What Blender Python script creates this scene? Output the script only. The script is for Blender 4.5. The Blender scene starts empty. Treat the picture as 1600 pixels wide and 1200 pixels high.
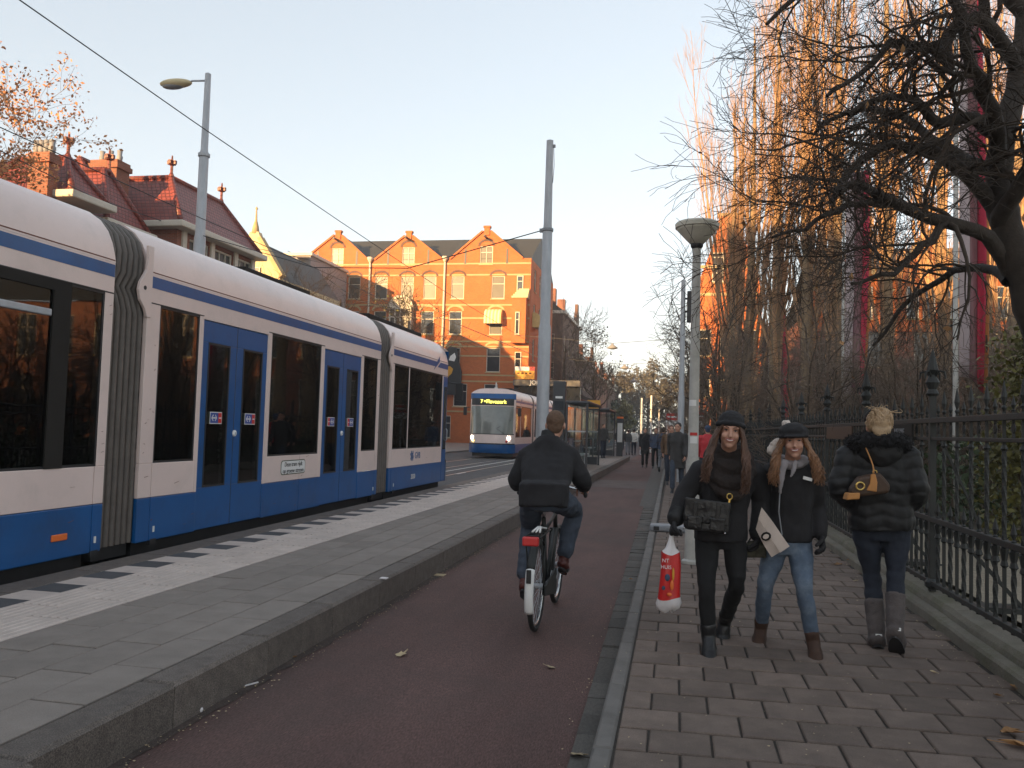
import bpy, math, random
import numpy as np
from mathutils import Vector, Matrix, noise as mnoise

random.seed(7)
RNG = np.random.default_rng(11)
SC = bpy.context.scene
COL = SC.collection
R = math.radians

# ------------------------------------------------------------------ camera
cam_d = bpy.data.cameras.new('street_camera')
cam_d.sensor_width = 36.0
cam_d.lens = 29.25
cam_d.clip_start = 0.05
cam_d.clip_end = 3000
cam = bpy.data.objects.new('street_camera', cam_d)
COL.objects.link(cam)
cam.matrix_world = Matrix([[0.980774, -0.018739, 0.194247, 0.0], [0.192887, -0.058017, -0.979504, 0.0], [0.029624, 0.99814, -0.053287, 1.58], [0.0, 0.0, 0.0, 1.0]])
SC.camera = cam

# ------------------------------------------------------------------ sky, sun, exposure
SUN_EL, SUN_AZ = R(10.5), R(205.0)          # azimuth clockwise from +Y (the street); the sun stands behind left
W = bpy.data.worlds.new('World')
SC.world = W
W.use_nodes = True
nt = W.node_tree
nt.nodes.clear()
o_ = nt.nodes.new('ShaderNodeOutputWorld')
bg = nt.nodes.new('ShaderNodeBackground')
sky = nt.nodes.new('ShaderNodeTexSky')
sky.sky_type = 'NISHITA'
sky.sun_disc = False
sky.sun_elevation = SUN_EL
sky.sun_rotation = SUN_AZ
sky.air_density = 1.0
sky.dust_density = 0.6
sky.ozone_density = 1.0
hsv = nt.nodes.new('ShaderNodeHueSaturation')
hsv.inputs['Saturation'].default_value = 0.66
gam = nt.nodes.new('ShaderNodeGamma')          # thin high haze evens the sky out
gam.inputs[1].default_value = 0.5
nt.links.new(sky.outputs[0], gam.inputs[0])
nt.links.new(gam.outputs[0], hsv.inputs['Color'])
nt.links.new(hsv.outputs[0], bg.inputs[0])
bg.inputs[1].default_value = 0.15
nt.links.new(bg.outputs[0], o_.inputs[0])

sun_d = bpy.data.lights.new('sun', 'SUN')
sun_d.energy = 3.6
sun_d.angle = R(0.6)
sun_d.color = (1.0, 0.60, 0.25)
sun = bpy.data.objects.new('sun', sun_d)
COL.objects.link(sun)
sdir = Vector((math.sin(SUN_AZ) * math.cos(SUN_EL), math.cos(SUN_AZ) * math.cos(SUN_EL), math.sin(SUN_EL)))
sun.rotation_euler = sdir.to_track_quat('Z', 'Y').to_euler()
sun.location = sdir * 60

SC.view_settings.view_transform = 'Standard'
SC.view_settings.look = 'None'
SC.view_settings.gamma = 1.0
SC.view_settings.exposure = 1.92
SC.view_settings.use_curve_mapping = False

# ------------------------------------------------------------------ materials
MATS = {}
def _n(t, k, **kw):
    n = t.nodes.new(k)
    for a, b in kw.items():
        setattr(n, a, b)
    return n
def mat(name, col, rough=0.7, metal=0.0, var=0.12, scale=6.0, bump=0.0, bscale=60.0, rand=0.0, spec=0.5,
        dirt=0.0, dscale=1.2, dcol=(0.02, 0.018, 0.015), stretch=(1, 1, 1), coat=0.0, emit=None, estr=0.0, sheen=0.0, speck=0.0, trans=0.0):
    if name in MATS:
        return MATS[name]
    m = bpy.data.materials.new(name)
    m.use_nodes = True
    t = m.node_tree
    p = t.nodes['Principled BSDF']
    p.inputs['Roughness'].default_value = rough
    p.inputs['Metallic'].default_value = metal
    p.inputs['Specular IOR Level'].default_value = spec
    p.inputs['Coat Weight'].default_value = coat
    p.inputs['Sheen Weight'].default_value = sheen
    L = t.links.new
    tc = _n(t, 'ShaderNodeTexCoord')
    mp = _n(t, 'ShaderNodeMapping')
    mp.inputs['Scale'].default_value = stretch
    L(tc.outputs['Object'], mp.inputs[0])
    vec = mp.outputs[0]
    if rand:
        oi = _n(t, 'ShaderNodeObjectInfo')
        ad = _n(t, 'ShaderNodeVectorMath', operation='ADD')
        sc = _n(t, 'ShaderNodeVectorMath', operation='SCALE')
        cb = _n(t, 'ShaderNodeCombineXYZ')
        L(oi.outputs['Random'], cb.inputs[0]); L(oi.outputs['Random'], cb.inputs[1])
        L(cb.outputs[0], sc.inputs[0]); sc.inputs['Scale'].default_value = 37.0
        L(vec, ad.inputs[0]); L(sc.outputs[0], ad.inputs[1])
        vec = ad.outputs[0]
    n1 = _n(t, 'ShaderNodeTexNoise')
    n1.inputs['Scale'].default_value = scale
    n1.inputs['Detail'].default_value = 5
    n1.inputs['Roughness'].default_value = 0.65
    L(vec, n1.inputs['Vector'])
    mr = _n(t, 'ShaderNodeMapRange')
    mr.inputs[1].default_value = 0.25; mr.inputs[2].default_value = 0.75
    mr.inputs[3].default_value = 1 - var; mr.inputs[4].default_value = 1 + var
    L(n1.outputs[0], mr.inputs[0])
    val = mr.outputs[0]
    if rand:
        m2 = _n(t, 'ShaderNodeMapRange')
        m2.inputs[3].default_value = 1 - rand; m2.inputs[4].default_value = 1 + rand
        L(oi.outputs['Random'], m2.inputs[0])
        mu = _n(t, 'ShaderNodeMath', operation='MULTIPLY')
        L(val, mu.inputs[0]); L(m2.outputs[0], mu.inputs[1])
        val = mu.outputs[0]
    if speck:
        n3 = _n(t, 'ShaderNodeTexNoise')
        n3.inputs['Scale'].default_value = 160.0
        n3.inputs['Detail'].default_value = 2
        L(vec, n3.inputs['Vector'])
        m3 = _n(t, 'ShaderNodeMapRange')
        m3.inputs[1].default_value = 0.3; m3.inputs[2].default_value = 0.7
        m3.inputs[3].default_value = 1 - speck; m3.inputs[4].default_value = 1 + speck
        L(n3.outputs[0], m3.inputs[0])
        mu = _n(t, 'ShaderNodeMath', operation='MULTIPLY')
        L(val, mu.inputs[0]); L(m3.outputs[0], mu.inputs[1])
        val = mu.outputs[0]
    vm = _n(t, 'ShaderNodeVectorMath', operation='SCALE')
    vm.inputs[0].default_value = col[:3]
    L(val, vm.inputs['Scale'])
    out = vm.outputs[0]
    if dirt:
        n2 = _n(t, 'ShaderNodeTexNoise')
        n2.inputs['Scale'].default_value = dscale
        n2.inputs['Detail'].default_value = 6
        n2.inputs['Roughness'].default_value = 0.7
        L(tc.outputs['Object'], n2.inputs['Vector'])
        m2 = _n(t, 'ShaderNodeMapRange')
        m2.inputs[1].default_value = 0.48; m2.inputs[2].default_value = 0.75
        m2.inputs[3].default_value = 0.0; m2.inputs[4].default_value = dirt
        L(n2.outputs[0], m2.inputs[0])
        mx = _n(t, 'ShaderNodeMix', data_type='RGBA')
        L(m2.outputs[0], mx.inputs[0]); L(out, mx.inputs[6]); mx.inputs[7].default_value = (*dcol, 1)
        out = mx.outputs[2]
    L(out, p.inputs['Base Color'])
    if bump:
        nb = _n(t, 'ShaderNodeTexNoise')
        nb.inputs['Scale'].default_value = bscale
        nb.inputs['Detail'].default_value = 4
        L(vec, nb.inputs['Vector'])
        bp = _n(t, 'ShaderNodeBump')
        bp.inputs['Strength'].default_value = bump
        bp.inputs['Distance'].default_value = 0.01
        L(nb.outputs[0], bp.inputs['Height'])
        L(bp.outputs[0], p.inputs['Normal'])
    if emit:
        p.inputs['Emission Color'].default_value = (*emit, 1)
        p.inputs['Emission Strength'].default_value = estr
    if trans:
        p.inputs['Transmission Weight'].default_value = trans
    MATS[name] = m
    return m

def brick_mat(name, c1, c2, mortar, bw=0.22, bh=0.065, rough=0.85, dirt=0.35):
    if name in MATS:
        return MATS[name]
    m = bpy.data.materials.new(name)
    m.use_nodes = True
    t = m.node_tree; L = t.links.new
    p = t.nodes['Principled BSDF']
    p.inputs['Roughness'].default_value = rough
    tc = _n(t, 'ShaderNodeTexCoord')
    sp = _n(t, 'ShaderNodeSeparateXYZ'); L(tc.outputs['Object'], sp.inputs[0])
    ad = _n(t, 'ShaderNodeMath', operation='ADD'); L(sp.outputs[0], ad.inputs[0]); L(sp.outputs[1], ad.inputs[1])
    cb = _n(t, 'ShaderNodeCombineXYZ'); L(ad.outputs[0], cb.inputs[0]); L(sp.outputs[2], cb.inputs[1])
    b = _n(t, 'ShaderNodeTexBrick')
    b.inputs['Color1'].default_value = (*c1, 1); b.inputs['Color2'].default_value = (*c2, 1)
    b.inputs['Mortar'].default_value = (*mortar, 1)
    b.inputs['Scale'].default_value = 1.0
    b.inputs['Mortar Size'].default_value = 0.008
    b.inputs['Brick Width'].default_value = bw; b.inputs['Row Height'].default_value = bh
    L(cb.outputs[0], b.inputs['Vector'])
    n2 = _n(t, 'ShaderNodeTexNoise'); n2.inputs['Scale'].default_value = 0.9; n2.inputs['Detail'].default_value = 7
    n2.inputs['Roughness'].default_value = 0.7
    L(tc.outputs['Object'], n2.inputs['Vector'])
    mr = _n(t, 'ShaderNodeMapRange'); mr.inputs[1].default_value = 0.3; mr.inputs[2].default_value = 0.7
    mr.inputs[3].default_value = 1 - dirt; mr.inputs[4].default_value = 1 + dirt * 0.5
    L(n2.outputs[0], mr.inputs[0])
    vm = _n(t, 'ShaderNodeVectorMath', operation='SCALE')
    L(b.outputs[0], vm.inputs[0]); L(mr.outputs[0], vm.inputs['Scale'])
    L(vm.outputs[0], p.inputs['Base Color'])
    bp = _n(t, 'ShaderNodeBump'); bp.inputs['Strength'].default_value = 0.5; bp.inputs['Distance'].default_value = 0.01
    iv = _n(t, 'ShaderNodeMath', operation='SUBTRACT'); iv.inputs[0].default_value = 1.0
    L(b.outputs['Fac'], iv.inputs[1]); L(iv.outputs[0], bp.inputs['Height']); L(bp.outputs[0], p.inputs['Normal'])
    MATS[name] = m
    return m

def tile_roof_mat(name, col, axis_scale=4.0):
    m = bpy.data.materials.new(name)
    m.use_nodes = True
    t = m.node_tree; L = t.links.new
    p = t.nodes['Principled BSDF']; p.inputs['Roughness'].default_value = 0.45
    tc = _n(t, 'ShaderNodeTexCoord')
    sp = _n(t, 'ShaderNodeSeparateXYZ'); L(tc.outputs['Object'], sp.inputs[0])
    ad = _n(t, 'ShaderNodeMath', operation='ADD'); L(sp.outputs[0], ad.inputs[0]); L(sp.outputs[1], ad.inputs[1])
    cb = _n(t, 'ShaderNodeCombineXYZ'); L(ad.outputs[0], cb.inputs[0]); L(sp.outputs[2], cb.inputs[1])
    b = _n(t, 'ShaderNodeTexBrick')
    b.offset = 0.0
    b.inputs['Color1'].default_value = (*[c * 1.15 for c in col], 1); b.inputs['Color2'].default_value = (*[c * 0.8 for c in col], 1)
    b.inputs['Mortar'].default_value = (*[c * 0.5 for c in col], 1)
    b.inputs['Scale'].default_value = 1.0; b.inputs['Mortar Size'].default_value = 0.022; b.inputs['Mortar Smooth'].default_value = 0.6
    b.inputs['Brick Width'].default_value = 0.20; b.inputs['Row Height'].default_value = 0.17
    L(cb.outputs[0], b.inputs['Vector'])
    L(b.outputs[0], p.inputs['Base Color'])
    wv = _n(t, 'ShaderNodeTexWave'); wv.bands_direction = 'X'; wv.inputs['Scale'].default_value = 1.3
    L(cb.outputs[0], wv.inputs['Vector'])
    bp = _n(t, 'ShaderNodeBump'); bp.inputs['Strength'].default_value = 0.8; bp.inputs['Distance'].default_value = 0.05
    iv = _n(t, 'ShaderNodeMath', operation='SUBTRACT'); iv.inputs[0].default_value = 1.0
    L(b.outputs['Fac'], iv.inputs[1])
    L(iv.outputs[0], bp.inputs['Height']); L(bp.outputs[0], p.inputs['Normal'])
    MATS[name] = m
    return m

def glass_mat(name, tint=0.3, rough=0.02, refl=1.0):
    m = bpy.data.materials.new(name)
    m.use_nodes = True
    t = m.node_tree; L = t.links.new
    t.nodes.remove(t.nodes['Principled BSDF'])
    out = t.nodes['Material Output']
    tr = _n(t, 'ShaderNodeBsdfTransparent'); tr.inputs[0].default_value = (tint * 0.95, tint, tint * 0.97, 1)
    gl = _n(t, 'ShaderNodeBsdfGlossy'); gl.inputs['Roughness'].default_value = rough
    gl.inputs['Color'].default_value = (refl, refl, refl, 1)
    fr = _n(t, 'ShaderNodeFresnel'); fr.inputs[0].default_value = 1.75
    nz = _n(t, 'ShaderNodeTexNoise'); nz.inputs['Scale'].default_value = 1.5
    tc = _n(t, 'ShaderNodeTexCoord'); L(tc.outputs['Object'], nz.inputs['Vector'])
    bp = _n(t, 'ShaderNodeBump'); bp.inputs['Strength'].default_value = 0.04; bp.inputs['Distance'].default_value = 0.02
    L(nz.outputs[0], bp.inputs['Height']); L(bp.outputs[0], gl.inputs['Normal'])
    mx = _n(t, 'ShaderNodeMixShader')
    L(fr.outputs[0], mx.inputs[0]); L(tr.outputs[0], mx.inputs[1]); L(gl.outputs[0], mx.inputs[2])
    L(mx.outputs[0], out.inputs[0])
    MATS[name] = m
    return m

M = {}
M['asphalt'] = mat('asphalt', (0.075, 0.075, 0.078), 0.9, var=0.25, scale=1.5, bump=0.3, bscale=220, dirt=0.25, dscale=0.7, dcol=(0.05, 0.048, 0.045), speck=0.3)
M['red_asphalt'] = mat('red_asphalt', (0.100, 0.056, 0.049), 0.92, var=0.32, scale=1.6, bump=0.35, bscale=240, stretch=(1, .22, 1), dirt=0.85, dscale=0.55, dcol=(0.066, 0.048, 0.043), speck=0.4)
M['grit'] = mat('kerb_grit', (0.062, 0.046, 0.040), 0.95, var=0.5, scale=9, bump=0.5, bscale=90, speck=0.4)
M['screen'] = mat('windscreen', (0.20, 0.215, 0.20), 0.1, var=0.25, scale=1.0, spec=0.7)
M['patch'] = mat('grey_patch', (0.105, 0.078, 0.070), 0.92, var=0.25, scale=2, bump=0.3, bscale=220, speck=0.35)
M['joint'] = mat('joint_sand', (0.034, 0.028, 0.023), 0.95, var=0.4, scale=9)
M['paver'] = mat('concrete_paver', (0.148, 0.112, 0.092), 0.9, var=0.28, scale=5, bump=0.35, bscale=160, rand=0.22, dirt=0.55, dscale=4.0, dcol=(0.092, 0.072, 0.060), speck=0.2)
M['slab'] = mat('concrete_slab', (0.235, 0.205, 0.182), 0.9, var=0.14, scale=5, bump=0.25, bscale=160, rand=0.10, dirt=0.35, dscale=2.5, dcol=(0.15, 0.13, 0.115), speck=0.15)
M['tactile'] = mat('pale_tile', (0.54, 0.465, 0.42), 0.85, var=0.12, scale=6, bump=0.2, bscale=140, rand=0.06, dirt=0.4, dscale=3.0, dcol=(0.36, 0.31, 0.28), speck=0.12)
M['darktile'] = mat('dark_tile', (0.075, 0.077, 0.083), 0.85, var=0.15, scale=6, bump=0.2, bscale=140, rand=0.08, speck=0.15)
M['granite'] = mat('granite', (0.125, 0.106, 0.093), 0.8, var=0.28, scale=14, bump=0.3, bscale=120, rand=0.10, speck=0.55, dirt=0.4, dscale=3, dcol=(0.05, 0.04, 0.034))
M['kerb'] = mat('concrete_kerb', (0.15, 0.14, 0.13), 0.9, var=0.18, scale=6, bump=0.3, bscale=150, rand=0.1, dirt=0.5, dscale=3, dcol=(0.07, 0.065, 0.055))
M['gutter'] = mat('gutter_stone', (0.085, 0.078, 0.07), 0.9, var=0.3, scale=7, bump=0.4, bscale=100, rand=0.2)
M['mossy'] = mat('mossy_stone', (0.17, 0.155, 0.125), 0.95, var=0.25, scale=4, bump=0.6, bscale=60, dirt=0.75, dscale=2.2, dcol=(0.075, 0.085, 0.03), speck=0.2)
M['paint'] = mat('road_paint', (0.6, 0.6, 0.58), 0.7, var=0.2, scale=3, dirt=0.5, dscale=5, dcol=(0.12, 0.12, 0.12))
M['rail'] = mat('steel_rail', (0.35, 0.33, 0.31), 0.35, 1.0, var=0.3)
M['soil'] = mat('garden_soil', (0.075, 0.062, 0.04), 0.95, var=0.4, scale=2.5, bump=0.8, bscale=30, dirt=0.7, dscale=0.6, dcol=(0.045, 0.055, 0.02))
M['gravel'] = mat('gravel', (0.28, 0.24, 0.18), 0.95, var=0.3, scale=14, bump=0.8, bscale=80, speck=0.4)
M['white'] = mat('tram_white', (0.75, 0.61, 0.57), 0.36, var=0.07, scale=1.3, spec=0.5, coat=0.15, dirt=0.30, dscale=2.6, dcol=(0.35, 0.31, 0.28))
M['blue'] = mat('tram_blue', (0.003, 0.082, 0.265), 0.38, var=0.14, scale=1.2, coat=0.1, dirt=0.5, dscale=2.0, dcol=(0.02, 0.045, 0.10))
M['dark'] = mat('dark_trim', (0.02, 0.02, 0.022), 0.5, var=0.2)
M['darkgrey'] = mat('grey_frame', (0.022, 0.020, 0.018), 0.75, var=0.1, spec=0.2)
M['bellows'] = mat('bellows_rubber', (0.115, 0.098, 0.086), 0.6, var=0.2, scale=8, dirt=0.4, dscale=6, dcol=(0.05, 0.045, 0.04))
M['rail_pale'] = mat('pale_rail_grey', (0.30, 0.28, 0.26), 0.45, var=0.2, scale=8)  # even pale grey of the hand poles and rails
M['redline'] = mat('red_line', (0.15, 0.045, 0.03), 0.5, var=0.1)
M['orange'] = mat('orange_plastic', (0.75, 0.16, 0.03), 0.4, var=0.1)
M['red'] = mat('red_plastic', (0.55, 0.03, 0.03), 0.35, var=0.15)
M['signwhite'] = mat('sign_white', (0.75, 0.75, 0.74), 0.45, var=0.05)
M['signblue'] = mat('sign_blue', (0.03, 0.07, 0.30), 0.4, var=0.05)
M['steel'] = mat('galvanised', (0.40, 0.42, 0.45), 0.5, 0.25, var=0.16, scale=9, dirt=0.3, dscale=4, dcol=(0.25, 0.25, 0.25), stretch=(1, 1, .25))
M['polegrey'] = mat('pole_paint', (0.47, 0.46, 0.43), 0.6, 0.0, var=0.14, scale=6, dirt=0.45, dscale=5, dcol=(0.17, 0.165, 0.14))
M['lampbowl'] = mat('lamp_bowl', (0.62, 0.59, 0.50), 0.5, 0, var=0.12, dirt=0.3, dscale=7, dcol=(0.2, 0.19, 0.15))
M['iron'] = mat('black_iron', (0.014, 0.016, 0.015), 0.62, 0.0, var=0.3, scale=14, bump=0.2, bscale=80, spec=0.6)
M['chrome'] = mat('chrome', (0.7, 0.7, 0.7), 0.2, 1.0, var=0.1)
M['tyre'] = mat('tyre_rubber', (0.02, 0.02, 0.02), 0.85, var=0.2)
M['pane'] = mat('window_pane', (0.035, 0.04, 0.045), 0.06, var=0.5, scale=0.8, spec=0.8, rand=0.5)
M['curtain'] = mat('window_pane_pale', (0.07, 0.07, 0.064), 0.35, var=0.35, scale=1.3, spec=0.3, rand=0.35)
M['winwhite'] = mat('window_white', (0.56, 0.52, 0.44), 0.6, var=0.08)
M['stone'] = mat('sandstone', (0.42, 0.32, 0.17), 0.85, var=0.15, scale=3)
M['slate'] = mat('slate_roof', (0.040, 0.040, 0.035), 0.6, var=0.3, scale=5, bump=0.5, bscale=25, stretch=(1, 1, 4))
M['plaster'] = mat('cream_plaster', (0.55, 0.46, 0.28), 0.85, var=0.12, scale=2)
M['zinc'] = mat('grey_zinc', (0.24, 0.25, 0.27), 0.6, 0.0, var=0.15, scale=4)
M['brick_or'] = brick_mat('orange_brick', (0.54, 0.130, 0.028), (0.45, 0.10, 0.022), (0.40, 0.20, 0.09), dirt=0.2)
M['brick_dk'] = brick_mat('dark_brick', (0.16, 0.075, 0.05), (0.11, 0.052, 0.04), (0.16, 0.13, 0.11))
M['brick_red'] = brick_mat('red_brick', (0.30, 0.10, 0.06), (0.23, 0.075, 0.045), (0.24, 0.17, 0.13))
M['rooftile'] = tile_roof_mat('red_roof_tile', (0.22, 0.050, 0.036))
M['awning'] = mat('awning_cloth', (0.55, 0.42, 0.18), 0.85, var=0.15, scale=3)
M['awning2'] = mat('awning_cloth_pale', (0.62, 0.56, 0.42), 0.85, var=0.1, scale=3)
M['bark'] = mat('dark_bark', (0.040, 0.031, 0.025), 0.9, var=0.4, scale=9, bump=0.8, bscale=35)
M['bark2'] = mat('brown_bark', (0.085, 0.062, 0.042), 0.9, var=0.4, scale=9, bump=0.6, bscale=35)
M['twig'] = mat('brown_twig', (0.052, 0.038, 0.028), 0.9, var=0.4, scale=3)
M['twig2'] = mat('grey_twig', (0.18, 0.135, 0.10), 0.9, var=0.4, scale=2)
M['poplar'] = mat('poplar_bark', (0.24, 0.17, 0.10), 0.9, var=0.25, scale=3)
M['poplar_tw'] = mat('poplar_twig', (0.40, 0.24, 0.13), 0.9, var=0.3, scale=2)
M['leaf_or'] = mat('orange_leaf', (0.52, 0.25, 0.11), 0.8, var=0.4, scale=2.5)
M['leaf_dry'] = mat('dry_leaf', (0.30, 0.16, 0.065), 0.8, var=0.35, scale=20, rand=0.3)
M['leaf_pale'] = mat('pale_leaf', (0.42, 0.33, 0.20), 0.8, var=0.3, scale=20, rand=0.3)
M['leaf_gr'] = mat('yellow_green_leaf', (0.125, 0.115, 0.024), 0.6, var=0.5, scale=3)
M['leaf_dk'] = mat('dark_green_leaf', (0.035, 0.055, 0.018), 0.6, var=0.5, scale=3)
M['leaf_ol'] = mat('olive_leaf', (0.085, 0.080, 0.055), 0.8, var=0.5, scale=0.5)
M['glass'] = glass_mat('tram_glass', 0.5)
M['clear'] = glass_mat('shelter_glass', 0.85)
M['skin'] = mat('skin', (0.50, 0.27, 0.19), 0.5, var=0.10, scale=20)
M['lips'] = mat('lips', (0.40, 0.15, 0.13), 0.4, var=0.1)
M['eye'] = mat('eye_dark', (0.03, 0.02, 0.015), 0.15)
M['eyewhite'] = mat('eye_white', (0.65, 0.62, 0.6), 0.3)
M['teeth'] = mat('teeth', (0.72, 0.68, 0.62), 0.3)
M['black_cloth'] = mat('black_cloth', (0.014, 0.013, 0.015), 0.85, var=0.3, scale=12, bump=0.3, bscale=180, )
M['black_puff'] = mat('black_nylon', (0.009, 0.009, 0.010), 0.65, var=0.25, scale=12, bump=0.25, bscale=30)
M['black_leather'] = mat('black_leather', (0.013, 0.013, 0.014), 0.38, var=0.3, scale=14, bump=0.3, bscale=90)
M['dark_jeans'] = mat('dark_jeans', (0.018, 0.023, 0.037), 0.85, var=0.35, scale=9, bump=0.3, bscale=220)
M['blue_jeans'] = mat('blue_jeans', (0.085, 0.12, 0.175), 0.85, var=0.35, scale=6, bump=0.3, bscale=220, dirt=0.6, dscale=7, dcol=(0.24, 0.29, 0.35))
M['mid_jeans'] = mat('mid_jeans', (0.048, 0.062, 0.088), 0.85, var=0.3, scale=6, bump=0.3, bscale=220, dirt=0.3, dscale=6, dcol=(0.08, 0.10, 0.135))
M['black_tights'] = mat('black_denim', (0.008, 0.008, 0.009), 0.9, var=0.3, scale=9)
M['brown_boot'] = mat('brown_suede', (0.055, 0.028, 0.018), 0.8, var=0.3, scale=14)
M['grey_boot'] = mat('grey_sheepskin', (0.105, 0.09, 0.088), 0.95, var=0.25, scale=10, bump=0.4, bscale=90)
M['red_shoe'] = mat('red_brown_shoe', (0.09, 0.022, 0.018), 0.5, var=0.3)
M['hair_br'] = mat('brown_hair', (0.085, 0.038, 0.020), 0.5, var=0.5, scale=30, stretch=(1, 1, .08))
M['hair_bl'] = mat('auburn_hair', (0.20, 0.095, 0.042), 0.5, var=0.5, scale=30, stretch=(1, 1, .15))
M['hair_blonde'] = mat('blonde_hair', (0.42, 0.29, 0.17), 0.5, var=0.35, scale=40)
M['hair_dk'] = mat('dark_hair', (0.02, 0.015, 0.012), 0.5, var=0.3)
M['hair_short'] = mat('cropped_hair', (0.115, 0.066, 0.040), 0.8, var=0.35, scale=60)
M['scarf_br'] = mat('brown_scarf', (0.022, 0.015, 0.013), 0.9, var=0.4, scale=14, bump=0.5, bscale=60)
M['scarf_gr'] = mat('grey_scarf', (0.26, 0.24, 0.25), 0.9, var=0.2, scale=10)
M['fur'] = mat('black_fur', (0.010, 0.009, 0.010), 0.95, var=0.5, scale=40)
M['pompom'] = mat('white_wool', (0.60, 0.52, 0.47), 0.95, var=0.2, scale=30)
M['tan'] = mat('tan_leather', (0.50, 0.22, 0.06), 0.5, var=0.15, scale=15)
M['brownbag'] = mat('brown_canvas', (0.06, 0.032, 0.018), 0.6, var=0.3, scale=40)
M['gold'] = mat('brass', (0.75, 0.50, 0.15), 0.3, 1.0, var=0.1)
M['bag_red'] = mat('bag_red', (0.55, 0.02, 0.02), 0.35, var=0.2, scale=9)
M['bag_white'] = mat('bag_white', (0.68, 0.65, 0.66), 0.4, var=0.12, scale=9)
M['paper'] = mat('map_paper', (0.62, 0.53, 0.47), 0.7, var=0.12, scale=7)
M['camo'] = mat('patterned_cloth', (0.055, 0.052, 0.035), 0.85, var=0.9, scale=18)
M['cloth_blue'] = mat('blue_jacket_cloth', (0.05, 0.07, 0.12), 0.85, var=0.25)
M['cloth_grey'] = mat('grey_coat_cloth', (0.045, 0.043, 0.042), 0.85, var=0.25)
M['cloth_red'] = mat('red_jacket_cloth', (0.50, 0.03, 0.04), 0.7, var=0.2)
M['cloth_white'] = mat('white_jacket_cloth', (0.55, 0.53, 0.50), 0.8, var=0.15)
M['cloth_brown'] = mat('brown_jacket_cloth', (0.12, 0.07, 0.04), 0.85, var=0.25)
M['grey_jeans'] = mat('grey_jeans', (0.15, 0.16, 0.18), 0.85, var=0.25)
M['flag_red'] = mat('banner_red', (0.50, 0.035, 0.075), 0.75, var=0.15, scale=2)
M['flag_pink'] = mat('banner_mauve', (0.20, 0.10, 0.11), 0.75, var=0.15, scale=2)
M['flag_white'] = mat('banner_white', (0.42, 0.35, 0.36), 0.75, var=0.08, scale=2)
M['flag_or'] = mat('banner_orange', (0.45, 0.17, 0.05), 0.75, var=0.15, scale=2)
M['lamp_on'] = mat('headlight_lit', (0.9, 0.9, 0.85), 0.3, emit=(1, 0.95, 0.8), estr=9.0)
M['amber_on'] = mat('amber_lit', (0.9, 0.6, 0.05), 0.3, emit=(1, 0.65, 0.1), estr=2.5)
M['led'] = mat('led_yellow', (0.6, 0.5, 0.05), 0.4, emit=(0.95, 0.85, 0.12), estr=1.3)
M['seat'] = mat('seat_cloth', (0.03, 0.05, 0.12), 0.9, var=0.3)
M['inside'] = mat('tram_inside', (0.16, 0.16, 0.155), 0.8, var=0.2)
M['shopsign'] = mat('shop_fascia', (0.05, 0.052, 0.058), 0.5, var=0.1)
M['yellow'] = mat('yellow_sign', (0.62, 0.30, 0.03), 0.55, var=0.1)


# line of sight through a point of the photograph, used to find where a distant thing stands at a known distance
_A, _B, _C = np.array([-252.52093333, 1273.35557917, 69.27299063]), np.array([0.98077368, 0.192887, 0.0296241]), np.array([0.01873858, 0.05801679, -0.99813973])
def _ray(px, py): return _A + (px - 800) * _B + (py - 600) * _C
def sight(px, py, Y):
    r = _ray(px, py); t = Y / r[1]; return (r[0] * t, Y, 1.58 + r[2] * t)
def ground_at(px, py, z=0.0):
    r = _ray(px, py); t = (z - 1.58) / r[2]; return (r[0] * t, r[1] * t, z)
def PXY(px, Y, py=640): return sight(px, py, Y)
# ------------------------------------------------------------------ mesh helpers
def V(*a):
    return np.array(a, float)

def wloc(o):
    x = V(0, 0, 0)
    while o is not None:
        x = x + np.array(o.location)
        o = o.parent
    return x

def link(name, me, parent=None, loc=(0, 0, 0)):
    o = bpy.data.objects.new(name, me)
    COL.objects.link(o)
    if parent is not None:
        o.parent = parent
    o.location = loc
    return o

def tag(o, label=None, cat=None, group=None, kind=None):
    if label: o['label'] = label
    if cat: o['category'] = cat
    if group: o['group'] = group
    if kind: o['kind'] = kind
    return o

def thing(name, label, cat, loc=(0, 0, 0), group=None):
    o = bpy.data.objects.new(name, None)
    COL.objects.link(o)
    o.location = loc
    o.empty_display_size = 0.1
    return tag(o, label, cat, group)

def copy_tree(o, parent=None):
    c = o.copy()
    COL.objects.link(c)
    if parent is not None:
        c.parent = parent
    for ch in list(o.children):
        copy_tree(ch, c)
    return c

def basis(d, ref=None):
    d = d / (np.linalg.norm(d) + 1e-12)
    if ref is None:
        ref = V(0, 0, 1) if abs(d[2]) < 0.9 else V(1, 0, 0)
    a = np.cross(ref, d); a /= (np.linalg.norm(a) + 1e-12)
    b = np.cross(d, a)
    return a, b

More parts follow.
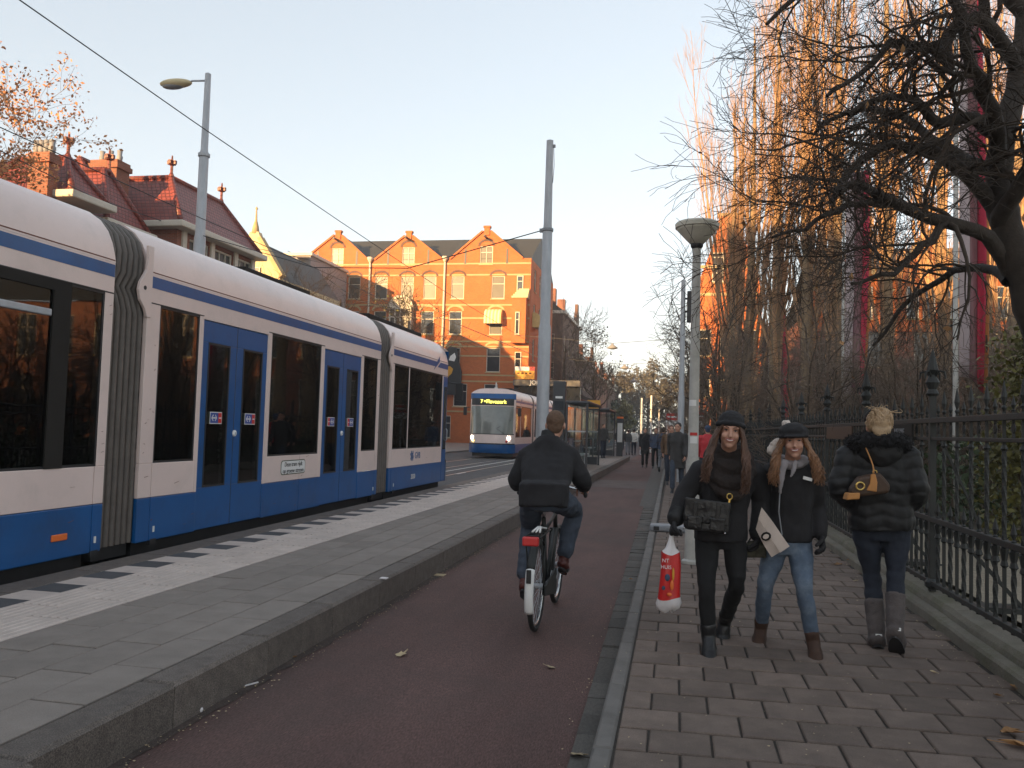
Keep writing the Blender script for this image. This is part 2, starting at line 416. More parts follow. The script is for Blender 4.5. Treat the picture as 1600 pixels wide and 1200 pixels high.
class MB:
    """collects shapes in world coordinates; build() turns them into one mesh object under a parent"""
    def __init__(s):
        s.v = []; s.f = []; s.m = []; s.cur = 0
    def add(s, verts, faces):
        n = len(s.v)
        s.v.extend([tuple(map(float, p)) for p in verts])
        for f in faces:
            s.f.append(tuple(n + i for i in f)); s.m.append(s.cur)
        return s
    def quad(s, a, b, c, d):
        return s.add([a, b, c, d], [(0, 1, 2, 3)])
    def box(s, x0, x1, y0, y1, z0, z1):
        x0, x1 = min(x0, x1), max(x0, x1); y0, y1 = min(y0, y1), max(y0, y1); z0, z1 = min(z0, z1), max(z0, z1)
        return s.add([(x0, y0, z0), (x1, y0, z0), (x1, y1, z0), (x0, y1, z0), (x0, y0, z1), (x1, y0, z1), (x1, y1, z1), (x0, y1, z1)],
                     [(0, 3, 2, 1), (4, 5, 6, 7), (0, 1, 5, 4), (1, 2, 6, 5), (2, 3, 7, 6), (3, 0, 4, 7)])
    def obox(s, c, ax, ay, az, hx, hy, hz):
        c, ax, ay, az = map(np.array, (c, ax, ay, az))
        P = [c + i * hx * ax + j * hy * ay + k * hz * az for k in (-1, 1) for j in (-1, 1) for i in (-1, 1)]
        return s.add(P, [(0, 2, 3, 1), (4, 5, 7, 6), (0, 1, 5, 4), (1, 3, 7, 5), (3, 2, 6, 7), (2, 0, 4, 6)])
    def bar(s, a, b, w, h=None, ref=None):
        a, b = np.array(a, float), np.array(b, float); d = b - a; L = np.linalg.norm(d)
        x, y = basis(d, ref)
        return s.obox((a + b) / 2, x, y, d / L, w / 2, (h or w) / 2, L / 2)
    def rings(s, R_, cap=True, close=True):
        n = len(R_[0]); base = len(s.v); vs = []; fs = []
        for r in R_:
            vs.extend(r)
        for i in range(len(R_) - 1):
            for j in range(n if close else n - 1):
                k = (j + 1) % n
                fs.append((i * n + j, i * n + k, (i + 1) * n + k, (i + 1) * n + j))
        if cap and close:
            fs.append(tuple(reversed(range(n))))
            fs.append(tuple((len(R_) - 1) * n + j for j in range(n)))
        return s.add(vs, fs)
    def tube(s, pts, rad, n=8, cap=True, flat=1.0, ref=None):
        pts = [np.array(p, float) for p in pts]
        if not hasattr(rad, '__len__'): rad = [rad] * len(pts)
        R_ = []; a = None
        for i, p in enumerate(pts):
            d = pts[min(i + 1, len(pts) - 1)] - pts[max(i - 1, 0)]
            d = d / (np.linalg.norm(d) + 1e-12)
            if a is None:
                a, b = basis(d, ref)
            else:
                a = a - d * np.dot(a, d); a /= (np.linalg.norm(a) + 1e-12); b = np.cross(d, a)
            R_.append([p + rad[i] * (math.cos(t) * a + flat * math.sin(t) * b) for t in np.linspace(0, 2 * math.pi, n, endpoint=False)])
        return s.rings(R_, cap)
    def lathe(s, prof, n=16, at=(0, 0, 0), ax=None):
        """prof: (radius, height) list"""
        at = np.array(at, float); d = V(0, 0, 1) if ax is None else np.array(ax, float) / np.linalg.norm(ax)
        a, b = basis(d)
        R_ = [[at + d * h + r * (math.cos(t) * a + math.sin(t) * b) for t in np.linspace(0, 2 * math.pi, n, endpoint=False)] for r, h in prof]
        return s.rings(R_, True)
    def ell(s, c, r, ax=None, n=12, m=8):
        c = np.array(c, float)
        if ax is None: ax = (V(1, 0, 0), V(0, 1, 0), V(0, 0, 1))
        R_ = []
        for i in range(m + 1):
            ph = math.pi * (i + 0.02) / (m + 0.04) - math.pi / 2
            R_.append([c + ax[2] * r[2] * math.sin(ph) + math.cos(ph) * (ax[0] * r[0] * math.cos(t) + ax[1] * r[1] * math.sin(t)) for t in np.linspace(0, 2 * math.pi, n, endpoint=False)])
        return s.rings(R_, True)
    def prism(s, poly, d):
        """extrude a planar polygon (list of 3D points) by the vector d"""
        d = np.array(d, float); n = len(poly); P = [np.array(p, float) for p in poly]
        fs = [tuple(reversed(range(n))), tuple(range(n, 2 * n))] + [(j, (j + 1) % n, n + (j + 1) % n, n + j) for j in range(n)]
        return s.add(P + [p + d for p in P], fs)
    def mesh(s, name, mats, off=(0, 0, 0), smooth=False):
        me = bpy.data.meshes.new(name)
        v = np.array(s.v, float).reshape(-1, 3) - np.array(off)
        me.from_pydata(v.tolist(), [], s.f)
        if not isinstance(mats, (list, tuple)): mats = [mats]
        for k in mats: me.materials.append(k)
        if len(mats) > 1:
            me.polygons.foreach_set('material_index', s.m)
        if smooth:
            me.polygons.foreach_set('use_smooth', [True] * len(s.f))
        me.update()
        return me
    def build(s, name, mats, parent=None, smooth=False, bevel=0, fixn=True, autosmooth=None):
        me = s.mesh(name, mats, wloc(parent), smooth)
        if fixn: fix_normals(me)
        if autosmooth: me.set_sharp_from_angle(angle=R(autosmooth))
        o = link(name, me, parent)
        if bevel:
            b = o.modifiers.new('bevel', 'BEVEL'); b.width = bevel; b.segments = 2; b.limit_method = 'ANGLE'; b.angle_limit = R(40)
        return o

import bmesh
def fix_normals(me):
    bm = bmesh.new(); bm.from_mesh(me)
    bmesh.ops.recalc_face_normals(bm, faces=bm.faces)
    bm.to_mesh(me); bm.free()

def raw_mesh(name, v, quads, mats, smooth=True):
    """fast mesh from numpy arrays of vertices and quads"""
    me = bpy.data.meshes.new(name)
    v = np.ascontiguousarray(v, np.float32); q = np.ascontiguousarray(quads, np.int32)
    k = q.shape[1]
    me.vertices.add(len(v)); me.vertices.foreach_set('co', v.ravel())
    me.loops.add(q.size); me.loops.foreach_set('vertex_index', q.ravel())
    me.polygons.add(len(q)); me.polygons.foreach_set('loop_start', np.arange(0, q.size, k, dtype=np.int32))
    me.polygons.foreach_set('loop_total', np.full(len(q), k, np.int32))
    if smooth: me.polygons.foreach_set('use_smooth', np.ones(len(q), bool))
    for m in (mats if isinstance(mats, (list, tuple)) else [mats]): me.materials.append(m)
    me.update(calc_edges=True)
    return me

def tube_arrays(P, Rr, S):
    """P (B,K,3), Rr (B,K) -> vertices and quads of S-sided tubes"""
    B, K, _ = P.shape
    d = np.gradient(P, axis=1); d /= (np.linalg.norm(d, axis=2, keepdims=True) + 1e-9)
    ref = np.zeros((B, 1, 3)); ref[:, :, 0] = 0.31; ref[:, :, 1] = 0.93; ref[:, :, 2] = 0.17
    a = np.cross(d, ref); a /= (np.linalg.norm(a, axis=2, keepdims=True) + 1e-9)
    b = np.cross(d, a)
    th = np.linspace(0, 2 * np.pi, S, endpoint=False)
    v = P[:, :, None, :] + Rr[:, :, None, None] * (np.cos(th)[None, None, :, None] * a[:, :, None, :] + np.sin(th)[None, None, :, None] * b[:, :, None, :])
    idx = np.arange(B * K * S).reshape(B, K, S)
    nx = np.roll(idx, -1, axis=2)
    q = np.stack([idx[:, :-1], nx[:, :-1], nx[:, 1:], idx[:, 1:]], axis=-1).reshape(-1, 4)
    return v.reshape(-1, 3), q

def tubes_obj(name, groups, m, parent=None, kind=None):
    """groups: list of (P, R, sides) in world coordinates -> one object"""
    vs, qs, n = [], [], 0
    for P, Rr, S in groups:
        if len(P) == 0: continue
        v, q = tube_arrays(np.asarray(P, float), np.asarray(Rr, float), S)
        vs.append(v); qs.append(q + n); n += len(v)
    v = np.concatenate(vs) - wloc(parent)
    o = link(name, raw_mesh(name, v, np.concatenate(qs), m), parent)
    return o

def poly_resample(pts, rad, K):
    pts = np.array(pts, float); rad = np.array(rad, float)
    # Catmull-Rom through the points
    n = len(pts); t = np.linspace(0, n - 1, K); out = []; ro = np.interp(t, np.arange(n), rad)
    for u in t:
        i = min(int(u), n - 2); f = u - i
        p0 = pts[max(i - 1, 0)]; p1 = pts[i]; p2 = pts[i + 1]; p3 = pts[min(i + 2, n - 1)]
        out.append(0.5 * ((2 * p1) + (-p0 + p2) * f + (2 * p0 - 5 * p1 + 4 * p2 - p3) * f * f + (-p0 + 3 * p1 - 3 * p2 + p3) * f ** 3))
    return np.array(out), ro

def grow(P, Rr, n, length, ang, K=6, curl=0.25, up=0.0, trange=(0.25, 1.0), rs=0.5, rend=0.25, rng=RNG, lenvar=0.4, maxr=None, out=None):
    """n children along every parent branch: (B,K,3) -> (B*n,K2,3)"""
    B, KP, _ = P.shape
    t = rng.uniform(trange[0], trange[1], (B, n)) * (KP - 1)
    i = np.clip(t.astype(int), 0, KP - 2); f = (t - i)[..., None]
    bi = np.arange(B)[:, None]
    st = P[bi, i] * (1 - f) + P[bi, i + 1] * f
    tan = P[bi, i + 1] - P[bi, i]; tan /= (np.linalg.norm(tan, axis=-1, keepdims=True) + 1e-9)
    r0 = (Rr[bi, i] * (1 - f[..., 0]) + Rr[bi, i + 1] * f[..., 0]) * rs
    rv = rng.normal(size=st.shape)
    if out is not None: rv = rv * 0.6 + np.array(out)
    rv -= tan * (rv * tan).sum(-1, keepdims=True); rv /= (np.linalg.norm(rv, axis=-1, keepdims=True) + 1e-9)
    a = rng.uniform(ang[0], ang[1], (B, n))[..., None]
    d = tan * np.cos(a) + rv * np.sin(a)
    st, d, r0 = st.reshape(-1, 3), d.reshape(-1, 3), r0.reshape(-1)
    if maxr: r0 = np.minimum(r0, maxr)
    L = length * rng.uniform(1 - lenvar, 1 + lenvar, len(st)) * (1.15 - 0.4 * (t.reshape(-1) / (KP - 1)))
    pts = [st]; cur = st
    bend = rng.normal(size=d.shape) * curl * 0.4
    for k in range(K - 1):
        d = d + rng.normal(size=d.shape) * curl * 0.5 + bend * 0.5 + np.array([0, 0, up])
        d /= (np.linalg.norm(d, axis=1, keepdims=True) + 1e-9)
        cur = cur + d * (L / (K - 1))[:, None]
        pts.append(cur)
    Pn = np.stack(pts, 1)
    Rn = r0[:, None] * np.linspace(1, rend, K)[None, :]
    return Pn, Rn

def leaves_obj(name, centers, size, m, parent=None, rng=RNG, var=0.4):
    """one quad leaf (folded along the middle) per centre"""
    n = len(centers); c = np.asarray(centers, float)
    d = rng.normal(size=(n, 3)); d /= np.linalg.norm(d, axis=1, keepdims=True)
    e = rng.normal(size=(n, 3)); e -= d * (d * e).sum(1, keepdims=True); e /= np.linalg.norm(e, axis=1, keepdims=True)
    s = (size * rng.uniform(1 - var, 1 + var, n))[:, None]
    v = np.stack([c - d * s, c + e * s * 0.55, c + d * s, c - e * s * 0.55], 1).reshape(-1, 3) - wloc(parent)
    q = np.arange(4 * n).reshape(n, 4)
    return link(name, raw_mesh(name, v, q, m, False), parent)

def text_mesh(body, size, m, depth=0.002):
    cu = bpy.data.curves.new('lettering', 'FONT'); cu.body = body; cu.size = size; cu.extrude = depth
    cu.align_x = 'CENTER'; cu.align_y = 'CENTER'
    ob = bpy.data.objects.new('lettering', cu)
    me = bpy.data.meshes.new_from_object(ob)
    bpy.data.objects.remove(ob)
    me.materials.clear(); me.materials.append(m)
    return me
FACING = {'-Y': Matrix.Rotation(R(90), 3, 'X'), '+X': Matrix.Rotation(R(90), 3, 'Z') @ Matrix.Rotation(R(90), 3, 'X')}
def lettering(body, size, m, at, facing, parent=None, name='lettering', sx=1.0, depth=0.002):
    me = text_mesh(body, size, m, depth)
    rot = FACING[facing] if isinstance(facing, str) else facing
    me.transform((rot @ Matrix.Diagonal((sx, 1, 1))).to_4x4())
    return link(name, me, parent, Vector(at) - Vector(wloc(parent)))

def shared(name, me, parent, loc, rot=(0, 0, 0), scale=(1, 1, 1)):
    o = bpy.data.objects.new(name, me)
    COL.objects.link(o)
    o.parent = parent; o.location = loc; o.rotation_euler = rot; o.scale = scale
    return o

def tile_mesh(name, sx, sy, h, m, bev=0.006, gap=0.006, gapy=None, shear=0.0):
    mb = MB(); x, y = sx / 2 - gap / 2, sy / 2 - (gapy or gap) / 2
    mb.add([(-x, -y, -h), (x, -y, -h), (x, y, -h), (-x, y, -h), (-x, -y, -bev), (x, -y, -bev), (x, y, -bev), (-x, y, -bev),
            (-x + bev, -y + bev, 0), (x - bev, -y + bev, 0), (x - bev, y - bev, 0), (-x + bev, y - bev, 0)],
           [(0, 1, 5, 4), (1, 2, 6, 5), (2, 3, 7, 6), (3, 0, 4, 7), (4, 5, 9, 8), (5, 6, 10, 9), (6, 7, 11, 10), (7, 4, 8, 11), (8, 9, 10, 11)])
    if shear: mb.v = [(a, b + shear * a, c) for a, b, c in mb.v]
    return mb.mesh(name, m)

def merge_shared(name, items, parent, m):
    """items: (mesh, location) pairs joined into one stuff part"""
    vs, fs, n = [], [], 0
    mb = MB()
    for me, loc in items:
        vv = [(v.co.x + loc[0], v.co.y + loc[1], v.co.z + loc[2]) for v in me.vertices]
        mb.add(vv, [tuple(p.vertices) for p in me.polygons])
    o = link(name, mb.mesh(name, m), parent)
    o['kind'] = 'stuff'
    return o

# ------------------------------------------------------------------ the ground, road, platform and pavement
def struct(name, mb, m, label=None):
    o = mb.build(name, m)
    o['kind'] = 'structure'
    if label: o['label'] = label
    return o

struct('ground', MB().quad((-700, -300, -0.03), (700, -300, -0.03), (700, 900, -0.03), (-700, 900, -0.03)), M['asphalt'])
road = struct('road', MB().quad((-13.2, -60, 0), (-2.3, -60, 0), (-2.3, 230, 0), (-13.2, 230, 0)), M['asphalt'])
mb = MB()
for X in (-6.5 - 0.72, -6.5 + 0.72, -9.3 - 0.72, -9.3 + 0.72):
    mb2 = MB(); mb2.box(X - 0.035, X + 0.035, -40, 230, -0.02, 0.006); mb2.build('rail', M['rail'], road)
mb = MB(); mb.quad((-7.97, 21.5, 0.005), (-7.87, 21.5, 0.005), (-7.87, 90, 0.005), (-7.97, 90, 0.005)); mb.build('painted_line', M['paint'], road)
for y in (18.2, 22.6, 27.0):
    mb = MB(); mb.quad((-7.2, y, 0.009), (-7.1, y, 0.009), (-7.1, y + 1.2, 0.009), (-7.2, y + 1.2, 0.009)); mb.build('painted_line', M['paint'], road)

# bicycle path of reddish asphalt, its right edge drifting a little to the left
mb = MB()
ys = [-20, 3, 10, 20, 30, 45, 60, 90]
def bike_edge(y): return -0.45 - 0.0125 * max(y - 3, 0)
for a, b in zip(ys[:-1], ys[1:]):
    mb.quad((-2.55, a, 0.005), (bike_edge(a), a, 0.005), (bike_edge(b), b, 0.005), (-2.55, b, 0.005))
struct('bike_path', mb, M['red_asphalt'])
# a darker seam across the path far off
bpo = bpy.data.objects['bike_path']
for y0, y1 in ((23.5, 27.2), (44, 46)): mb = MB(); mb.quad((-2.47, y0, 0.009), (bike_edge(y0), y0, 0.009), (bike_edge(y1), y1 + .1, 0.009), (-2.47, y1 - .2, 0.009)); mb.build('asphalt_patch', M['patch'], bpo)

# grit washed along the foot of the kerb
mb = MB(); ny = 260
for i in range(ny):
    y0, y1 = 1 + i * .12, 1 + (i + 1) * .12
    w0, w1 = [.05 + .13 * abs(mnoise.noise((y * 1.7, 3, 0))) + .05 * mnoise.noise((y * 9, 1, 0)) for y in (y0, y1)]
    mb.quad((-2.50, y0, .0095), (-2.47 + w0, y0, .0095), (-2.47 + w1, y1, .0095), (-2.50, y1, .0095))
silt = mb.build('kerb_grit', M['grit']); silt['kind'] = 'stuff'
# right pavement
FENCE_X = 2.2
walk = struct('sidewalk', MB().box(-0.30, 2.5, -20, 230, -0.02, 0.088), M['joint'])
rt = random.Random(3)
k_me = tile_mesh('kerb_stone', 0.10, 1.0, 0.11, M['kerb'], bev=0.012)
far_items = []
for i in range(80):
    y = 1.5 + i * 1.0
    x = -0.31 - 0.0045 * max(y - 10, 0)
    if y < 27: shared('kerb_stone', k_me, walk, (x, y, 0.102 + rt.uniform(-.003, .003)))
    else: far_items.append((k_me, (x, y, 0.102)))
# gutter stones between the kerb and the path
g_me = tile_mesh('gutter_stone', 1.0, 1.0, 0.03, M['gutter'], bev=0.02, gap=0.014)
for i in range(150):
    y = 1.5 + i * 0.3
    xl = bike_edge(y) - 0.005; xr = -0.36 - 0.0045 * max(y - 10, 0)
    w = xr - xl
    if y < 18: shared('gutter_stone', g_me, walk, ((xl + xr) / 2, y, 0.024 + rt.uniform(-.006, .005)), (rt.uniform(-.03, .03), rt.uniform(-.05, .05), 0), (w, 0.3, 1))
struct('gutter', MB().quad((bike_edge(18) - .1, 18, 0.012), (-0.38, 18, 0.012), (-0.55, 90, 0.012), (bike_edge(90) - .1, 90, 0.012)), M['gutter'])

p_full = tile_mesh('paving_tile', 0.30, 0.30, 0.05, M['paver'], gap=0.010, gapy=0.018, shear=0.045)
p_half = tile_mesh('paving_tile', 0.15, 0.30, 0.05, M['paver'], gap=0.010, gapy=0.018, shear=0.045)
skew = -0.045
tiles = []
count = 0
for r in range(130):
    y = 2.65 + r * 0.302
    x = -0.255
    first = True
    off = r % 2
    while x < 2.12:
        if first and off:
            me, w = p_half, 0.15
        else:
            me, w = p_full, 0.302
        loc = (x + w / 2, y - skew * (x + .25), 0.10 + rt.uniform(-.003, .003))
        if x + w / 2 < 2.12:
            if count < 298:
                shared('paving_tile', me, walk, loc, (rt.uniform(-.006, .006), rt.uniform(-.006, .006), rt.uniform(-.006, .006))); count += 1
            else:
                tiles.append((me, loc))
        x += w; first = False
merge_shared('paving', tiles, walk, M['paver'])
merge_shared('kerb', far_items, walk, M['kerb'])

# tram platform
PZ = 0.23
plat = struct('platform', MB().box(-5.14, -2.50, -12, 46.6, -0.02, PZ - 0.012), M['joint'])
kst = tile_mesh('kerb_stone', 0.21, 1.0, 0.24, M['granite'], bev=0.02, gap=0.006)
for i in range(50):
    y = -2.6 + i
    dx = 0.035 * max(3.4 - y, 0)
    shared('kerb_stone', kst, plat, (-2.575 + dx, y, PZ + 0.004 + rt.uniform(-.002, .002)), (0, 0, -0.035 if y < 3.4 else 0))
edge = tile_mesh('edge_stone', 0.31, 1.0, 0.24, M['granite'], bev=0.01)
for i in range(48):
    shared('edge_stone', edge, plat, (-5.045, -1 + i, PZ))
sl = tile_mesh('slab', 0.302, 0.60, 0.04, M['slab'], gap=0.008, gapy=0.012, bev=0.004)
sh = tile_mesh('slab', 0.302, 0.45, 0.04, M['slab'], gap=0.006, bev=0.004)
rest = []
for c in range(4):
    x = -2.685 - 0.151 - c * 0.303
    y = -1.0 - c * 0.17 % 0.6
    while y < 46:
        loc = (x, y, PZ + rt.uniform(-.002, .002))
        if y < 22 and y > 2: shared('slab', sl, plat, loc, (rt.uniform(-.004, .004), rt.uniform(-.006, .006), 0))
        else: rest.append((sl, loc))
        y += 0.602
merge_shared('slab_paving', rest, plat, M['slab'])
# pale tactile tiles with low ribs
def tactile(sx, sy):
    mb = MB()
    me0 = tile_mesh('t', sx, sy, 0.04, M['tactile'], gap=0.005, bev=0.003)
    mb.add([tuple(v.co) for v in me0.vertices], [tuple(p.vertices) for p in me0.polygons])
    n = 5
    for k in range(n):
        x = -sx / 2 + sx * (k + .5) / n
        mb.add([(x - .016, -sy / 2 + .02, 0), (x + .016, -sy / 2 + .02, 0), (x + .016, sy / 2 - .02, 0), (x - .016, sy / 2 - .02, 0), (x - .009, -sy / 2 + .02, .004), (x + .009, -sy / 2 + .02, .004), (x + .009, sy / 2 - .02, .004), (x - .009, sy / 2 - .02, .004)],
               [(4, 5, 6, 7), (0, 1, 5, 4), (1, 2, 6, 5), (2, 3, 7, 6), (3, 0, 4, 7)])
    return mb.mesh('tactile_tile', M['tactile'])
tt = tactile(0.335, 0.60)
t_rest = []
for c in range(2):
    x = -3.905 - 0.168 - c * 0.337
    y = 2.2 + 0.3 * c
    while y < 46:
        if y < 22: shared('tactile_tile', tt, plat, (x, y, PZ + 0.001))
        else: t_rest.append((tt, (x, y, PZ + 0.001)))
        y += 0.602
merge_shared('tactile_strip', t_rest, plat, M['tactile'])
ck = tile_mesh('pale_tile', 0.31, 0.298, 0.04, M['tactile'], gap=0.004, bev=0.003)
cd = tile_mesh('dark_tile', 0.31, 0.298, 0.04, M['darktile'], gap=0.004, bev=0.003)
r1, r2 = [], []
for i in range(150):
    y = 2.21 + 0.2985 * i
    dk = i % 2 == 0
    loc = (-4.73, y, PZ + rt.uniform(-.001, .001))
    if y < 24: shared('dark_tile' if dk else 'pale_tile', cd if dk else ck, plat, loc, (0, 0, rt.uniform(-.01, .01)))
    else: (r1 if dk else r2).append((cd if dk else ck, loc))
merge_shared('dark_tiling', r1, plat, M['darktile'])
merge_shared('pale_tiling', r2, plat, M['tactile'])

# left pavement and the garden behind the fence
struct('left_sidewalk', MB().box(-40, -13.2, -60, 230, -0.02, 0.1), M['slab'])
mb = MB()
g = 40
xs = np.linspace(2.5, 90, 24); ys = np.linspace(-20, 200, 50)
gv = [(x, y, 0.06 + 0.05 * mnoise.noise((x * .7, y * .7, 0))) for y in ys for x in xs]
gf = [(j * 24 + i, j * 24 + i + 1, (j + 1) * 24 + i + 1, (j + 1) * 24 + i) for j in range(49) for i in range(23)]
garden = struct('garden_ground', MB().add(gv, gf), M['soil'])
struct('gravel_path', MB().quad((2.75, 2, 0.125), (5.2, 2, 0.125), (4.2, 30, 0.125), (2.9, 30, 0.125)), M['gravel'])

# ------------------------------------------------------------------ trams
# side plan: the side that faces the platform is at x = SX; s = +1 when the nose is at the high-y end
ROOF_P = [(0.0, 3.05), (-0.012, 3.12), (-0.045, 3.24), (-0.10, 3.36), (-0.19, 3.47), (-0.32, 3.555), (-0.5, 3.60), (-0.8, 3.625), (-1.2, 3.63)]
def tram_module(root, SX, y0, y1, wins, doors, seams=(), detail=True):
    """body section y0..y1; wins: (a, b) window spans; doors: (a, mid, b) spans"""
    WD = 2.4
    lo, hi = min(y0, y1), max(y0, y1)
    # white side: bands, pillars and header round the openings
    mb = MB()
    op = sorted([(a, b) for a, b in wins] + [(d[0], d[2]) for d in doors])
    dsp = [(d[0], d[2]) for d in doors]
    def spans(lo, hi, cut):
        out = []; c = lo
        for a, b in sorted(cut):
            if a > c: out.append((c, a))
            c = max(c, b)
        if c < hi: out.append((c, hi))
        return out
    sm = sorted([q for q in seams])
    def split(sp):
        out = []
        for a, b in sp:
            pts = [a] + [q for q in sm if a + .05 < q < b - .05] + [b]
            for i in range(len(pts) - 1):
                out.append((pts[i] + (.004 if i else 0), pts[i + 1] - (.004 if i < len(pts) - 2 else 0)))
        return out
    for a, b in split(spans(lo, hi, dsp)): mb.box(SX - .05, SX, a, b, .762, 1.112)
    for a, b in spans(lo, hi, op): mb.box(SX - .05, SX, a, b, 1.112, 2.752)
    mb.box(SX - .05, SX, lo, hi, 2.752, 3.05)
    # far side, plain with openings for windows
    nwin = max(1, int((hi - lo) / 2.2)); fw = []
    for k in range(nwin):
        a = lo + (hi - lo) * (k + .08) / nwin; b = lo + (hi - lo) * (k + .92) / nwin; fw.append((a, b))
    mb.build('side_panel', M['white'], root, bevel=0.006)
    mb = MB(); mb.box(SX - WD, SX - WD + .05, lo, hi, .76, 1.112); mb.box(SX - WD, SX - WD + .05, lo, hi, 2.752, 3.05)
    for a, b in spans(lo, hi, fw): mb.box(SX - WD, SX - WD + .05, a, b, 1.112, 2.752)
    mb.build('far_side', M['white'], root)
    mb = MB()
    for a, b in split(spans(lo, hi, dsp)): mb = MB(); mb.box(SX - .05, SX + .002, a, b, .315, .758); mb.build('lower_panel', M['blue'], root, bevel=0.008)
    mb = MB(); mb.box(SX - WD - .002, SX - WD + .05, lo, hi, .315, .758); mb.build('far_skirt', M['blue'], root)
    # roof shell
    prof = [(SX + x, z) for x, z in ROOF_P] + [(SX - WD - x, z) for x, z in reversed(ROOF_P[:-1])]
    mb = MB(); mb.rings([[(x, y, z) for x, z in prof] for y in (lo, hi)], cap=False, close=False)
    for y in (lo, hi): mb.add([(x, y, z) for x, z in prof], [tuple(range(len(prof)))])
    mb.build('roof', M['white'], root, smooth=True, autosmooth=35)
    mb = MB(); mb.box(SX - .01, SX + .003, lo + .01, hi - .01, 2.912, 3.03); mb.build('stripe', M['blue'], root)
    mb = MB(); mb.box(SX - .02, SX + .0, lo + .01, hi - .01, 3.068, 3.078); mb.build('trim_line', M['redline'], root)
    mb = MB(); mb.box(SX - .01, SX + .003, lo + .01, hi - .01, 2.752, 2.762); mb.build('trim_line', M['dark'], root)
    # floor, inside, underframe
    mb = MB(); mb.box(SX - WD + .06, SX - .055, lo + .02, hi - .02, .36, .42); mb.box(SX - WD + .06, SX - .055, lo + .02, hi - .02, 2.95, 3.0); mb.build('cabin_lining', M['inside'], root)
    mb = MB(); mb.box(SX - WD + .12, SX - .12, lo + .1, hi - .1, .1, .355); mb.build('underframe', M['dark'], root)
    # windows: pane with a dark rubber edge
    for a, b in wins:
        w = MB(); w.box(SX - .026, SX - .014, a + .012, b - .012, 1.125, 2.74)
        po = w.build('window', M['glass'], root)
        e = MB()
        for q in ((a, a + .022, 1.112, 2.752), (b - .022, b, 1.112, 2.752), (a + .022, b - .022, 1.112, 1.134), (a + .022, b - .022, 2.73, 2.752)):
            e.box(SX - .03, SX - .006, *q)
        e.build('window_frame', M['dark'], po)
    for a, b in fw:
        w = MB(); w.box(SX - WD + .015, SX - WD + .026, a, b, 1.112, 2.752); w.build('window', M['glass'], root)
    for a, m, b in doors:
        # white door surround, then two leaves
        e = MB(); e.box(SX - .06, SX + .004, a - .055, a - .008, .762, 2.75); e.box(SX - .06, SX + .004, b + .008, b + .055, .762, 2.75); e.box(SX - .06, SX + .004, a - .008, b + .008, 2.722, 2.768)
        e.build('door_surround', M['white'], root)
        for q0, q1, side in ((a, m - .008, 0), (m + .008, b, 1)):
            d = MB(); x0, x1 = SX - .045, SX - .008
            i0, i1 = q0 + (.13 if side == 0 else .15), q1 - (.15 if side == 0 else .12)
            d.box(x0, x1, q0, q1, .325, .80); d.box(x0, x1, q0, q1, 2.47, 2.715)
            d.box(x0, x1, q0, i0, .80, 2.47); d.box(x0, x1, i1, q1, .80, 2.47)
            leaf = d.build('door_leaf', M['blue'], root, bevel=0.006)
            g = MB(); g.box(SX - .03, SX - .018, i0 + .006, i1 - .006, .806, 2.464); g.build('pane', M['glass'], leaf)
            e = MB()
            for qq in ((i0, i0 + .018, .80, 2.47), (i1 - .018, i1, .80, 2.47), (i0 + .018, i1 - .018, .80, .82), (i0 + .018, i1 - .018, 2.45, 2.47)): e.box(SX - .034, SX - .004, *qq)
            e.build('rubber_edge', M['dark'], leaf)
            if detail:
                c = (i0 + i1) / 2; zz = 1.60
                s_ = MB(); s_.box(SX - .019, SX - .0155, c - .13, c + .13, zz - .07, zz + .07); s_.build('sticker', M['signwhite'], leaf)
                flip = 1 if a < 10.5 else -1
                s_ = MB(); s_.box(SX - .0155, SX - .013, *sorted((c - flip * .12, c + flip * .045)), zz - .06, zz + .06); s_.build('sticker', M['signblue'], leaf)
                s_ = MB(); s_.box(SX - .0155, SX - .013, *sorted((c + flip * .05, c + flip * .12)), zz - .06, zz + .06); s_.build('sticker', M['red'], leaf)
                s_ = MB(); s_.box(SX - .013, SX - .011, c - flip * .04 - .06, c - flip * .04 + .05, zz - .008, zz + .008)
                for t_ in (-.06, .05): 
                    s_.bar((SX - .012, c - flip * .04 + t_, zz), (SX - .012, c - flip * .04 + t_ * .35, zz + .035), .012, .002, ref=V(1, 0, 0)); s_.bar((SX - .012, c - flip * .04 + t_, zz), (SX - .012, c - flip * .04 + t_ * .35, zz - .035), .012, .002, ref=V(1, 0, 0))
                s_.box(SX - .013, SX - .011, c + flip * .085 - .025, c + flip * .085 + .025, zz - .007, zz + .007)
                s_.build('sticker_mark', M['signwhite'], leaf)
        sl_ = MB(); sl_.box(SX - .05, SX - .012, m - .008, m + .008, .33, 2.71); sl_.build('door_seal', M['dark'], root)
        bt = MB(); bt.lathe([(.0, .012), (.034, .012), (.04, .006), (.04, -.01)], 14, (SX, m + .01, 1.42), (1, 0, 0)); bt.build('door_button', M['signwhite'], root, smooth=True)
        bt = MB(); bt.lathe([(.0, .018), (.016, .018), (.018, .01)], 10, (SX, m + .01, 1.42), (1, 0, 0)); bt.build('button_centre', M['steel'], root, smooth=True)

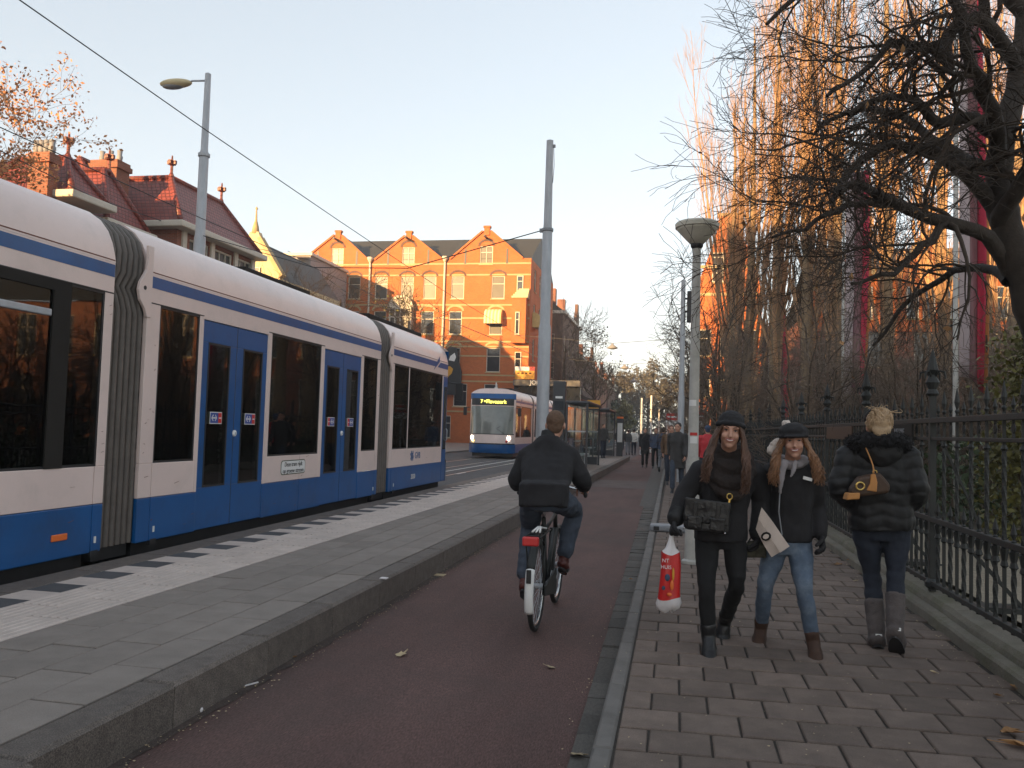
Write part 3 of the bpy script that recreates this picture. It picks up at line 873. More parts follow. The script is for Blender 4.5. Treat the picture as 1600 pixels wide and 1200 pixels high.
def bellows(root, SX, y0, y1, ribs=6, head=True):
    """rubber concertina with a stepped edge and the white fairing over its joint"""
    WD = 2.4
    prof = [(-.03, .33), (-.03, 1.2), (-.03, 2.62), (-.045, 2.75), (-.075, 2.86), (-.04, 3.0), (-.05, 3.2), (-.10, 3.36), (-.2, 3.47), (-.34, 3.55), (-.7, 3.60), (-1.2, 3.61)]
    sh = lambda z: -.07 * math.exp(-((z - 2.86) / .13) ** 2)
    full = [(SX + x, z) for x, z in prof] + [(SX - WD - x, z) for x, z in reversed(prof[:-1])]
    lo, hi = y0, y1
    w = (hi - lo) / ribs
    for k in range(ribs):
        mb = MB()
        R_ = []
        for u, dep in ((.1, .07), (.14, .02), (.3, .0), (.65, 0.0), (.86, .02), (.9, .07)):
            R_.append([(x + (-dep if x > SX - 1.2 else dep), lo + (k + u) * w + sh(z), z - (dep if z > 3.5 else 0)) for x, z in full])
        mb.rings(R_, cap=False, close=False)
        mb.build('bellows_fold', M['bellows'], root, smooth=True)
    mb = MB(); mb.rings([[(x + (-.05 if x > SX - 1.2 else .05), y + sh(z), z - (.05 if z > 3.5 else 0)) for x, z in full] for y in (lo, hi)], cap=False, close=False); mb.build('bellows_groove_shade', M['dark'], root, smooth=True)  # dark sheet behind the folds puts the missing groove shade into colour
    # fairing plate of white metal on the module's edge, widening at the top, with its dark bolt
    mb = MB()
    pl = [(hi - .02, 2.60), (hi + .045, 2.60), (hi + .045, 3.52), (hi - .045, 3.5), (hi - .04, 3.2), (hi - .05, 3.08), (hi - .15, 2.94), (hi - .17, 2.86), (hi - .14, 2.76), (hi - .06, 2.68)]
    if head:
        mb.prism([(SX - .02, y, z if z < 3.3 else 3.33) for y, z in pl], (.032, 0, 0)); mb.build('joint_fairing', M['white'], root, bevel=.004)
        b = MB(); b.lathe([(0, .004), (.022, .004), (.022, -.005)], 12, (SX + .012, hi - .075, 2.89), (1, 0, 0)); b.build('joint_bolt', M['dark'], root)
    mb = MB(); mb.box(SX - WD + .1, SX - .1, lo, hi, .2, .4); mb.build('gangway_floor', M['dark'], root)

def tram_nose(root, SX, yb, s, lit=False, line='7', dest='Flevopark'):
    """curved front: yb is where the straight side ends, s the direction of the nose"""
    XC = SX - 1.2
    def prow(z):      # how far the centre line stands out before the side's end
        zz = [.3, .5, .76, 1.0, 1.25, 2.0, 2.75, 3.1, 3.35, 3.6]
        oo = [.78, .86, .86, .84, .80, .66, .46, .34, .18, -.2]
        return float(np.interp(z, zz, oo))
    def pt(u, z, o=0.0):   # u -1..1 across the front
        x = XC + u * 1.2 * (1 - .0 * abs(u)); f = (1 - abs(u) ** 3.2)
        y = yb + s * prow(z) * max(f, 0) ** .8 + s * o
        if abs(u) > .97: x += math.copysign(o, u) * .5
        return (x, y, z)
    def patch(name, u0, u1, z0, z1, o, m, nu=14, nz=8, parent=None):
        mb = MB(); U = np.linspace(u0, u1, nu); Z = np.linspace(z0, z1, nz)
        mb.add([pt(u, z, o) for z in Z for u in U], [(j * nu + i, j * nu + i + 1, (j + 1) * nu + i + 1, (j + 1) * nu + i) for j in range(nz - 1) for i in range(nu - 1)])
        return mb.build(name, m, parent or root, smooth=True)
    patch('front_shell', -1, 1, .76, 3.05, 0, M['white'], 34, 18)
    patch('roof_front', -1, 1, 3.05, 3.35, 0, M['blue'], 24, 5)
    mb = MB()
    top = [pt(u, 3.35) for u in np.linspace(-1, 1, 17)]
    bk = [(XC + u * 1.2, yb - s * .02, 3.35 + .28 * (1 - abs(u) ** 4)) for u in np.linspace(-1, 1, 17)]
    mb.rings([top, bk], cap=False, close=False); mb.build('roof_cap', M['white'], root, smooth=True)
    patch('bumper', -1, 1, .30, .74, .03, M['blue'], 26, 6)
    patch('bumper_strip', -.99, .99, .735, .80, .022, M['dark'], 24, 3)
    patch('windscreen', -.93, .93, 1.28, 2.70, .012, M['screen'], 26, 12)
    patch('screen_edge', -.96, .96, 1.24, 1.30, .010, M['dark'], 24, 3)
    patch('destination_box', -.93, .93, 2.74, 3.09, .014, M['dark'], 24, 4)
    yl = yb + s * (prow(2.9) + .022)
    if s < 0:
        lettering(line, .27, M['led'], (XC - .52, yl - .01, 2.92), '-Y', root, 'line_number')
        lettering('=', .24, M['led'], (XC - .34, yl - .012, 2.93), '-Y', root, 'line_mark')
        lettering(dest, .27, M['led'], (XC + .25, yl - .012, 2.92), '-Y', root, 'destination')
    for u in (-.78, .78):
        p = pt(u, 1.06, .0)
        mb = MB(); mb.lathe([(0, .03), (.085, .025), (.10, .0), (.10, -.06)], 16, (p[0], p[1], p[2]), (u * .35, s, 0)); mb.build('headlight', M['lamp_on'], root, smooth=True)
        p = pt(u * .92, .90, .0)
        mb = MB(); mb.lathe([(0, .03), (.06, .025), (.065, -.05)], 14, (p[0], p[1], p[2]), (u * .3, s, 0)); mb.build('indicator_lamp', M['amber_on'] if u < 0 else M['red'], root, smooth=True)
    # wiper
    mb = MB(); a = V(*pt(.62, 1.3, .03)); b = V(*pt(.30, 1.55, .03)); mb.bar(a, b, .02); mb.bar(b + V(.05, 0, .03), V(*pt(.85, 2.0, .035)), .018); mb.build('wiper', M['dark'], root)
    # mirror arm
    for u in (-1, 1):
        mb = MB(); a = V(XC + u * 1.2, yb + s * .1, 2.62); mb.bar(a, a + V(u * .22, s * .12, -.02), .035)
        mb.box(*sorted((a[0] + u * .14, a[0] + u * .32)), *sorted((a[1] + s * .1, a[1] + s * .17)), 2.2, 2.62); mb.build('mirror', M['dark'], root, bevel=.02)

def tram_inside(root, SX, y0, y1, n, rng):
    for k in range(n):
        y = y0 + (y1 - y0) * (k + .5) / n
        for x in (SX - .42, SX - 1.95):
            mb = MB(); mb.box(x - .2, x + .2, y - .2, y + .2, .80, .88); mb.box(x - .2, x + .2, y + .17, y + .24, .86, 1.45); mb.box(x - .05, x + .05, y - .05, y + .05, .42, .80)
            mb.build('seat', M['seat'], root, bevel=.03)
        mb = MB(); mb.tube([(SX - .75, y, .42), (SX - .75, y, 2.95)], .017, 8); mb.build('hand_pole', M['rail_pale'], root, smooth=True)

# --- the near tram
SX1 = -5.3
tram = thing('tram', 'long white tram with blue skirt and stripe standing at the platform on the left', 'tram', (-6.5, 10, 0))
tram_module(tram, SX1, -9.0, 7.02, [(-3.0, -.2), (-.1, 2.6), (2.7, 6.30), (6.44, 6.90)], [(-6.0, -5.2, -4.4)], seams=(6.88,), detail=False)
bellows(tram, SX1, 7.02, 7.54, 6)
tram_module(tram, SX1, 7.54, 14.38, [(7.76, 8.50), (10.22, 11.80), (13.56, 14.24)], [(8.58, 9.345, 10.11), (11.92, 12.68, 13.44)], seams=(7.75, 11.2, 14.24))
bellows(tram, SX1, 14.38, 15.0, 6)
tram_module(tram, SX1, 15.0, 18.92, [(15.16, 16.05), (16.09, 18.5)], [], seams=(15.14,))
tram_nose(tram, SX1, 18.92, 1)
# cab door beside the nose
mb = MB(); mb.box(-5.34, -5.292, 18.575, 18.90, .325, 2.74); cabd = mb.build('cab_door', M['blue'], tram, bevel=.01)
mb = MB(); mb.box(-5.295, -5.288, 18.62, 18.86, 1.05, 2.5); mb.build('pane', M['pane'], cabd)
mb = MB(); mb.tube([(-5.28, 18.84, 1.25), (-5.255, 18.84, 1.28), (-5.255, 18.84, 1.5), (-5.28, 18.84, 1.53)], .012, 8); mb.build('handle', M['steel'], cabd, smooth=True)
tram_inside(tram, SX1, -7, 6.5, 9, RNG)
tram_inside(tram, SX1, 10.3, 11.7, 2, RNG)
tram_inside(tram, SX1, 15.3, 17.5, 2, RNG)
# hopper window with its sill bar in the rear module, orange validators
mb = MB()
mb.box(-5.31, -5.293, 2.7, 6.24, 2.66, 2.752); mb.box(-5.31, -5.293, 6.24, 6.45, 1.112, 2.752); mb.build('window_surround', M['darkgrey'], tram)
mb = MB(); mb.box(-5.325, -5.288, 2.72, 6.22, 2.43, 2.49); mb.build('hopper_bar', M['steel'], tram, bevel=.008)
for y, z in ((6.68, 2.08), (15.62, 2.0)):
    mb = MB(); mb.box(-5.52, -5.42, y - .07, y + .07, z - .17, z + .17); mb.build('ticket_validator', M['orange'], tram, bevel=.03)
mb = MB(); mb.tube([(-5.42, 10.25, 2.42), (-5.42, 11.78, 2.42)], .016, 8); mb.tube([(-5.42, 10.85, 2.42), (-5.42, 10.85, 2.9)], .012, 8); mb.tube([(-5.42, 10.9, 2.40), (-5.42, 10.9, 1.6)], .016, 8); mb.build('hand_rail', M['rail_pale'], tram, smooth=True)
# roof gear
mb = MB(); mb.box(-6.9, -5.78, 14.95, 18.3, 3.60, 3.70); mb.build('roof_box', M['darkgrey'], tram, bevel=.02)
mb = MB(); mb.box(-7.1, -5.9, 10.5, 12.6, 3.6, 3.72); mb.build('roof_box', M['darkgrey'], tram, bevel=.02)
# markings
mb = MB()
for k in range(2):
    for j in range(2):
        y = 16.30 + k * .10 + j * .02; z = .965 - j * .085
        mb.prism([(-5.302, y, z), (-5.302, y + .085, z + .03), (-5.302, y + .085, z + .075), (-5.302, y, z + .045)], (.006, 0, 0))
        mb.prism([(-5.302, y + .03, z - .03), (-5.302, y + .06, z - .02), (-5.302, y + .075, z + .10), (-5.302, y + .045, z + .09)], (.0062, 0, 0))
mb.build('emblem', M['blue'], tram)
lettering('GVB', .19, M['blue'], (-5.297, 16.78, .955), '+X', tram, 'lettering')
lettering('2030', .14, M['signwhite'], (-5.293, 16.5, .53), '+X', tram, 'fleet_number')
# lightning-like flash across the stripe near the cab
mb = MB()
mb.prism([(-5.299, 17.75, 2.83), (-5.299, 17.95, 3.0), (-5.299, 18.2, 3.17), (-5.299, 18.2, 3.03), (-5.299, 17.95, 2.93)], (.004, 0, 0)); mb.build('stripe_flash', M['blue'], tram)
mb = MB()
mb.prism([(-5.2965, 17.83, 2.85), (-5.2965, 17.90, 2.85), (-5.2965, 18.28, 3.045), (-5.2965, 18.20, 3.045)], (.004, 0, 0)); mb.build('stripe_flash', M['white'], tram)
# round-cornered notice
mb = MB()
def rrect(y0, y1, z0, z1, r, x):
    P = []
    for cy, cz, a0 in ((y1 - r, z1 - r, 0), (y0 + r, z1 - r, 90), (y0 + r, z0 + r, 180), (y1 - r, z0 + r, 270)):
        for k in range(4): a = R(a0 + k * 30); P.append((x, cy + r * math.cos(a), cz + r * math.sin(a)))
    return P
nz_ = MB(); nz_.prism(rrect(10.62, 11.38, .845, 1.045, .05, -5.299), (.002, 0, 0)); nb = nz_.build('notice', M['leaf_dk'], tram)
nz_ = MB(); nz_.prism(rrect(10.632, 11.368, .857, 1.033, .045, -5.2972), (.002, 0, 0)); nz_.build('notice_face', M['signwhite'], nb)
lettering('Deze tram rijdt', .088, M['dark'], (-5.294, 11.0, .985), '+X', tram, 'notice_lettering')
lettering('op groene stroom', .088, M['dark'], (-5.294, 11.0, .895), '+X', tram, 'notice_lettering')
mb = MB(); mb.box(-5.30, -5.285, 6.37, 6.56, .475, .535); mb.build('side_marker', M['orange'], tram, bevel=.008)
for y in (6.93, 7.82, 14.2, 15.3):
    mb = MB(); mb.box(-5.32, -5.29, y - .012, y + .012, .40, .46); mb.build('panel_latch', M['signwhite'], tram)
    mb = MB(); mb.box(-5.33, -5.295, y - .05, y + .05, .27, .33); mb.build('skirt_bracket', M['dark'], tram)

rs_ = random.Random(4); mb = MB()
for k in range(46):
    y = rs_.choice([rs_.uniform(4.5, 6.8), rs_.uniform(7.6, 8.5), rs_.uniform(10.3, 11.8), rs_.uniform(15.3, 18.3)]); z = rs_.choice([rs_.uniform(.80, 1.08), rs_.uniform(.36, .74), rs_.uniform(1.2, 2.7)])
    if z > 1.15: y = rs_.choice([6.96, 7.6, 7.68, 14.31]) + rs_.uniform(-.03, .03)
    L_ = rs_.uniform(.015, .09) * (.4 if z > 1.15 else 1); mb.bar((-5.2985 if z > .76 else -5.2965, y, z), (-5.2985 if z > .76 else -5.2965, y + L_, z + rs_.uniform(-.012, .02)), rs_.uniform(.003, .010), .002, ref=V(0, 0, 1))
sf = mb.build('scuffs', M['redline'], tram); sf['kind'] = 'stuff'
# --- the tram coming the other way
SX2 = -8.1
tram2 = thing('tram', 'oncoming white and blue tram with lit headlights and yellow destination sign', 'tram', (-9.3, 50, 0))
YB = 42.1
tram_module(tram2, SX2, YB, 47.2, [(YB + .05, YB + 1.35), (YB + 1.5, YB + 4.75)], [], detail=False)
bellows(tram2, SX2, 47.2, 47.75, 5, head=False)
tram_module(tram2, SX2, 47.75, 54.8, [(48, 49.2), (51, 52.4)], [(49.3, 50.05, 50.8), (52.6, 53.3, 54.0)], detail=False)
bellows(tram2, SX2, 54.8, 55.35, 5, head=False)
tram_module(tram2, SX2, 55.35, 66, [(56, 58.5), (59, 61.5), (62, 65)], [], detail=False)
tram_nose(tram2, SX2, YB, -1, True)
tram_inside(tram2, SX2, YB + 2, 47, 2, RNG)
mb = MB(); mb.prism([(-8.099, 43.3, 2.83), (-8.099, 43.5, 3.0), (-8.099, 43.75, 3.2), (-8.099, 43.75, 3.03), (-8.099, 43.5, 2.93)], (.004, 0, 0)); mb.build('stripe_flash', M['blue'], tram2)
mb = MB()
mb.box(-9.9, -8.7, 44, 46.5, 3.6, 3.74); mb.build('roof_box', M['darkgrey'], tram2, bevel=.03)
mb = MB(); mb.tube([(-9.25, 42.4, 3.55), (-9.25, 42.4, 3.95)], .03, 8); mb.lathe([(0, 0), (.09, 0), (.09, .1), (0, .1)], 10, (-9.25, 42.4, 3.58)); mb.build('aerial', M['signwhite'], tram2)

# ------------------------------------------------------------------ buildings
def wmap(facing, plane):
    """local (u along the wall, z, d outward) -> world"""
    if facing == '-Y': return lambda u, z, d=0: (u, plane - d, z)
    if facing == '+X': return lambda u, z, d=0: (plane + d, u, z)
    if facing == '-X': return lambda u, z, d=0: (plane - d, u, z)
    return lambda u, z, d=0: (u, plane + d, z)
def wbox(mb, w, u0, u1, z0, z1, d0, d1):
    a, b = w(u0, z0, d0), w(u1, z1, d1)
    mb.box(a[0], b[0], a[1], b[1], a[2], b[2])
def wall_holes(mb, w, u0, u1, z0, z1, rects, depth=.16):
    us = sorted({u0, u1, *[r[0] for r in rects], *[r[1] for r in rects]}); us = [u for u in us if u0 <= u <= u1]
    zs = sorted({z0, z1, *[r[2] for r in rects], *[r[3] for r in rects]}); zs = [z for z in zs if z0 <= z <= z1]
    for a, b in zip(us[:-1], us[1:]):
        for c, d in zip(zs[:-1], zs[1:]):
            mu, mz = (a + b) / 2, (c + d) / 2
            if any(r[0] < mu < r[1] and r[2] < mz < r[3] for r in rects): continue
            mb.quad(w(a, c), w(b, c), w(b, d), w(a, d))
    for r in rects:
        for p, q in (((r[0], r[2]), (r[1], r[2])), ((r[1], r[2]), (r[1], r[3])), ((r[1], r[3]), (r[0], r[3]) if r[3] < z1 else (r[1], r[3])), ((r[0], r[3]), (r[0], r[2]))):
            mb.quad(w(*p), w(*q), w(*q, -depth), w(*p, -depth))
def window(root, w, r, depth=.13, pane='pane', mull=1, bar=True, fw=.07, name='window', frame='winwhite'):
    u0, u1, z0, z1 = r
    f = MB()
    for q in ((u0, u0 + fw, z0, z1), (u1 - fw, u1, z0, z1), (u0 + fw, u1 - fw, z0, z0 + fw), (u0 + fw, u1 - fw, z1 - fw, z1)):
        wbox(f, w, *q, -depth - .03, -depth + .06)
    if bar:
        zb = z0 + (z1 - z0) * .66; wbox(f, w, u0 + fw, u1 - fw, zb - .03, zb + .03, -depth - .02, -depth + .04)
    for k in range(1, mull):
        uu = u0 + (u1 - u0) * k / mull; wbox(f, w, uu - .025, uu + .025, z0 + fw, z1 - fw, -depth - .022, -depth + .045)
    fo = f.build(name, M[frame], root)
    p = MB(); p.quad(w(u0, z0, -depth - .01), w(u1, z0, -depth - .01), w(u1, z1, -depth - .01), w(u0, z1, -depth - .01)); p.build('pane', M[pane], fo)
    s = MB(); wbox(s, w, u0 - .08, u1 + .08, z0 - .10, z0 - .004, -.02, .07); s.build('sill', M['stone'], fo)
    return fo
def arch(root, w, u0, u1, z, rise, m='stone', t=.22):
    mb = MB(); P = []; c = (u0 + u1) / 2; h = (u1 - u0) / 2
    for k in range(9):
        a = math.pi * k / 8; P.append((c - (h + t) * math.cos(a), z + (rise + t) * math.sin(a)))
    Q = []
    for k in range(9):
        a = math.pi * k / 8; Q.append((c - h * math.cos(a), z + rise * math.sin(a)))
    for k in range(8):
        mb.prism([w(*P[k], .0), w(*P[k + 1], .0), w(*Q[k + 1], .0), w(*Q[k], .0)], np.array(w(0, 0, .05)) - np.array(w(0, 0, 0)))
    return mb.build('arch', M[m], root)

# --- the orange brick block with three gables
OY = 75.0
ob = thing('brick_building', 'tall orange brick building with three pointed gables across the square', 'building', (-24.5, 80, 0))
w = wmap('-Y', OY)
U0, U1, ZE = -36.3, -13.4, 17.35
def pxu(x): return U0 + (x - 470.0) * 0.06355
def pyz(y): return 17.35 - (y - 405.0) * 0.0590
rects = []
styles = []
def addw(x, y0, y1, wd, pane='curtain'):
    u = pxu(x); rects.append((u - wd / 2, u + wd / 2, pyz(y1), pyz(y0))); styles.append(pane)
for x in (491, 527, 559, 602, 643, 678, 721, 782): addw(x, 433, 469, 1.25)
for x in (491, 527, 559, 602, 676, 719, 780): addw(x, 489, 526, 1.25, 'pane' if x in (676, 719) else 'curtain')
for x in (491, 527, 559, 602, 643, 676, 718, 778): addw(x, 547, 585, 1.3, 'pane')
for x in (491, 530, 570, 610, 650, 690, 730, 776): addw(x, 604, 640, 1.3, 'pane')
for x in (500, 560, 620, 700, 770): addw(x, 655, 690, 2.2, 'pane')
GW = [(pxu(g) - .62, pxu(g) + .62, pyz(414), ZE) for g in (530, 643, 763)]
mb = MB(); wall_holes(mb, w, U0, U1, 0.1, ZE, rects + GW)
# right-hand wall along the street, with its own openings
w2 = wmap('+X', U1)
r2 = []
for y in (77.5, 80.6, 84, 87.2):
    for z in (1.2, 4.6, 8.0, 11.3, 14.6): r2.append((y - .6, y + .6, z, z + 2.1))
wall_holes(mb, w2, OY, OY + 14, 0.1, ZE, r2)
mb.quad((U0, OY, .1), (U0, OY + 14, .1), (U0, OY + 14, ZE), (U0, OY, ZE)); mb.quad((U0, OY + 14, .1), (U1, OY + 14, .1), (U1, OY + 14, ZE), (U0, OY + 14, ZE))
mb.build('wall', M['brick_or'], ob)
for r, p in zip(rects, styles):
    window(ob, w, r, pane=p)
    if r[2] > 4: arch(ob, w, r[0] - .02, r[1] + .02, r[3] + .03, .38, 'brick_dk' if r[3] > 15 else 'stone', .2)
for r in r2: window(ob, w2, r, pane='pane')
# gables
for gx, gl, gr, pk in ((530, 473, 580, 359), (643, 590, 696, 362), (763, 708, 818, 356)):
    u, a, b, zp = pxu(gx), pxu(gl), pxu(gr), pyz(pk)
    mb = MB(); t = .35
    wu = (u - .62, u + .62); z0, z1 = pyz(414), pyz(385)
    d = np.array((0, t, 0))
    left = [(a, ZE), (wu[0], ZE), (wu[0], z1), (u - .45, zp - .9), (u - .45, zp)]
    # gable face in three pieces round the window opening
    sl = lambda uu: ZE + (zp + .05 - ZE) * (1 - abs(uu - u) / (u - a if uu < u else b - u))
    mb.prism([w(a, ZE), w(wu[0], ZE), w(wu[0], sl(wu[0]))], d)
    mb.prism([w(wu[1], ZE), w(b, ZE), w(wu[1], sl(wu[1]))], d)
    mb.prism([w(wu[0], ZE), w(wu[1], ZE), w(wu[1], z0), w(wu[0], z0)], d) if z0 > ZE else None
    mb.prism([w(wu[0], z1), w(wu[1], z1), w(wu[1], sl(wu[1])), w(u + .35, sl(u + .35)), w(u - .35, sl(u - .35)), w(wu[0], sl(wu[0]))], d)
    mb.build('gable', M['brick_or'], ob)
    mb = MB(); wbox(mb, w, u - .26, u + .26, zp - .7, zp + .02, -.3, .1); wbox(mb, w, u - .34, u + .34, zp + .02, zp + .2, -.34, .14); mb.build('gable_top', M['brick_or'], ob)
    # coping stones on the slopes
    mb = MB()
    for e in (a, b):
        p = np.array(w(e, ZE, -.1)); q = np.array(w(u + (.4 if e > u else -.4), sl(u + (.4 if e > u else -.4)), -.1)); mb.bar(p, q, .16, .5, ref=V(0, 1, 0))
    mb.build('coping', M['brick_or'], ob)
    window(ob, w, (wu[0], wu[1], z0, z1), pane='curtain', mull=2)
    arch(ob, w, wu[0], wu[1], z1 + .03, .45, 'brick_dk', .2)
    mb = MB(); mb.bar(w(u, z1 + .75, -.2), w(u, z1 + .75, 1.1), .16); mb.build('hoist_beam', M['dark'], ob)
    mb = MB()
    for uu in (u - 2.0, u + 2.0): wbox(mb, w, uu - .1, uu + .1, ZE - .5, ZE + .9, -.02, .03)
    mb.build('wall_anchor', M['dark'], ob)
    # gable roof running back
    mb = MB(); top = np.array(w(u, zp - .1, -.2)); 
    mb.add([w(a, ZE, -.2), w(u, zp - .1, -.2), w(b, ZE, -.2), (a, OY + 5, ZE), (u, OY + 5, zp - .1), (b, OY + 5, ZE)], [(0, 1, 4, 3), (1, 2, 5, 4)]); mb.build('gable_roof', M['slate'], ob)
# main roof
zr = 20.45
mb = MB(); A = pxu(481) ; B = U1
mb.add([(U0 - .1, OY + .1, ZE), (B, OY + .1, ZE), (B, OY + 5.5, zr), (A, OY + 5.5, zr), (U0 - .1, OY + 14, ZE), (B, OY + 14, ZE), (B, OY + 8.5, zr), (A, OY + 8.5, zr)],
       [(0, 1, 2, 3), (3, 2, 6, 7), (7, 6, 5, 4), (0, 3, 7, 4), (1, 5, 6, 2)]); mb.build('roof', M['slate'], ob)
# stone bands, drain pipes and the valley heads
for y in (413, 431, 479, 500, 537, 545, 560, 590, 600, 648):
    z = pyz(y); segs = [(U0, U1)]
    for r in rects:
        if r[2] - .1 < z < r[3] + .1:
            segs = [q for a, b in segs for q in ((a, min(b, r[0] - .02)), (max(a, r[1] + .02), b)) if q[1] - q[0] > .05]
    mb = MB()
    for a, b in segs: wbox(mb, w, a, b, z - .07, z + .07, -.02, .025)
    mb.build('stone_band', M['stone'], ob)
for x in (584, 701):
    u = pxu(x); mb = MB(); mb.tube([w(u, ZE + .2, .15), w(u, 4, .15)], .10, 8); mb.lathe([(.1, 0), (.28, .3), (.28, .5)], 8, w(u, ZE - .3, .2)); mb.build('drain_pipe', M['winwhite'], ob)
# bay with a white arched front
u = pxu(637); mb = MB()
for k in range(-2, 3): wbox(mb, w, u + k * .52 - .06, u + k * .52 + .06, pyz(545), pyz(486), .0, .62)
for z in (pyz(545), pyz(520), pyz(500), pyz(486)): wbox(mb, w, u - 1.15, u + 1.15, z - .06, z + .06, .0, .66)
mb.build('bay_frame', M['winwhite'], ob)
mb = MB(); wbox(mb, w, u - 1.08, u + 1.08, pyz(545), pyz(486), .0, .55); mb.build('bay_pane', M['curtain'], ob)
arch(ob, wmap('-Y', OY - .6), u - 1.0, u + 1.0, pyz(486), 1.0, 'winwhite', .28)
mb = MB(); P = [w(u + 1.15 * math.cos(a), pyz(486) + 1.15 * math.sin(a), 0) for a in np.linspace(0, math.pi, 9)]; mb.prism(P, (0, -.58, 0)); mb.build('bay_top', M['winwhite'], ob)
# corner turret: small oriel with a curved head
uc = pxu(815)
mb = MB(); wbox(mb, w, uc - .55, uc + .75, pyz(540), pyz(470), .004, .85); mb.build('oriel', M['brick_or'], ob)
mb = MB()
for k in range(5): wbox(mb, w, uc - .6 + k * .13, uc + .9, pyz(470 - k * 3.2), pyz(466.8 - k * 3.2), .01, .95 - k * .17)
mb.build('oriel_cap', M['plaster'], ob)
window(ob, wmap('-Y', OY - .86), (uc - .2, uc + .2, pyz(527), pyz(492)), depth=-.02)
window(ob, w, (uc - .3, uc + .3, pyz(459), pyz(433)), depth=-.05)
window(ob, w, (uc - .3, uc + .3, pyz(585), pyz(553)), depth=-.05)
mb = MB(); P = [(uc + 1.9, OY + .4), (uc + .6, OY - .9), (uc + .6, OY + .4)]
# awnings over two windows: striped barrel shades
def awning(u, z0, z1, wd, wl, parent):
    n = 10
    for k in range(n):
        mb = MB(); a, b = u - wd / 2 + wd * k / n, u - wd / 2 + wd * (k + 1) / n
        P = [(z1, .02), (z1 - .05, .35), (z1 - .25, .65), (z1 - .6, .85), (z0, .9)]
        mb.rings([[wl(a, z, d) for z, d in P], [wl(b, z, d) for z, d in P]], cap=False, close=False)
        mb.build('awning_stripe', M['awning'] if k % 2 else M['awning2'], parent, smooth=True)
    mb = MB()
    for e in (u - wd / 2, u + wd / 2): mb.add([wl(e, z, d) for z, d in ((z1, .02), (z1 - .05, .35), (z1 - .25, .65), (z1 - .6, .85), (z0, .9), (z0, .02))], [(0, 1, 2, 3, 4, 5)])
    mb.build('awning_side', M['awning'], parent)
awning(pxu(778), pyz(510), pyz(486), 1.6, w, ob)
awning(77.2, pyz(511), pyz(487), 1.7, w2, ob)
# letting board and shop front on the corner
sgn = thing('shop_sign', 'yellow letting board with a white and red header above the corner shop front', 'sign', (pxu(829), OY - .9, pyz(582)))
u = pxu(829)
mb = MB(); wbox(mb, w, u - .95, u + .85, pyz(596), pyz(583), .86, .95); mb.build('board', M['yellow'], sgn)
mb = MB(); wbox(mb, w, u - .95, u + .35, pyz(583), pyz(577), .86, .952); mb.build('header', M['signwhite'], sgn)
mb = MB(); wbox(mb, w, u + .36, u + .85, pyz(583), pyz(577), .86, .954); mb.build('header', M['red'], sgn)
mb = MB()
for k in range(4): wbox(mb, w, u - .75 + k * .36, u - .52 + k * .36, pyz(588), pyz(586), .95, .958)
mb.build('print', M['darkgrey'], sgn)
fas = thing('shop_fascia', 'dark grey shop fascia with white letters under the letting board', 'sign', (pxu(838), OY - .9, pyz(601)))
mb = MB(); wbox(mb, w, u - 1.1, u + 5.0, pyz(606), pyz(597), .5, 1.0); mb.build('panel', M['shopsign'], fas)
lettering('JOD', .55, M['signwhite'], w(u + .95, pyz(601.5), 1.01), '-Y', fas)
mb = MB(); wbox(mb, w, u - 1.1, u + 5, pyz(690), pyz(606), .3, .5); mb.build('shop_window', M['pane'], fas)
# dark advertising panel on the wall beside the tram's nose
adv = thing('advertising_panel', 'black rounded advertising panel with a white and an orange blot on the brick wall', 'sign', w(pxu(718), pyz(590), .3))
mb = MB(); uu = pxu(717)
mb.prism([w(uu + x, pyz(590) + z, .2) for x, z in ((-.9, -1.9), (.95, -1.9), (1.0, .2), (.6, 1.5), (.7, 2.0), (.4, 2.5), (-.2, 2.6), (-.7, 2.2), (-.7, 1.6), (-.3, 1.2), (-.9, .6))], (0, -.25, 0)); mb.build('panel', M['dark'], adv)
mb = MB(); mb.prism([w(uu + x, pyz(590) + z, .455) for x, z in ((-.25, 1.3), (.3, 1.2), (.45, 1.6), (.3, 2.0), (-.1, 1.7))], (0, -.01, 0)); mb.build('white_blot', M['signwhite'], adv)
mb = MB(); mb.prism([w(uu + x, pyz(590) + z, .455) for x, z in ((-.8, -.6), (-.5, -.5), (.1, .1), (.2, .5), (-.1, .75), (-.8, .7))], (0, -.01, 0)); mb.build('orange_blot', M['yellow'], adv)

# --- the villa with red mansard roofs
vil = thing('villa', 'brick villa with steep red tiled roofs and stone finials behind the tram', 'building', (-24, 32, 0))
def mansard(x0, x1, y0, y1, ze, zt, inx, iny, name='roof'):
    """steep tiled skirt rising to a flat top"""
    mb = MB(); a = [(x0, y0, ze), (x1, y0, ze), (x1, y1, ze), (x0, y1, ze)]
    b = [(x0 + inx, y0 + iny, zt), (x1 - inx, y0 + iny, zt), (x1 - inx, y1 - iny, zt), (x0 + inx, y1 - iny, zt)]
    mb.add(a + b, [(0, 1, 5, 4), (1, 2, 6, 5), (2, 3, 7, 6), (3, 0, 4, 7), (4, 5, 6, 7)])
    ro = mb.build(name, M['rooftile'], vil)
    for i in range(4):
        mb = MB(); mb.tube([a[i], b[i]], .12, 8); mb.tube([b[i], b[(i + 1) % 4]], .12, 8); mb.build('ridge_tile', M['rooftile'], ro, smooth=True)
    mb = MB(); mb.box(x0 - .25, x1 + .25, y0 - .25, y1 + .25, ze - .28, ze - .01); mb.build('eaves', M['winwhite'], vil, bevel=.05)
    return b
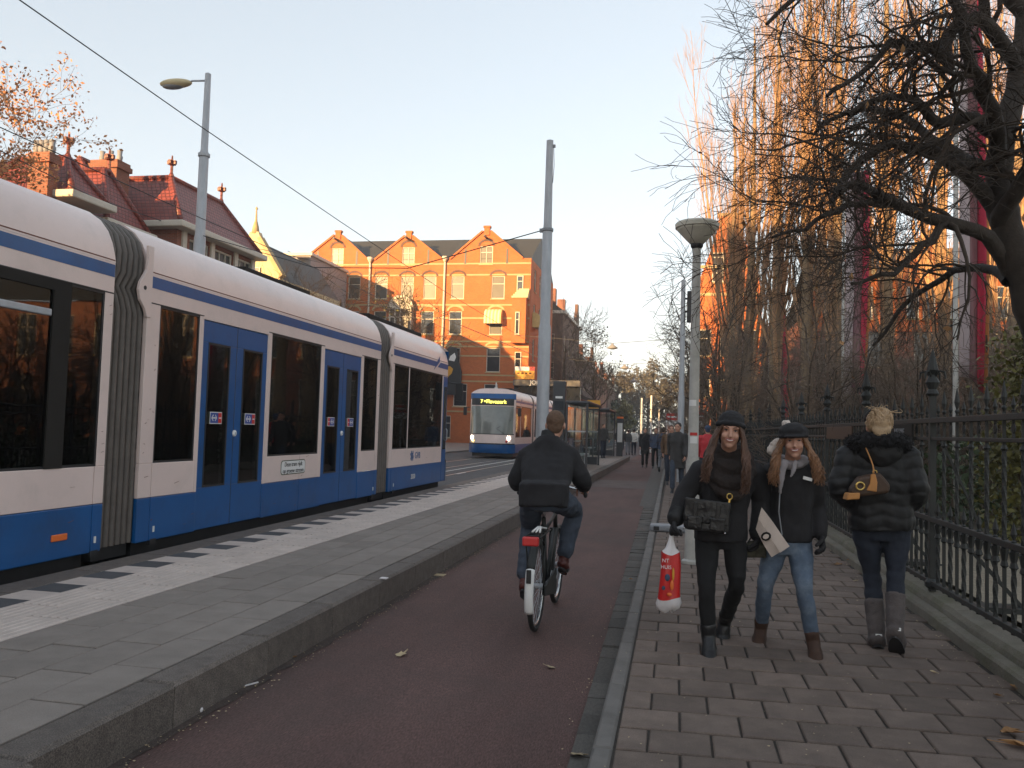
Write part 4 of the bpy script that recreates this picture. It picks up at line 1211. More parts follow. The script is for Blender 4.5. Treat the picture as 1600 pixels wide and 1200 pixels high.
def finial(x, y, z):
    mb = MB(); mb.lathe([(.11, 0), (.11, .15), (.06, .25), (.06, .55), (.13, .6), (.13, .68), (.05, .75), (.03, 1.0)], 10, (x, y, z))
    mb.box(x - .2, x + .2, y - .06, y + .06, z + .62, z + .78); mb.box(x - .06, x + .06, y - .2, y + .2, z + .62, z + .78); mb.build('finial', M['rooftile'], vil)
def chimney(x0, x1, y0, y1, z0, z1, pots):
    mb = MB(); mb.box(x0, x1, y0, y1, z0, z1 - .35); mb.box(x0 - .08, x1 + .08, y0 - .08, y1 + .08, z1 - .35, z1 - .15); mb.box(x0 - .02, x1 + .02, y0 - .02, y1 + .02, z1 - .15, z1)
    c = mb.build('chimney', M['brick_red'], vil)
    for k in range(pots):
        p = MB(); p.lathe([(.10, 0), (.13, .25), (.09, .3), (.11, .5)], 10, (x0 + (x1 - x0) * (k + .5) / pots, (y0 + y1) / 2, z1 - .02)); p.build('chimney_pot', M['zinc'], c, smooth=True)
# right wing
w = wmap('+X', -20.3); wy = wmap('-Y', 30.55)
rr = []
for y in (32.2, 34.2, 36.0): rr.append((y - .75, y + .75, 7.55, 9.2))
for y in (32.4, 35.6): rr += [(y - .8, y + .8, 4.2, 6.4), (y - .8, y + .8, 1.0, 3.2)]
mb = MB(); wall_holes(mb, w, 30.55, 36.8, .1, 9.4, rr); wall_holes(mb, wy, -28, -20.3, .1, 9.4, [(-22.6, -21.4, 4.2, 6.4)]); mb.quad((-28, 36.8, .1), (-20.3, 36.8, .1), (-20.3, 36.8, 9.4), (-28, 36.8, 9.4)); mb.build('wall', M['brick_red'], vil)
for r in rr: window(vil, w, r, pane='curtain', mull=3 if r[2] > 7 else 2, fw=.09)
window(vil, wy, (-22.6, -21.4, 4.2, 6.4), pane='curtain')
mb = MB()
for y in (31.0, 33.15, 35.15, 36.75): wbox(mb, w, y - .14, y + .14, 7.3, 9.38, -.01, .09)
mb.build('wall_pier', M['winwhite'], vil)
mansard(-28, -20, 30.3, 37, 9.66, 11.9, 1.45, 1.35)
finial(-21.45, 31.65, 11.85); finial(-21.45, 35.65, 11.85)
# middle, set back, with its chimney
mb = MB(); mb.box(-30, -21.6, 29.0, 30.5, .1, 8.2); mb.build('wall', M['brick_red'], vil)
mb = MB(); mb.add([(-21.4, 29.2, 8.2), (-21.4, 30.9, 8.2), (-24, 30.9, 12.0), (-24, 29.2, 12.0), (-30, 29.2, 12.0), (-30, 30.9, 12.0)], [(0, 1, 2, 3), (3, 2, 5, 4)]); mb.build('roof', M['rooftile'], vil)
mb = MB(); mb.tube([(-24, 29.2, 12.02), (-24, 30.9, 12.02)], .13, 8); mb.tube([(-21.4, 29.2, 8.25), (-24, 29.2, 12.02)], .12, 8); mb.build('ridge_tile', M['rooftile'], vil)
chimney(-23.6, -22.4, 29.4, 30.2, 8.5, 12.0, 3)
mb = MB(); mb.prism([(-22.38, 29.3, 9.2), (-21.6, 29.3, 8.6), (-22.38, 29.3, 10.6)], (0, 1, 0)); mb.build('lead_flashing', M['zinc'], vil)
# left wing
mb = MB(); mb.box(-28, -21.2, 25.0, 29.2, .1, 8.8); mb.build('wall', M['brick_red'], vil)
mansard(-24.5, -20.5, 24.7, 26.5, 9.3, 10.75, 1.0, .85)
finial(-21.5, 25.6, 10.7)
finial(-21.9, 28.3, 11.0)
mansard(-28, -20.8, 26.9, 29.4, 8.9, 11.1, 1.1, 1.1, 'side_roof')
chimney(-21.85, -21.05, 24.2, 24.65, 8.6, 10.5, 4)

# --- the yellow gable house and low houses between
yel = thing('gabled_house', 'cream gabled house with a needle finial between the villa and the orange block', 'building', (-29, 52, 0))
w = wmap('-Y', 50.0)
a, b, pk = (-29.066, 50.000, 9.455), (-25.637, 50.000, 9.453), (-27.595, 50.000, 14.056)
zl, zrr = (-28.414, 50.000, 12.955)[2], (-25.865, 50.000, 11.354)[2]
mb = MB(); mb.prism([(a[0], 50, .1), (b[0], 50, .1), (b[0], 50, zrr), (pk[0] + .45, 50, pk[2] - .4), (pk[0] + .3, 50, pk[2]), (pk[0] - .3, 50, pk[2]), (pk[0] - .45, 50, pk[2] - .4), (a[0], 50, zl - 2.0)], (0, .5, 0)); mb.build('wall', M['plaster'], yel)
mb = MB()
for p, q in (((a[0], zl - 2.0), (pk[0] - .45, pk[2] - .4)), ((pk[0] + .45, pk[2] - .4), (b[0] + .2, zrr - .3))): mb.bar((p[0], 50.1, p[1]), (q[0], 50.1, q[1]), .25, .6, ref=V(0, 1, 0))
mb.build('coping', M['stone'], yel)
mb = MB(); mb.lathe([(.28, 0), (.2, .5), (.08, .9), (.04, 1.6), (.10, 1.7), (.0, 1.85)], 8, (pk[0], 50.2, pk[2] - .1)); mb.build('finial', M['stone'], yel, smooth=True)
mb = MB(); mb.add([(a[0], 50.5, zl - 2.2), (pk[0], 50.5, pk[2] - .5), (b[0], 50.5, zrr - .4), (a[0], 60, zl - 2.2), (pk[0], 60, pk[2] - .5), (b[0], 60, zrr - .4)], [(0, 1, 4, 3), (1, 2, 5, 4)]); mb.build('roof', M['slate'], yel)
mb = MB(); mb.quad((b[0], 50.5, .1), (b[0], 60, .1), (b[0], 60, zrr - .4), (b[0], 50.5, zrr - .4)); mb.build('side_wall', M['plaster'], yel)
window(yel, w, (pk[0] - .6, pk[0] + .6, pk[2] - 4.2, pk[2] - 2.4), depth=-.06)
window(yel, w, (pk[0] - 1.6, pk[0] - .5, pk[2] - 7.6, pk[2] - 5.6), depth=-.06)
window(yel, w, (pk[0] + .5, pk[0] + 1.6, pk[2] - 7.6, pk[2] - 5.6), depth=-.06)
low = thing('low_house', 'low cream and grey house with a small red roof beside the orange block', 'building', (-36, 64, 0))
a, b = (-33.651, 64.000, 15.724), (-32.027, 64.000, 15.704)
z1 = (-32.150, 64.000, 15.868)[2]; z2 = (-32.117, 64.000, 15.164)[2]; z3 = (-32.053, 64.000, 13.812)[2]
mb = MB(); mb.box(a[0], b[0] + 1.0, 66, 74, .1, z1); mb.build('wall', M['zinc'], low)
mb = MB(); mb.box(a[0] + .8, b[0] + .8, 62, 66, .1, z2 - .4); mb.build('wall', M['plaster'], low)
mb = MB(); mb.add([(a[0] + .7, 61.7, z2 - .4), (b[0] + .9, 61.7, z2 - .4), (b[0] + .9, 65.9, z1 - .1), (a[0] + 1.3, 65.9, z1 - .1)], [(0, 1, 2, 3)]); mb.build('roof', M['rooftile'], low)
mb = MB(); mb.box(a[0] + .6, b[0] + 1, 61.6, 62, z2 - .62, z2 - .42); mb.build('eaves', M['winwhite'], low)
mb = MB(); mb.box(a[0] - .3, b[0] + 1.2, 65.8, 74, z1, z1 + .25); mb.build('parapet', M['winwhite'], low)
for k in range(3): window(low, wmap('-Y', 62), (a[0] + 1.6 + k * 1.3, a[0] + 2.5 + k * 1.3, z2 - 3, z2 - 1.2), depth=-.05)

# --- the row of houses along the far left side of the street
def street_house(x, y0, y1, h, brick, label, gable=None, trim='winwhite', left=-24, cols=None, storeys=None):
    t = thing('terraced_house', label, 'building', ((x + left) / 2, (y0 + y1) / 2, 0), 'houses along the far street')
    w = wmap('+X', x); wf = wmap('-Y', y0)
    n = cols or max(2, int((y1 - y0) / 4)); st = storeys or int(h / 3.4)
    rs = []
    for k in range(n):
        for s in range(st):
            c = y0 + (y1 - y0) * (k + .5) / n; rs.append((c - .65, c + .65, .9 + s * 3.3, 2.9 + s * 3.3))
    rf = []
    for k in range(2):
        for s in range(st):
            c = x - 1.6 - k * 3.2; rf.append((c - .65, c + .65, .9 + s * 3.3, 2.9 + s * 3.3))
    mb = MB(); wall_holes(mb, w, y0, y1, .1, h, rs); wall_holes(mb, wf, left, x, .1, h, rf)
    mb.quad((left, y1, .1), (x, y1, .1), (x, y1, h), (left, y1, h)); mb.build('wall', M[brick], t)
    for r in rs: window(t, w, r)
    for r in rf: window(t, wf, r)
    mb = MB(); mb.box(left, x + .3, y0 - .12, y1 - .05, h, h + .35); mb.build('cornice', M[trim], t)
    mb = MB(); xm = x - 3
    mb.add([(x, y0, h + .35), (x, y1 - .1, h + .35), (xm, y1 - .1, h + 2.6), (xm, y0, h + 2.6), (left, y0, h + .35), (left, y1 - .1, h + .35)], [(0, 1, 2, 3), (3, 2, 5, 4), (0, 3, 4), (1, 5, 2)]); mb.build('roof', M['slate'], t)
    for k in range(2):
        c = y0 + (y1 - y0) * (.25 + .5 * k); mb = MB(); mb.box(x - 2.5, x - 1.5, c - .5, c + .5, h + 1, h + 3.6); mb.build('chimney', M['brick_red'], t)
    if gable:
        for c in gable:
            mb = MB(); mb.prism([(x + .05, c - 1.6, h), (x + .05, c + 1.6, h), (x + .05, c + 1.3, h + 1.5), (x + .05, c + .6, h + 2.2), (x + .05, c + .5, h + 3.2), (x + .05, c - .5, h + 3.2), (x + .05, c - .6, h + 2.2), (x + .05, c - 1.3, h + 1.5)], (-.4, 0, 0)); mb.build('gable', M[brick], t)
            window(t, wmap('+X', x + .06), (c - .5, c + .5, h + .4, h + 1.9), depth=-.03)
    return t
street_house(-13.2, 96, 113, 15.2, 'brick_dk', 'tall dark brick corner house with a stepped gable down the street', gable=(110.5,))
street_house(-13.2, 113.2, 137, 11.6, 'brick_dk', 'lower dark brick house in the middle of the far row', gable=(132,))
street_house(-13.0, 137.2, 158, 10.6, 'brick_red', 'reddish house in the far row with white window frames', gable=(148,))
street_house(-16.5, 179, 240, 13.0, 'brick_dk', 'unseen long house added beyond the last of the row to shade the park trees', left=-28, cols=6)  # stands hidden behind the row; added to shade the far park trees
street_house(-12.8, 158.2, 178, 10.0, 'brick_dk', 'last house visible at the far end of the left row', gable=(174,))
# low brick pavilion with a pitched roof behind the shelters
pav = thing('pavilion', 'low red brick pavilion with a pitched roof beyond the tram shelters', 'building', (-13.5, 88, 0))
a, b = (-11.337, 84.000, 1.043), (-8.091, 84.000, 1.142)
zt = (-11.338, 84.000, 5.988)[2]; zb = (-8.170, 84.000, 4.367)[2]
w = wmap('-Y', 84.0); rs = []
for k in range(4):
    u = a[0] + (b[0] - a[0]) * (k + .6) / 4.3; rs.append((u - .22, u + .22, 1.6, 3.6))
mb = MB(); wall_holes(mb, w, a[0] - 1, b[0], .1, zb - .1, rs); mb.prism([(a[0] - 1, 84, zb - .1), (b[0], 84, zb - .1), (a[0] - 1, 84, zt)], (0, .3, 0)); mb.quad((b[0], 84, .1), (b[0], 92, .1), (b[0], 92, zb - .1), (b[0], 84, zb - .1)); mb.build('wall', M['brick_red'], pav)
for r in rs: window(pav, w, r)
mb = MB(); mb.bar((a[0] - 1, 84, zt + .1), (b[0] + .3, 84, zb), .3, 1.0, ref=V(0, 1, 0)); mb.add([(a[0] - 1, 84, zt), (b[0] + .2, 84, zb), (b[0] + .2, 92, zb), (a[0] - 1, 92, zt)], [(0, 1, 2, 3)]); mb.build('roof', M['slate'], pav)
mb = MB(); wbox(mb, w, a[0] - 1, b[0], 3.95, 4.2, -.02, .04); mb.build('stone_band', M['stone'], pav)

# --- right-hand buildings behind the trees
mus = thing('museum', 'long dark brick building with tall gables behind the bare trees on the right', 'building', (25, 60, 0))
w = wmap('-Y', 56.0); wl = wmap('-X', 9.0)
rs = []
for k in range(9):
    u = 12 + k * 3.4
    for z in (1.5, 6.2): rs.append((u - .8, u + .8, z, z + 3.2))
mb = MB(); wall_holes(mb, w, 9, 46, .05, 10.4, rs); wall_holes(mb, wl, 56, 76, .05, 10.4, [(60, 61.6, 1.5, 4.7), (65, 66.6, 1.5, 4.7), (70, 71.6, 1.5, 4.7)]); mb.build('wall', M['brick_red'], mus)
for r in rs: window(mus, w, r, mull=2)
mb = MB(); mb.add([(9, 55.6, 10.4), (46, 55.6, 10.4), (46, 62, 15), (9, 62, 15), (9, 76, 10.4), (46, 76, 10.4)], [(0, 1, 2, 3), (3, 2, 5, 4)]); mb.build('roof', M['slate'], mus)
for c, hw, zt in (((15.352, 55.600, 14.345)[0], 2.7, (15.351, 55.600, 14.670)[2]), ((18.587, 55.600, 13.893)[0], 2.6, (18.587, 55.600, 14.214)[2]), ((10.737, 55.600, 14.006)[0], 2.4, (10.740, 55.600, 13.511)[2])):
    mb = MB(); mb.prism([(c - hw, 55.7, 8.4), (c + hw, 55.7, 8.4), (c + hw, 55.7, 11), (c + .3, 55.7, zt), (c - .3, 55.7, zt), (c - hw, 55.7, 11)], (0, 1.2, 0)); mb.build('gable', M['brick_or'], mus)
    mb = MB()
    for e in (-1, 1): mb.bar((c + e * (hw + .1), 55.8, 10.9), (c, 55.8, zt + .1), .3, .5, ref=V(0, 1, 0))
    mb.build('coping', M['stone'], mus)
    for e in (-.95, 0, .95): window(mus, wmap('-Y', 55.68), (c + e - .35, c + e + .35, 9.2, 11.2), depth=-.04)
    mb = MB(); mb.lathe([(.15, 0), (.1, .8), (.02, 2.2)], 8, (c, 56.2, zt)); mb.build('finial', M['stone'], mus)
tow = thing('gabled_house', 'tall orange brick gabled house with a blocky chimney top behind the street lamp', 'building', (6, 74, 0))
a, b = (1.245, 70.000, 9.912), (6.692, 70.000, 9.949)
pl, pr, zt = (3.204, 70.000, 19.246), (4.640, 70.000, 19.218), (4.021, 70.000, 19.605)[2]
zs = (1.292, 70.000, 13.110)[2]; zm = (2.766, 70.000, 17.645)[2]; pm = (2.869, 70.000, 17.644)
w = wmap('-Y', 70.0); rs = []
for k in range(3):
    u = a[0] + (b[0] - a[0]) * (k + .5) / 3
    for z in (1.2, 4.6, 8.0): rs.append((u - .55, u + .55, z, z + 2.2))
mb = MB(); wall_holes(mb, w, a[0], b[0], .1, zs, rs)
mb.prism([(a[0], 70, zs), (b[0], 70, zs), (b[0] - .8, 70, zm - 1), (pr[0] + .2, 70, zm + .3), (pr[0], 70, zt), (pl[0], 70, zt), (pm[0], 70, zm)], (0, .6, 0))
mb.quad((a[0], 70, .1), (a[0], 84, .1), (a[0], 84, zs), (a[0], 70, zs)); mb.build('wall', M['brick_or'], tow)
for r in rs: window(tow, w, r)
for zq in (zs + 1.6, zs + 2.9): 
    for e in (.35, .62): 
        uu = a[0] + (b[0] - a[0]) * e; window(tow, wmap('-Y', 69.98), (uu - .45, uu + .45, zq - .6, zq + .55), depth=-.04)
mb = MB()
for zq in (zs, zs + 2.3): wbox(mb, w, a[0] + .3, b[0] - .3, zq - .12, zq + .12, .0, .05)
mb.box(pl[0] - .15, pr[0] + .15, 69.85, 70.7, zt, zt + .25); mb.build('stone_band', M['stone'], tow)
mb = MB(); mb.add([(a[0], 70.6, zs), (pl[0], 70.6, zt - 1.2), (pr[0], 70.6, zt - 1.2), (b[0], 70.6, zs), (a[0], 84, zs), (pl[0], 84, zt - 1.2), (pr[0], 84, zt - 1.2), (b[0], 84, zs)], [(0, 1, 5, 4), (1, 2, 6, 5), (2, 3, 7, 6)]); mb.build('roof', M['rooftile'], tow)
rho = thing('terraced_house', 'dark red brick house further down the right side of the street', 'building', (8, 100, 0), None)
w = wmap('-X', 2.6); rs = []
for k in range(6):
    for z in (1.2, 4.6, 8): rs.append((92 + k * 6, 93.3 + k * 6, z, z + 2.2))
mb = MB(); wall_holes(mb, w, 88, 130, .1, 11, rs); mb.quad((2.6, 88, .1), (14, 88, .1), (14, 88, 11), (2.6, 88, 11)); mb.build('wall', M['brick_red'], rho)
for r in rs: window(rho, w, r)
mb = MB(); mb.add([(2.5, 88, 11), (2.5, 130, 11), (6, 130, 14), (6, 88, 14), (14, 88, 11), (14, 130, 11)], [(0, 1, 2, 3), (3, 2, 5, 4), (0, 3, 4), (1, 5, 2)]); mb.build('roof', M['slate'], rho)

# --- unseen houses added beside and behind the photographer, heights set to shade the street
def shading_house(x0, x1, y0, y1, h, brick, label, face):
    t = thing('terraced_house', label, 'building', ((x0 + x1) / 2, (y0 + y1) / 2, 0), 'unseen houses added to shade the street')
    plane = {'+X': x1, '-X': x0, '+Y': y1}[face]; w = wmap(face, plane)
    lo, hi = (y0, y1) if face != '+Y' else (x0, x1)
    rs = []; n = int((hi - lo) / 3.5)
    for k in range(n):
        for s in range(int(h / 3.5)):
            c = lo + (hi - lo) * (k + .5) / n; rs.append((c - .6, c + .6, 1 + s * 3.3, 3 + s * 3.3))
    mb = MB(); wall_holes(mb, w, lo, hi, .1, h, rs)
    P = [(x0, y0), (x1, y0), (x1, y1), (x0, y1)]
    for i in range(4):
        p, q = P[i], P[(i + 1) % 4]
        f = {0: '-Y', 1: '+X', 2: '+Y', 3: '-X'}[i]
        if f != face: mb.quad((*p, .1), (*q, .1), (*q, h), (*p, h))
    mb.build('wall', M[brick], t)
    for r in rs: window(t, w, r)
    mb = MB(); xm = (x0 + x1) / 2
    mb.add([(x0, y0, h), (xm, y0, h + 3), (x1, y0, h), (x0, y1, h), (xm, y1, h + 3), (x1, y1, h)], [(0, 1, 4, 3), (1, 2, 5, 4), (0, 2, 1), (3, 4, 5)]); mb.build('roof', M['slate'], t)

# block added between villa and square, behind the tram, to shade the orange facade
bk = thing('terraced_house', 'hidden plain brick terrace added behind the villa to shade the orange building', 'building', (-28, 57, 0))
mb = MB(); mb.box(-44, -27, 53.5, 61, .1, 11.0); mb.box(-27, -19.5, 53.5, 61, .1, 7.3); mb.build('wall', M['brick_dk'], bk)
mb = MB(); mb.box(-44.2, -26.9, 53.3, 61.2, 11.0, 11.3); mb.build('cornice', M['zinc'], bk)
mb = MB(); mb.box(-26.9, -19.3, 53.3, 61.2, 7.3, 7.6); mb.build('cornice', M['zinc'], bk)
w = wmap('+X', -19.5)
for y in (54.8, 57.2, 59.6):
    for z in (1.2, 4.7): window(bk, w, (y - .5, y + .5, z, z + 2), depth=-.04)

for y0, y1, h, br, lb in ((-75, -58, 18, 'brick_dk', 'unseen dark brick house at the far end of the shading row behind the viewer'), (-57.8, -40, 21, 'brick_red', 'unseen red brick house in the shading row behind the viewer'), (-39.8, -25, 22, 'brick_dk', 'unseen dark brick house in the middle of the shading row behind the viewer'), (-24.8, -10, 22, 'brick_red', 'unseen red brick house of the shading row nearest the viewer on the left'), (-9.8, 4, 10.5, 'brick_dk', 'unseen dark brick house of the shading row on the left just outside the view')):
    shading_house(-33, -21, y0, y1, h, br, lb, '+X')

# ------------------------------------------------------------------ trees and bushes
def res(P, r0, r1, K=9):
    p, r = poly_resample(P, np.linspace(r0, r1, len(P)), K)
    return p, r
def stack(lst):
    return np.stack([p for p, r in lst]), np.stack([r for p, r in lst])

# the gnarled bare tree at the right, reaching over the fence
rg = np.random.default_rng(5)
big = thing('bare_tree', 'large gnarled dark bare tree behind the fence reaching over the pavement', 'tree', (4.55, 9.9, 0))
TP = [(4.55, 9.9, -.05), (3.959, 9.800, 1.544), (3.831, 9.700, 2.487), (3.630, 9.600, 3.188), (3.398, 9.500, 3.783), (3.301, 9.500, 4.367), (3.411, 9.600, 4.987), (3.611, 9.800, 5.659), (3.753, 10.000, 6.842), (3.685, 10.200, 8.639)]
tp, tr = poly_resample(TP, [.26, .21, .19, .18, .155, .13, .12, .10, .09, .05], 40)
tr = tr * (1 + .10 * np.sin(np.arange(40) * 1.7))
tubes_obj('trunk', [(tp[None], tr[None], 12)], M['bark'], big)
LS = 1.0
limbs = [
    ([(3.458, 9.600, 3.394), (3.109, 9.300, 3.720), (2.623, 8.900, 3.783), (2.072, 8.600, 3.889), (1.705, 8.400, 4.049), (1.494, 8.200, 3.903)], .085, .03),
    ([(3.288, 9.500, 4.024), (2.956, 9.300, 4.398), (2.437, 9.100, 4.594), (2.019, 8.900, 4.554), (1.674, 8.700, 4.290), (1.461, 8.500, 3.876)], .085, .028),
    ([(3.301, 9.500, 4.816), (2.924, 9.200, 4.961), (2.532, 8.900, 4.798), (2.316, 8.700, 4.927), (2.007, 8.600, 4.966), (1.572, 8.500, 4.786)], .075, .025),
    ([(3.599, 9.800, 5.660), (3.268, 9.400, 5.850), (2.953, 9.100, 5.916), (2.680, 8.900, 5.769), (2.573, 8.800, 5.510), (2.550, 8.700, 5.270), (2.387, 8.600, 5.460)], .085, .045),
    ([(2.550, 8.700, 5.335), (2.241, 8.600, 5.482), (1.952, 8.500, 5.428), (1.698, 8.400, 5.091), (1.359, 8.300, 4.877)], .05, .018),
    ([(3.276, 9.500, 4.299), (3.128, 9.000, 4.744), (2.852, 8.700, 5.093), (2.730, 8.500, 5.266), (2.443, 8.300, 5.813), (1.964, 8.200, 6.233)], .09, .03),
    ([(3.702, 9.900, 6.352), (3.147, 9.600, 6.811), (2.251, 9.400, 6.985), (1.428, 9.200, 6.581), (0.883, 9.000, 5.951)], .09, .02),
    ([(3.427, 9.600, 3.291), (3.410, 10.200, 3.545), (3.184, 10.800, 3.586), (2.855, 11.200, 3.338), (2.523, 11.400, 2.787)], .06, .02),
    ([(3.288, 9.500, 4.437), (3.043, 10.100, 4.853), (2.693, 10.600, 5.427), (2.223, 10.800, 5.684), (1.649, 11.000, 5.454)], .075, .02),
    ([(3.287, 9.500, 3.887), (3.360, 9.000, 4.214), (3.489, 8.600, 4.583), (3.676, 8.400, 4.803)], .1, .04),
    ([(2.623, 8.900, 3.783), (2.248, 8.600, 3.399), (1.970, 8.400, 3.144), (1.586, 8.200, 3.048)], .045, .015),
    ([(2.042, 8.600, 3.889), (1.619, 8.400, 3.832), (1.238, 8.200, 3.602), (0.839, 8.000, 3.426)], .04, .012),
]
LP, LR = stack([res(a, b * LS, c * LS, 12) for a, b, c in limbs])
LP = LP + rg.normal(size=LP.shape) * .018
tubes_obj('limb', [(LP, LR, 8)], M['bark'], big)
b1, r1 = grow(LP, LR, 9, 1.2, (.5, 1.25), K=8, curl=.5, up=-.02, trange=(.2, 1), rs=.42, rend=.3, rng=rg, out=(-.5, -.1, .2))
b2, r2 = grow(b1, r1, 8, .75, (.4, 1.1), K=6, curl=.45, up=-.05, rs=.5, rend=.35, rng=rg)
b3, r3 = grow(b2, r2, 6, .40, (.4, 1.0), K=5, curl=.4, up=-.05, rs=.6, rend=.5, rng=rg)
r2 = np.maximum(r2, .0032); r3 = np.maximum(r3, .0024)
tubes_obj('crown', [(b1, np.maximum(r1, .005), 5), (b2, r2, 4), (b3, r3, 3)], M['twig'], big)
ends = b3[rg.choice(len(b3), 90), -1]
leaves_obj('last_leaves', ends, .035, M['leaf_dry'], big, rg)

# poplars: narrow, all branches rising
def poplar(name, label, x, y, h, seed, group='poplars behind the museum fence'):
    rg = np.random.default_rng(seed)
    t = thing(name, label, 'tree', (0, 0, 0), group)
    n = 14; z = np.linspace(0, h, n)
    P = np.stack([np.cumsum(rg.normal(0, .05, n)), np.cumsum(rg.normal(0, .05, n)), z], 1); P[0] = (0, 0, -.05)
    r = np.linspace(.30, .03, n) * h / 22
    tubes_obj('trunk', [(P[None], r[None], 8)], M['poplar'], t)
    b0, q0 = grow(P[None], r[None], 7, h * .55, (.10, .24), K=9, curl=.06, up=.16, trange=(.08, .4), rs=.5, rend=.2, rng=rg)
    b1, q1 = grow(np.concatenate([P[None, ::1][:, :9], b0]), np.concatenate([r[None, :9], q0]), 9, h * .18, (.2, .45), K=7, curl=.08, up=.22, trange=(.15, 1), rs=.45, rend=.25, rng=rg)
    b2, q2 = grow(b1, q1, 7, h * .07, (.2, .6), K=5, curl=.12, up=.22, rs=.5, rend=.4, rng=rg)
    b3, q3 = grow(b2, q2, 2, h * .03, (.2, .7), K=4, curl=.15, up=.2, rs=.6, rend=.5, rng=rg)
    tubes_obj('crown', [(b0, q0 * .8, 6), (b1, np.maximum(q1 * .8, .010), 4), (b2, np.maximum(q2 * .7, .006), 3), (b3, np.maximum(q3 * .6, .0045), 3)], M['poplar_tw'], t)
    t.location = (x, y, 0)
    return t
pop = [poplar('poplar', 'shortest poplar, at the left edge of the bare golden row', *(2.599, 43.000, 4.128)[:2], 18.5, 12),
       poplar('poplar', 'second poplar from the left with bright golden upright twigs', *(3.424, 41.000, 4.027)[:2], 21.5, 2),
       poplar('poplar', 'tall poplar with thick forked trunk in the middle of the golden row', *(5.595, 38.000, 3.894)[:2], 25, 3)]
for src, px, py_, sc, rz, lb in ((0, (3.370, 45.000, 4.259)[0], 45, 1.08, 2.1, 'poplar just behind and right of the shortest one'),
                             (1, (4.481, 40.000, 3.989)[0], 40, 1.12, 1.3, 'third poplar from the left with thin parallel stems'),
                             (1, (6.553, 37.000, 3.854)[0], 37, 1.15, 4.0, 'poplar standing directly behind the middle banner'), 
                             (2, (9.038, 39.000, 4.017)[0], 39, 1.05, .7, 'poplar seen through the crooked branches over the gable'), (1, (11.539, 40.000, 4.122)[0], 40, 1.15, 3.0, 'poplar left of the nearest banner'),
                             (2, (12.699, 38.000, 4.027)[0], 38, 1.0, 3.6, 'poplar right of the nearest banner'), (1, (13.188, 36.000, 3.920)[0], 36, 1.1, 5.6, 'rightmost poplar behind the gnarled trunk')):
    c = copy_tree(pop[src]); c.location = (px, py_, 0); c.scale = (sc, sc, sc); c.rotation_euler = (0, 0, rz); c['label'] = lb

# bare shrubs and small trees filling the garden
def shrub(name, label, seed, h, spread, nstem=9, dens=.85, m='twig2', group='bare shrubs in the museum garden'):
    rg = np.random.default_rng(seed)
    t = thing(name, label, 'shrub', (0, 0, 0), group)
    K = 8; P = []
    for k in range(nstem):
        a = rg.uniform(0, 2 * math.pi); tl = rg.uniform(.1, spread); hh = h * rg.uniform(.6, 1.0)
        pts = [(.15 * math.cos(a), .15 * math.sin(a), -.05)]
        for j in range(1, K):
            f = j / (K - 1); pts.append((math.cos(a) * (.15 + tl * f ** 1.3 * h * .5) + rg.normal(0, .06), math.sin(a) * (.15 + tl * f ** 1.3 * h * .5) + rg.normal(0, .06), hh * f))
        P.append(pts)
    P = np.array(P); r = np.linspace(.05, .015, K)[None].repeat(nstem, 0) * h / 5
    tubes_obj('stems', [(P, r, 6)], M['bark2'], t)
    b1, q1 = grow(P, r, int(11 * dens), h * .28, (.4, 1.2), K=6, curl=.35, up=.02, trange=(.15, 1), rs=.5, rend=.3, rng=rg)
    b2, q2 = grow(b1, q1, int(8 * dens), h * .13, (.4, 1.2), K=5, curl=.4, up=0, rs=.55, rend=.4, rng=rg)
    b3, q3 = grow(b2, q2, 4, h * .07, (.4, 1.2), K=4, curl=.4, up=0, rs=.6, rend=.5, rng=rg)
    tubes_obj('twigs', [(b1, np.maximum(q1, .008), 4), (b2, np.maximum(q2, .006), 3), (b3, np.maximum(q3, .0045), 3)], M[m], t)
    return t
s0 = shrub('bare_shrub', 'wide bare brown shrub behind the fence beside the nearest banner', 21, 5.0, .5)
s1 = shrub('bare_shrub', 'tall bare brown shrub behind the fence left of the middle banner', 22, 6.2, .42)
s0.location = (*(4.657, 18.000, 2.197)[:2], 0); s0.scale = (.8, .8, .72); s1.scale = (.8, .8, .66); s1.location = (*(2.995, 21.000, 2.240)[:2], 0)
for src, px, y, sc, rz, lb in ((s0, 1180, 49, 1.5, 1.0, 'bare shrub between the lamp post and the third banner'), (s1, 1135, 28, .95, 2.0, 'leftmost bare shrub, close to the lamp post'), (s1, 1232, 50, 1.4, 3.1, 'bare shrub behind the second banner from the left'),
                               (s0, 1365, 22, 1.05, 4.2, 'bare shrub right of the middle banner'), (s1, 1400, 24, 1.0, 5.0, 'tall bare shrub below the museum gable'), (s0, 1545, 17, 1.0, .4, 'bare shrub just right of the nearest banner pole'),
                               (s1, 1500, 21, .95, 1.7, 'bare shrub behind the nearest banner'), (s0, 1580, 19, 1.1, 2.6, 'bare shrub behind the gnarled tree trunk'), (s0, 1310, 27, 1.2, 5.4, 'bare shrub far behind the middle banner'), (s1, 1580, 27, 1.0, .9, 'bare shrub at the far right under the museum wall'),
                               (s0, 1095, 34, 1.1, 3.7, 'bare shrub at the pavement edge far behind the lamp')):
    c = copy_tree(src); q = PXY(px, y); c.location = (q[0], y, 0); c.scale = (sc, sc, sc * (.72 if y < 26 else 1.0)); c.rotation_euler = (0, 0, rz); c['label'] = lb

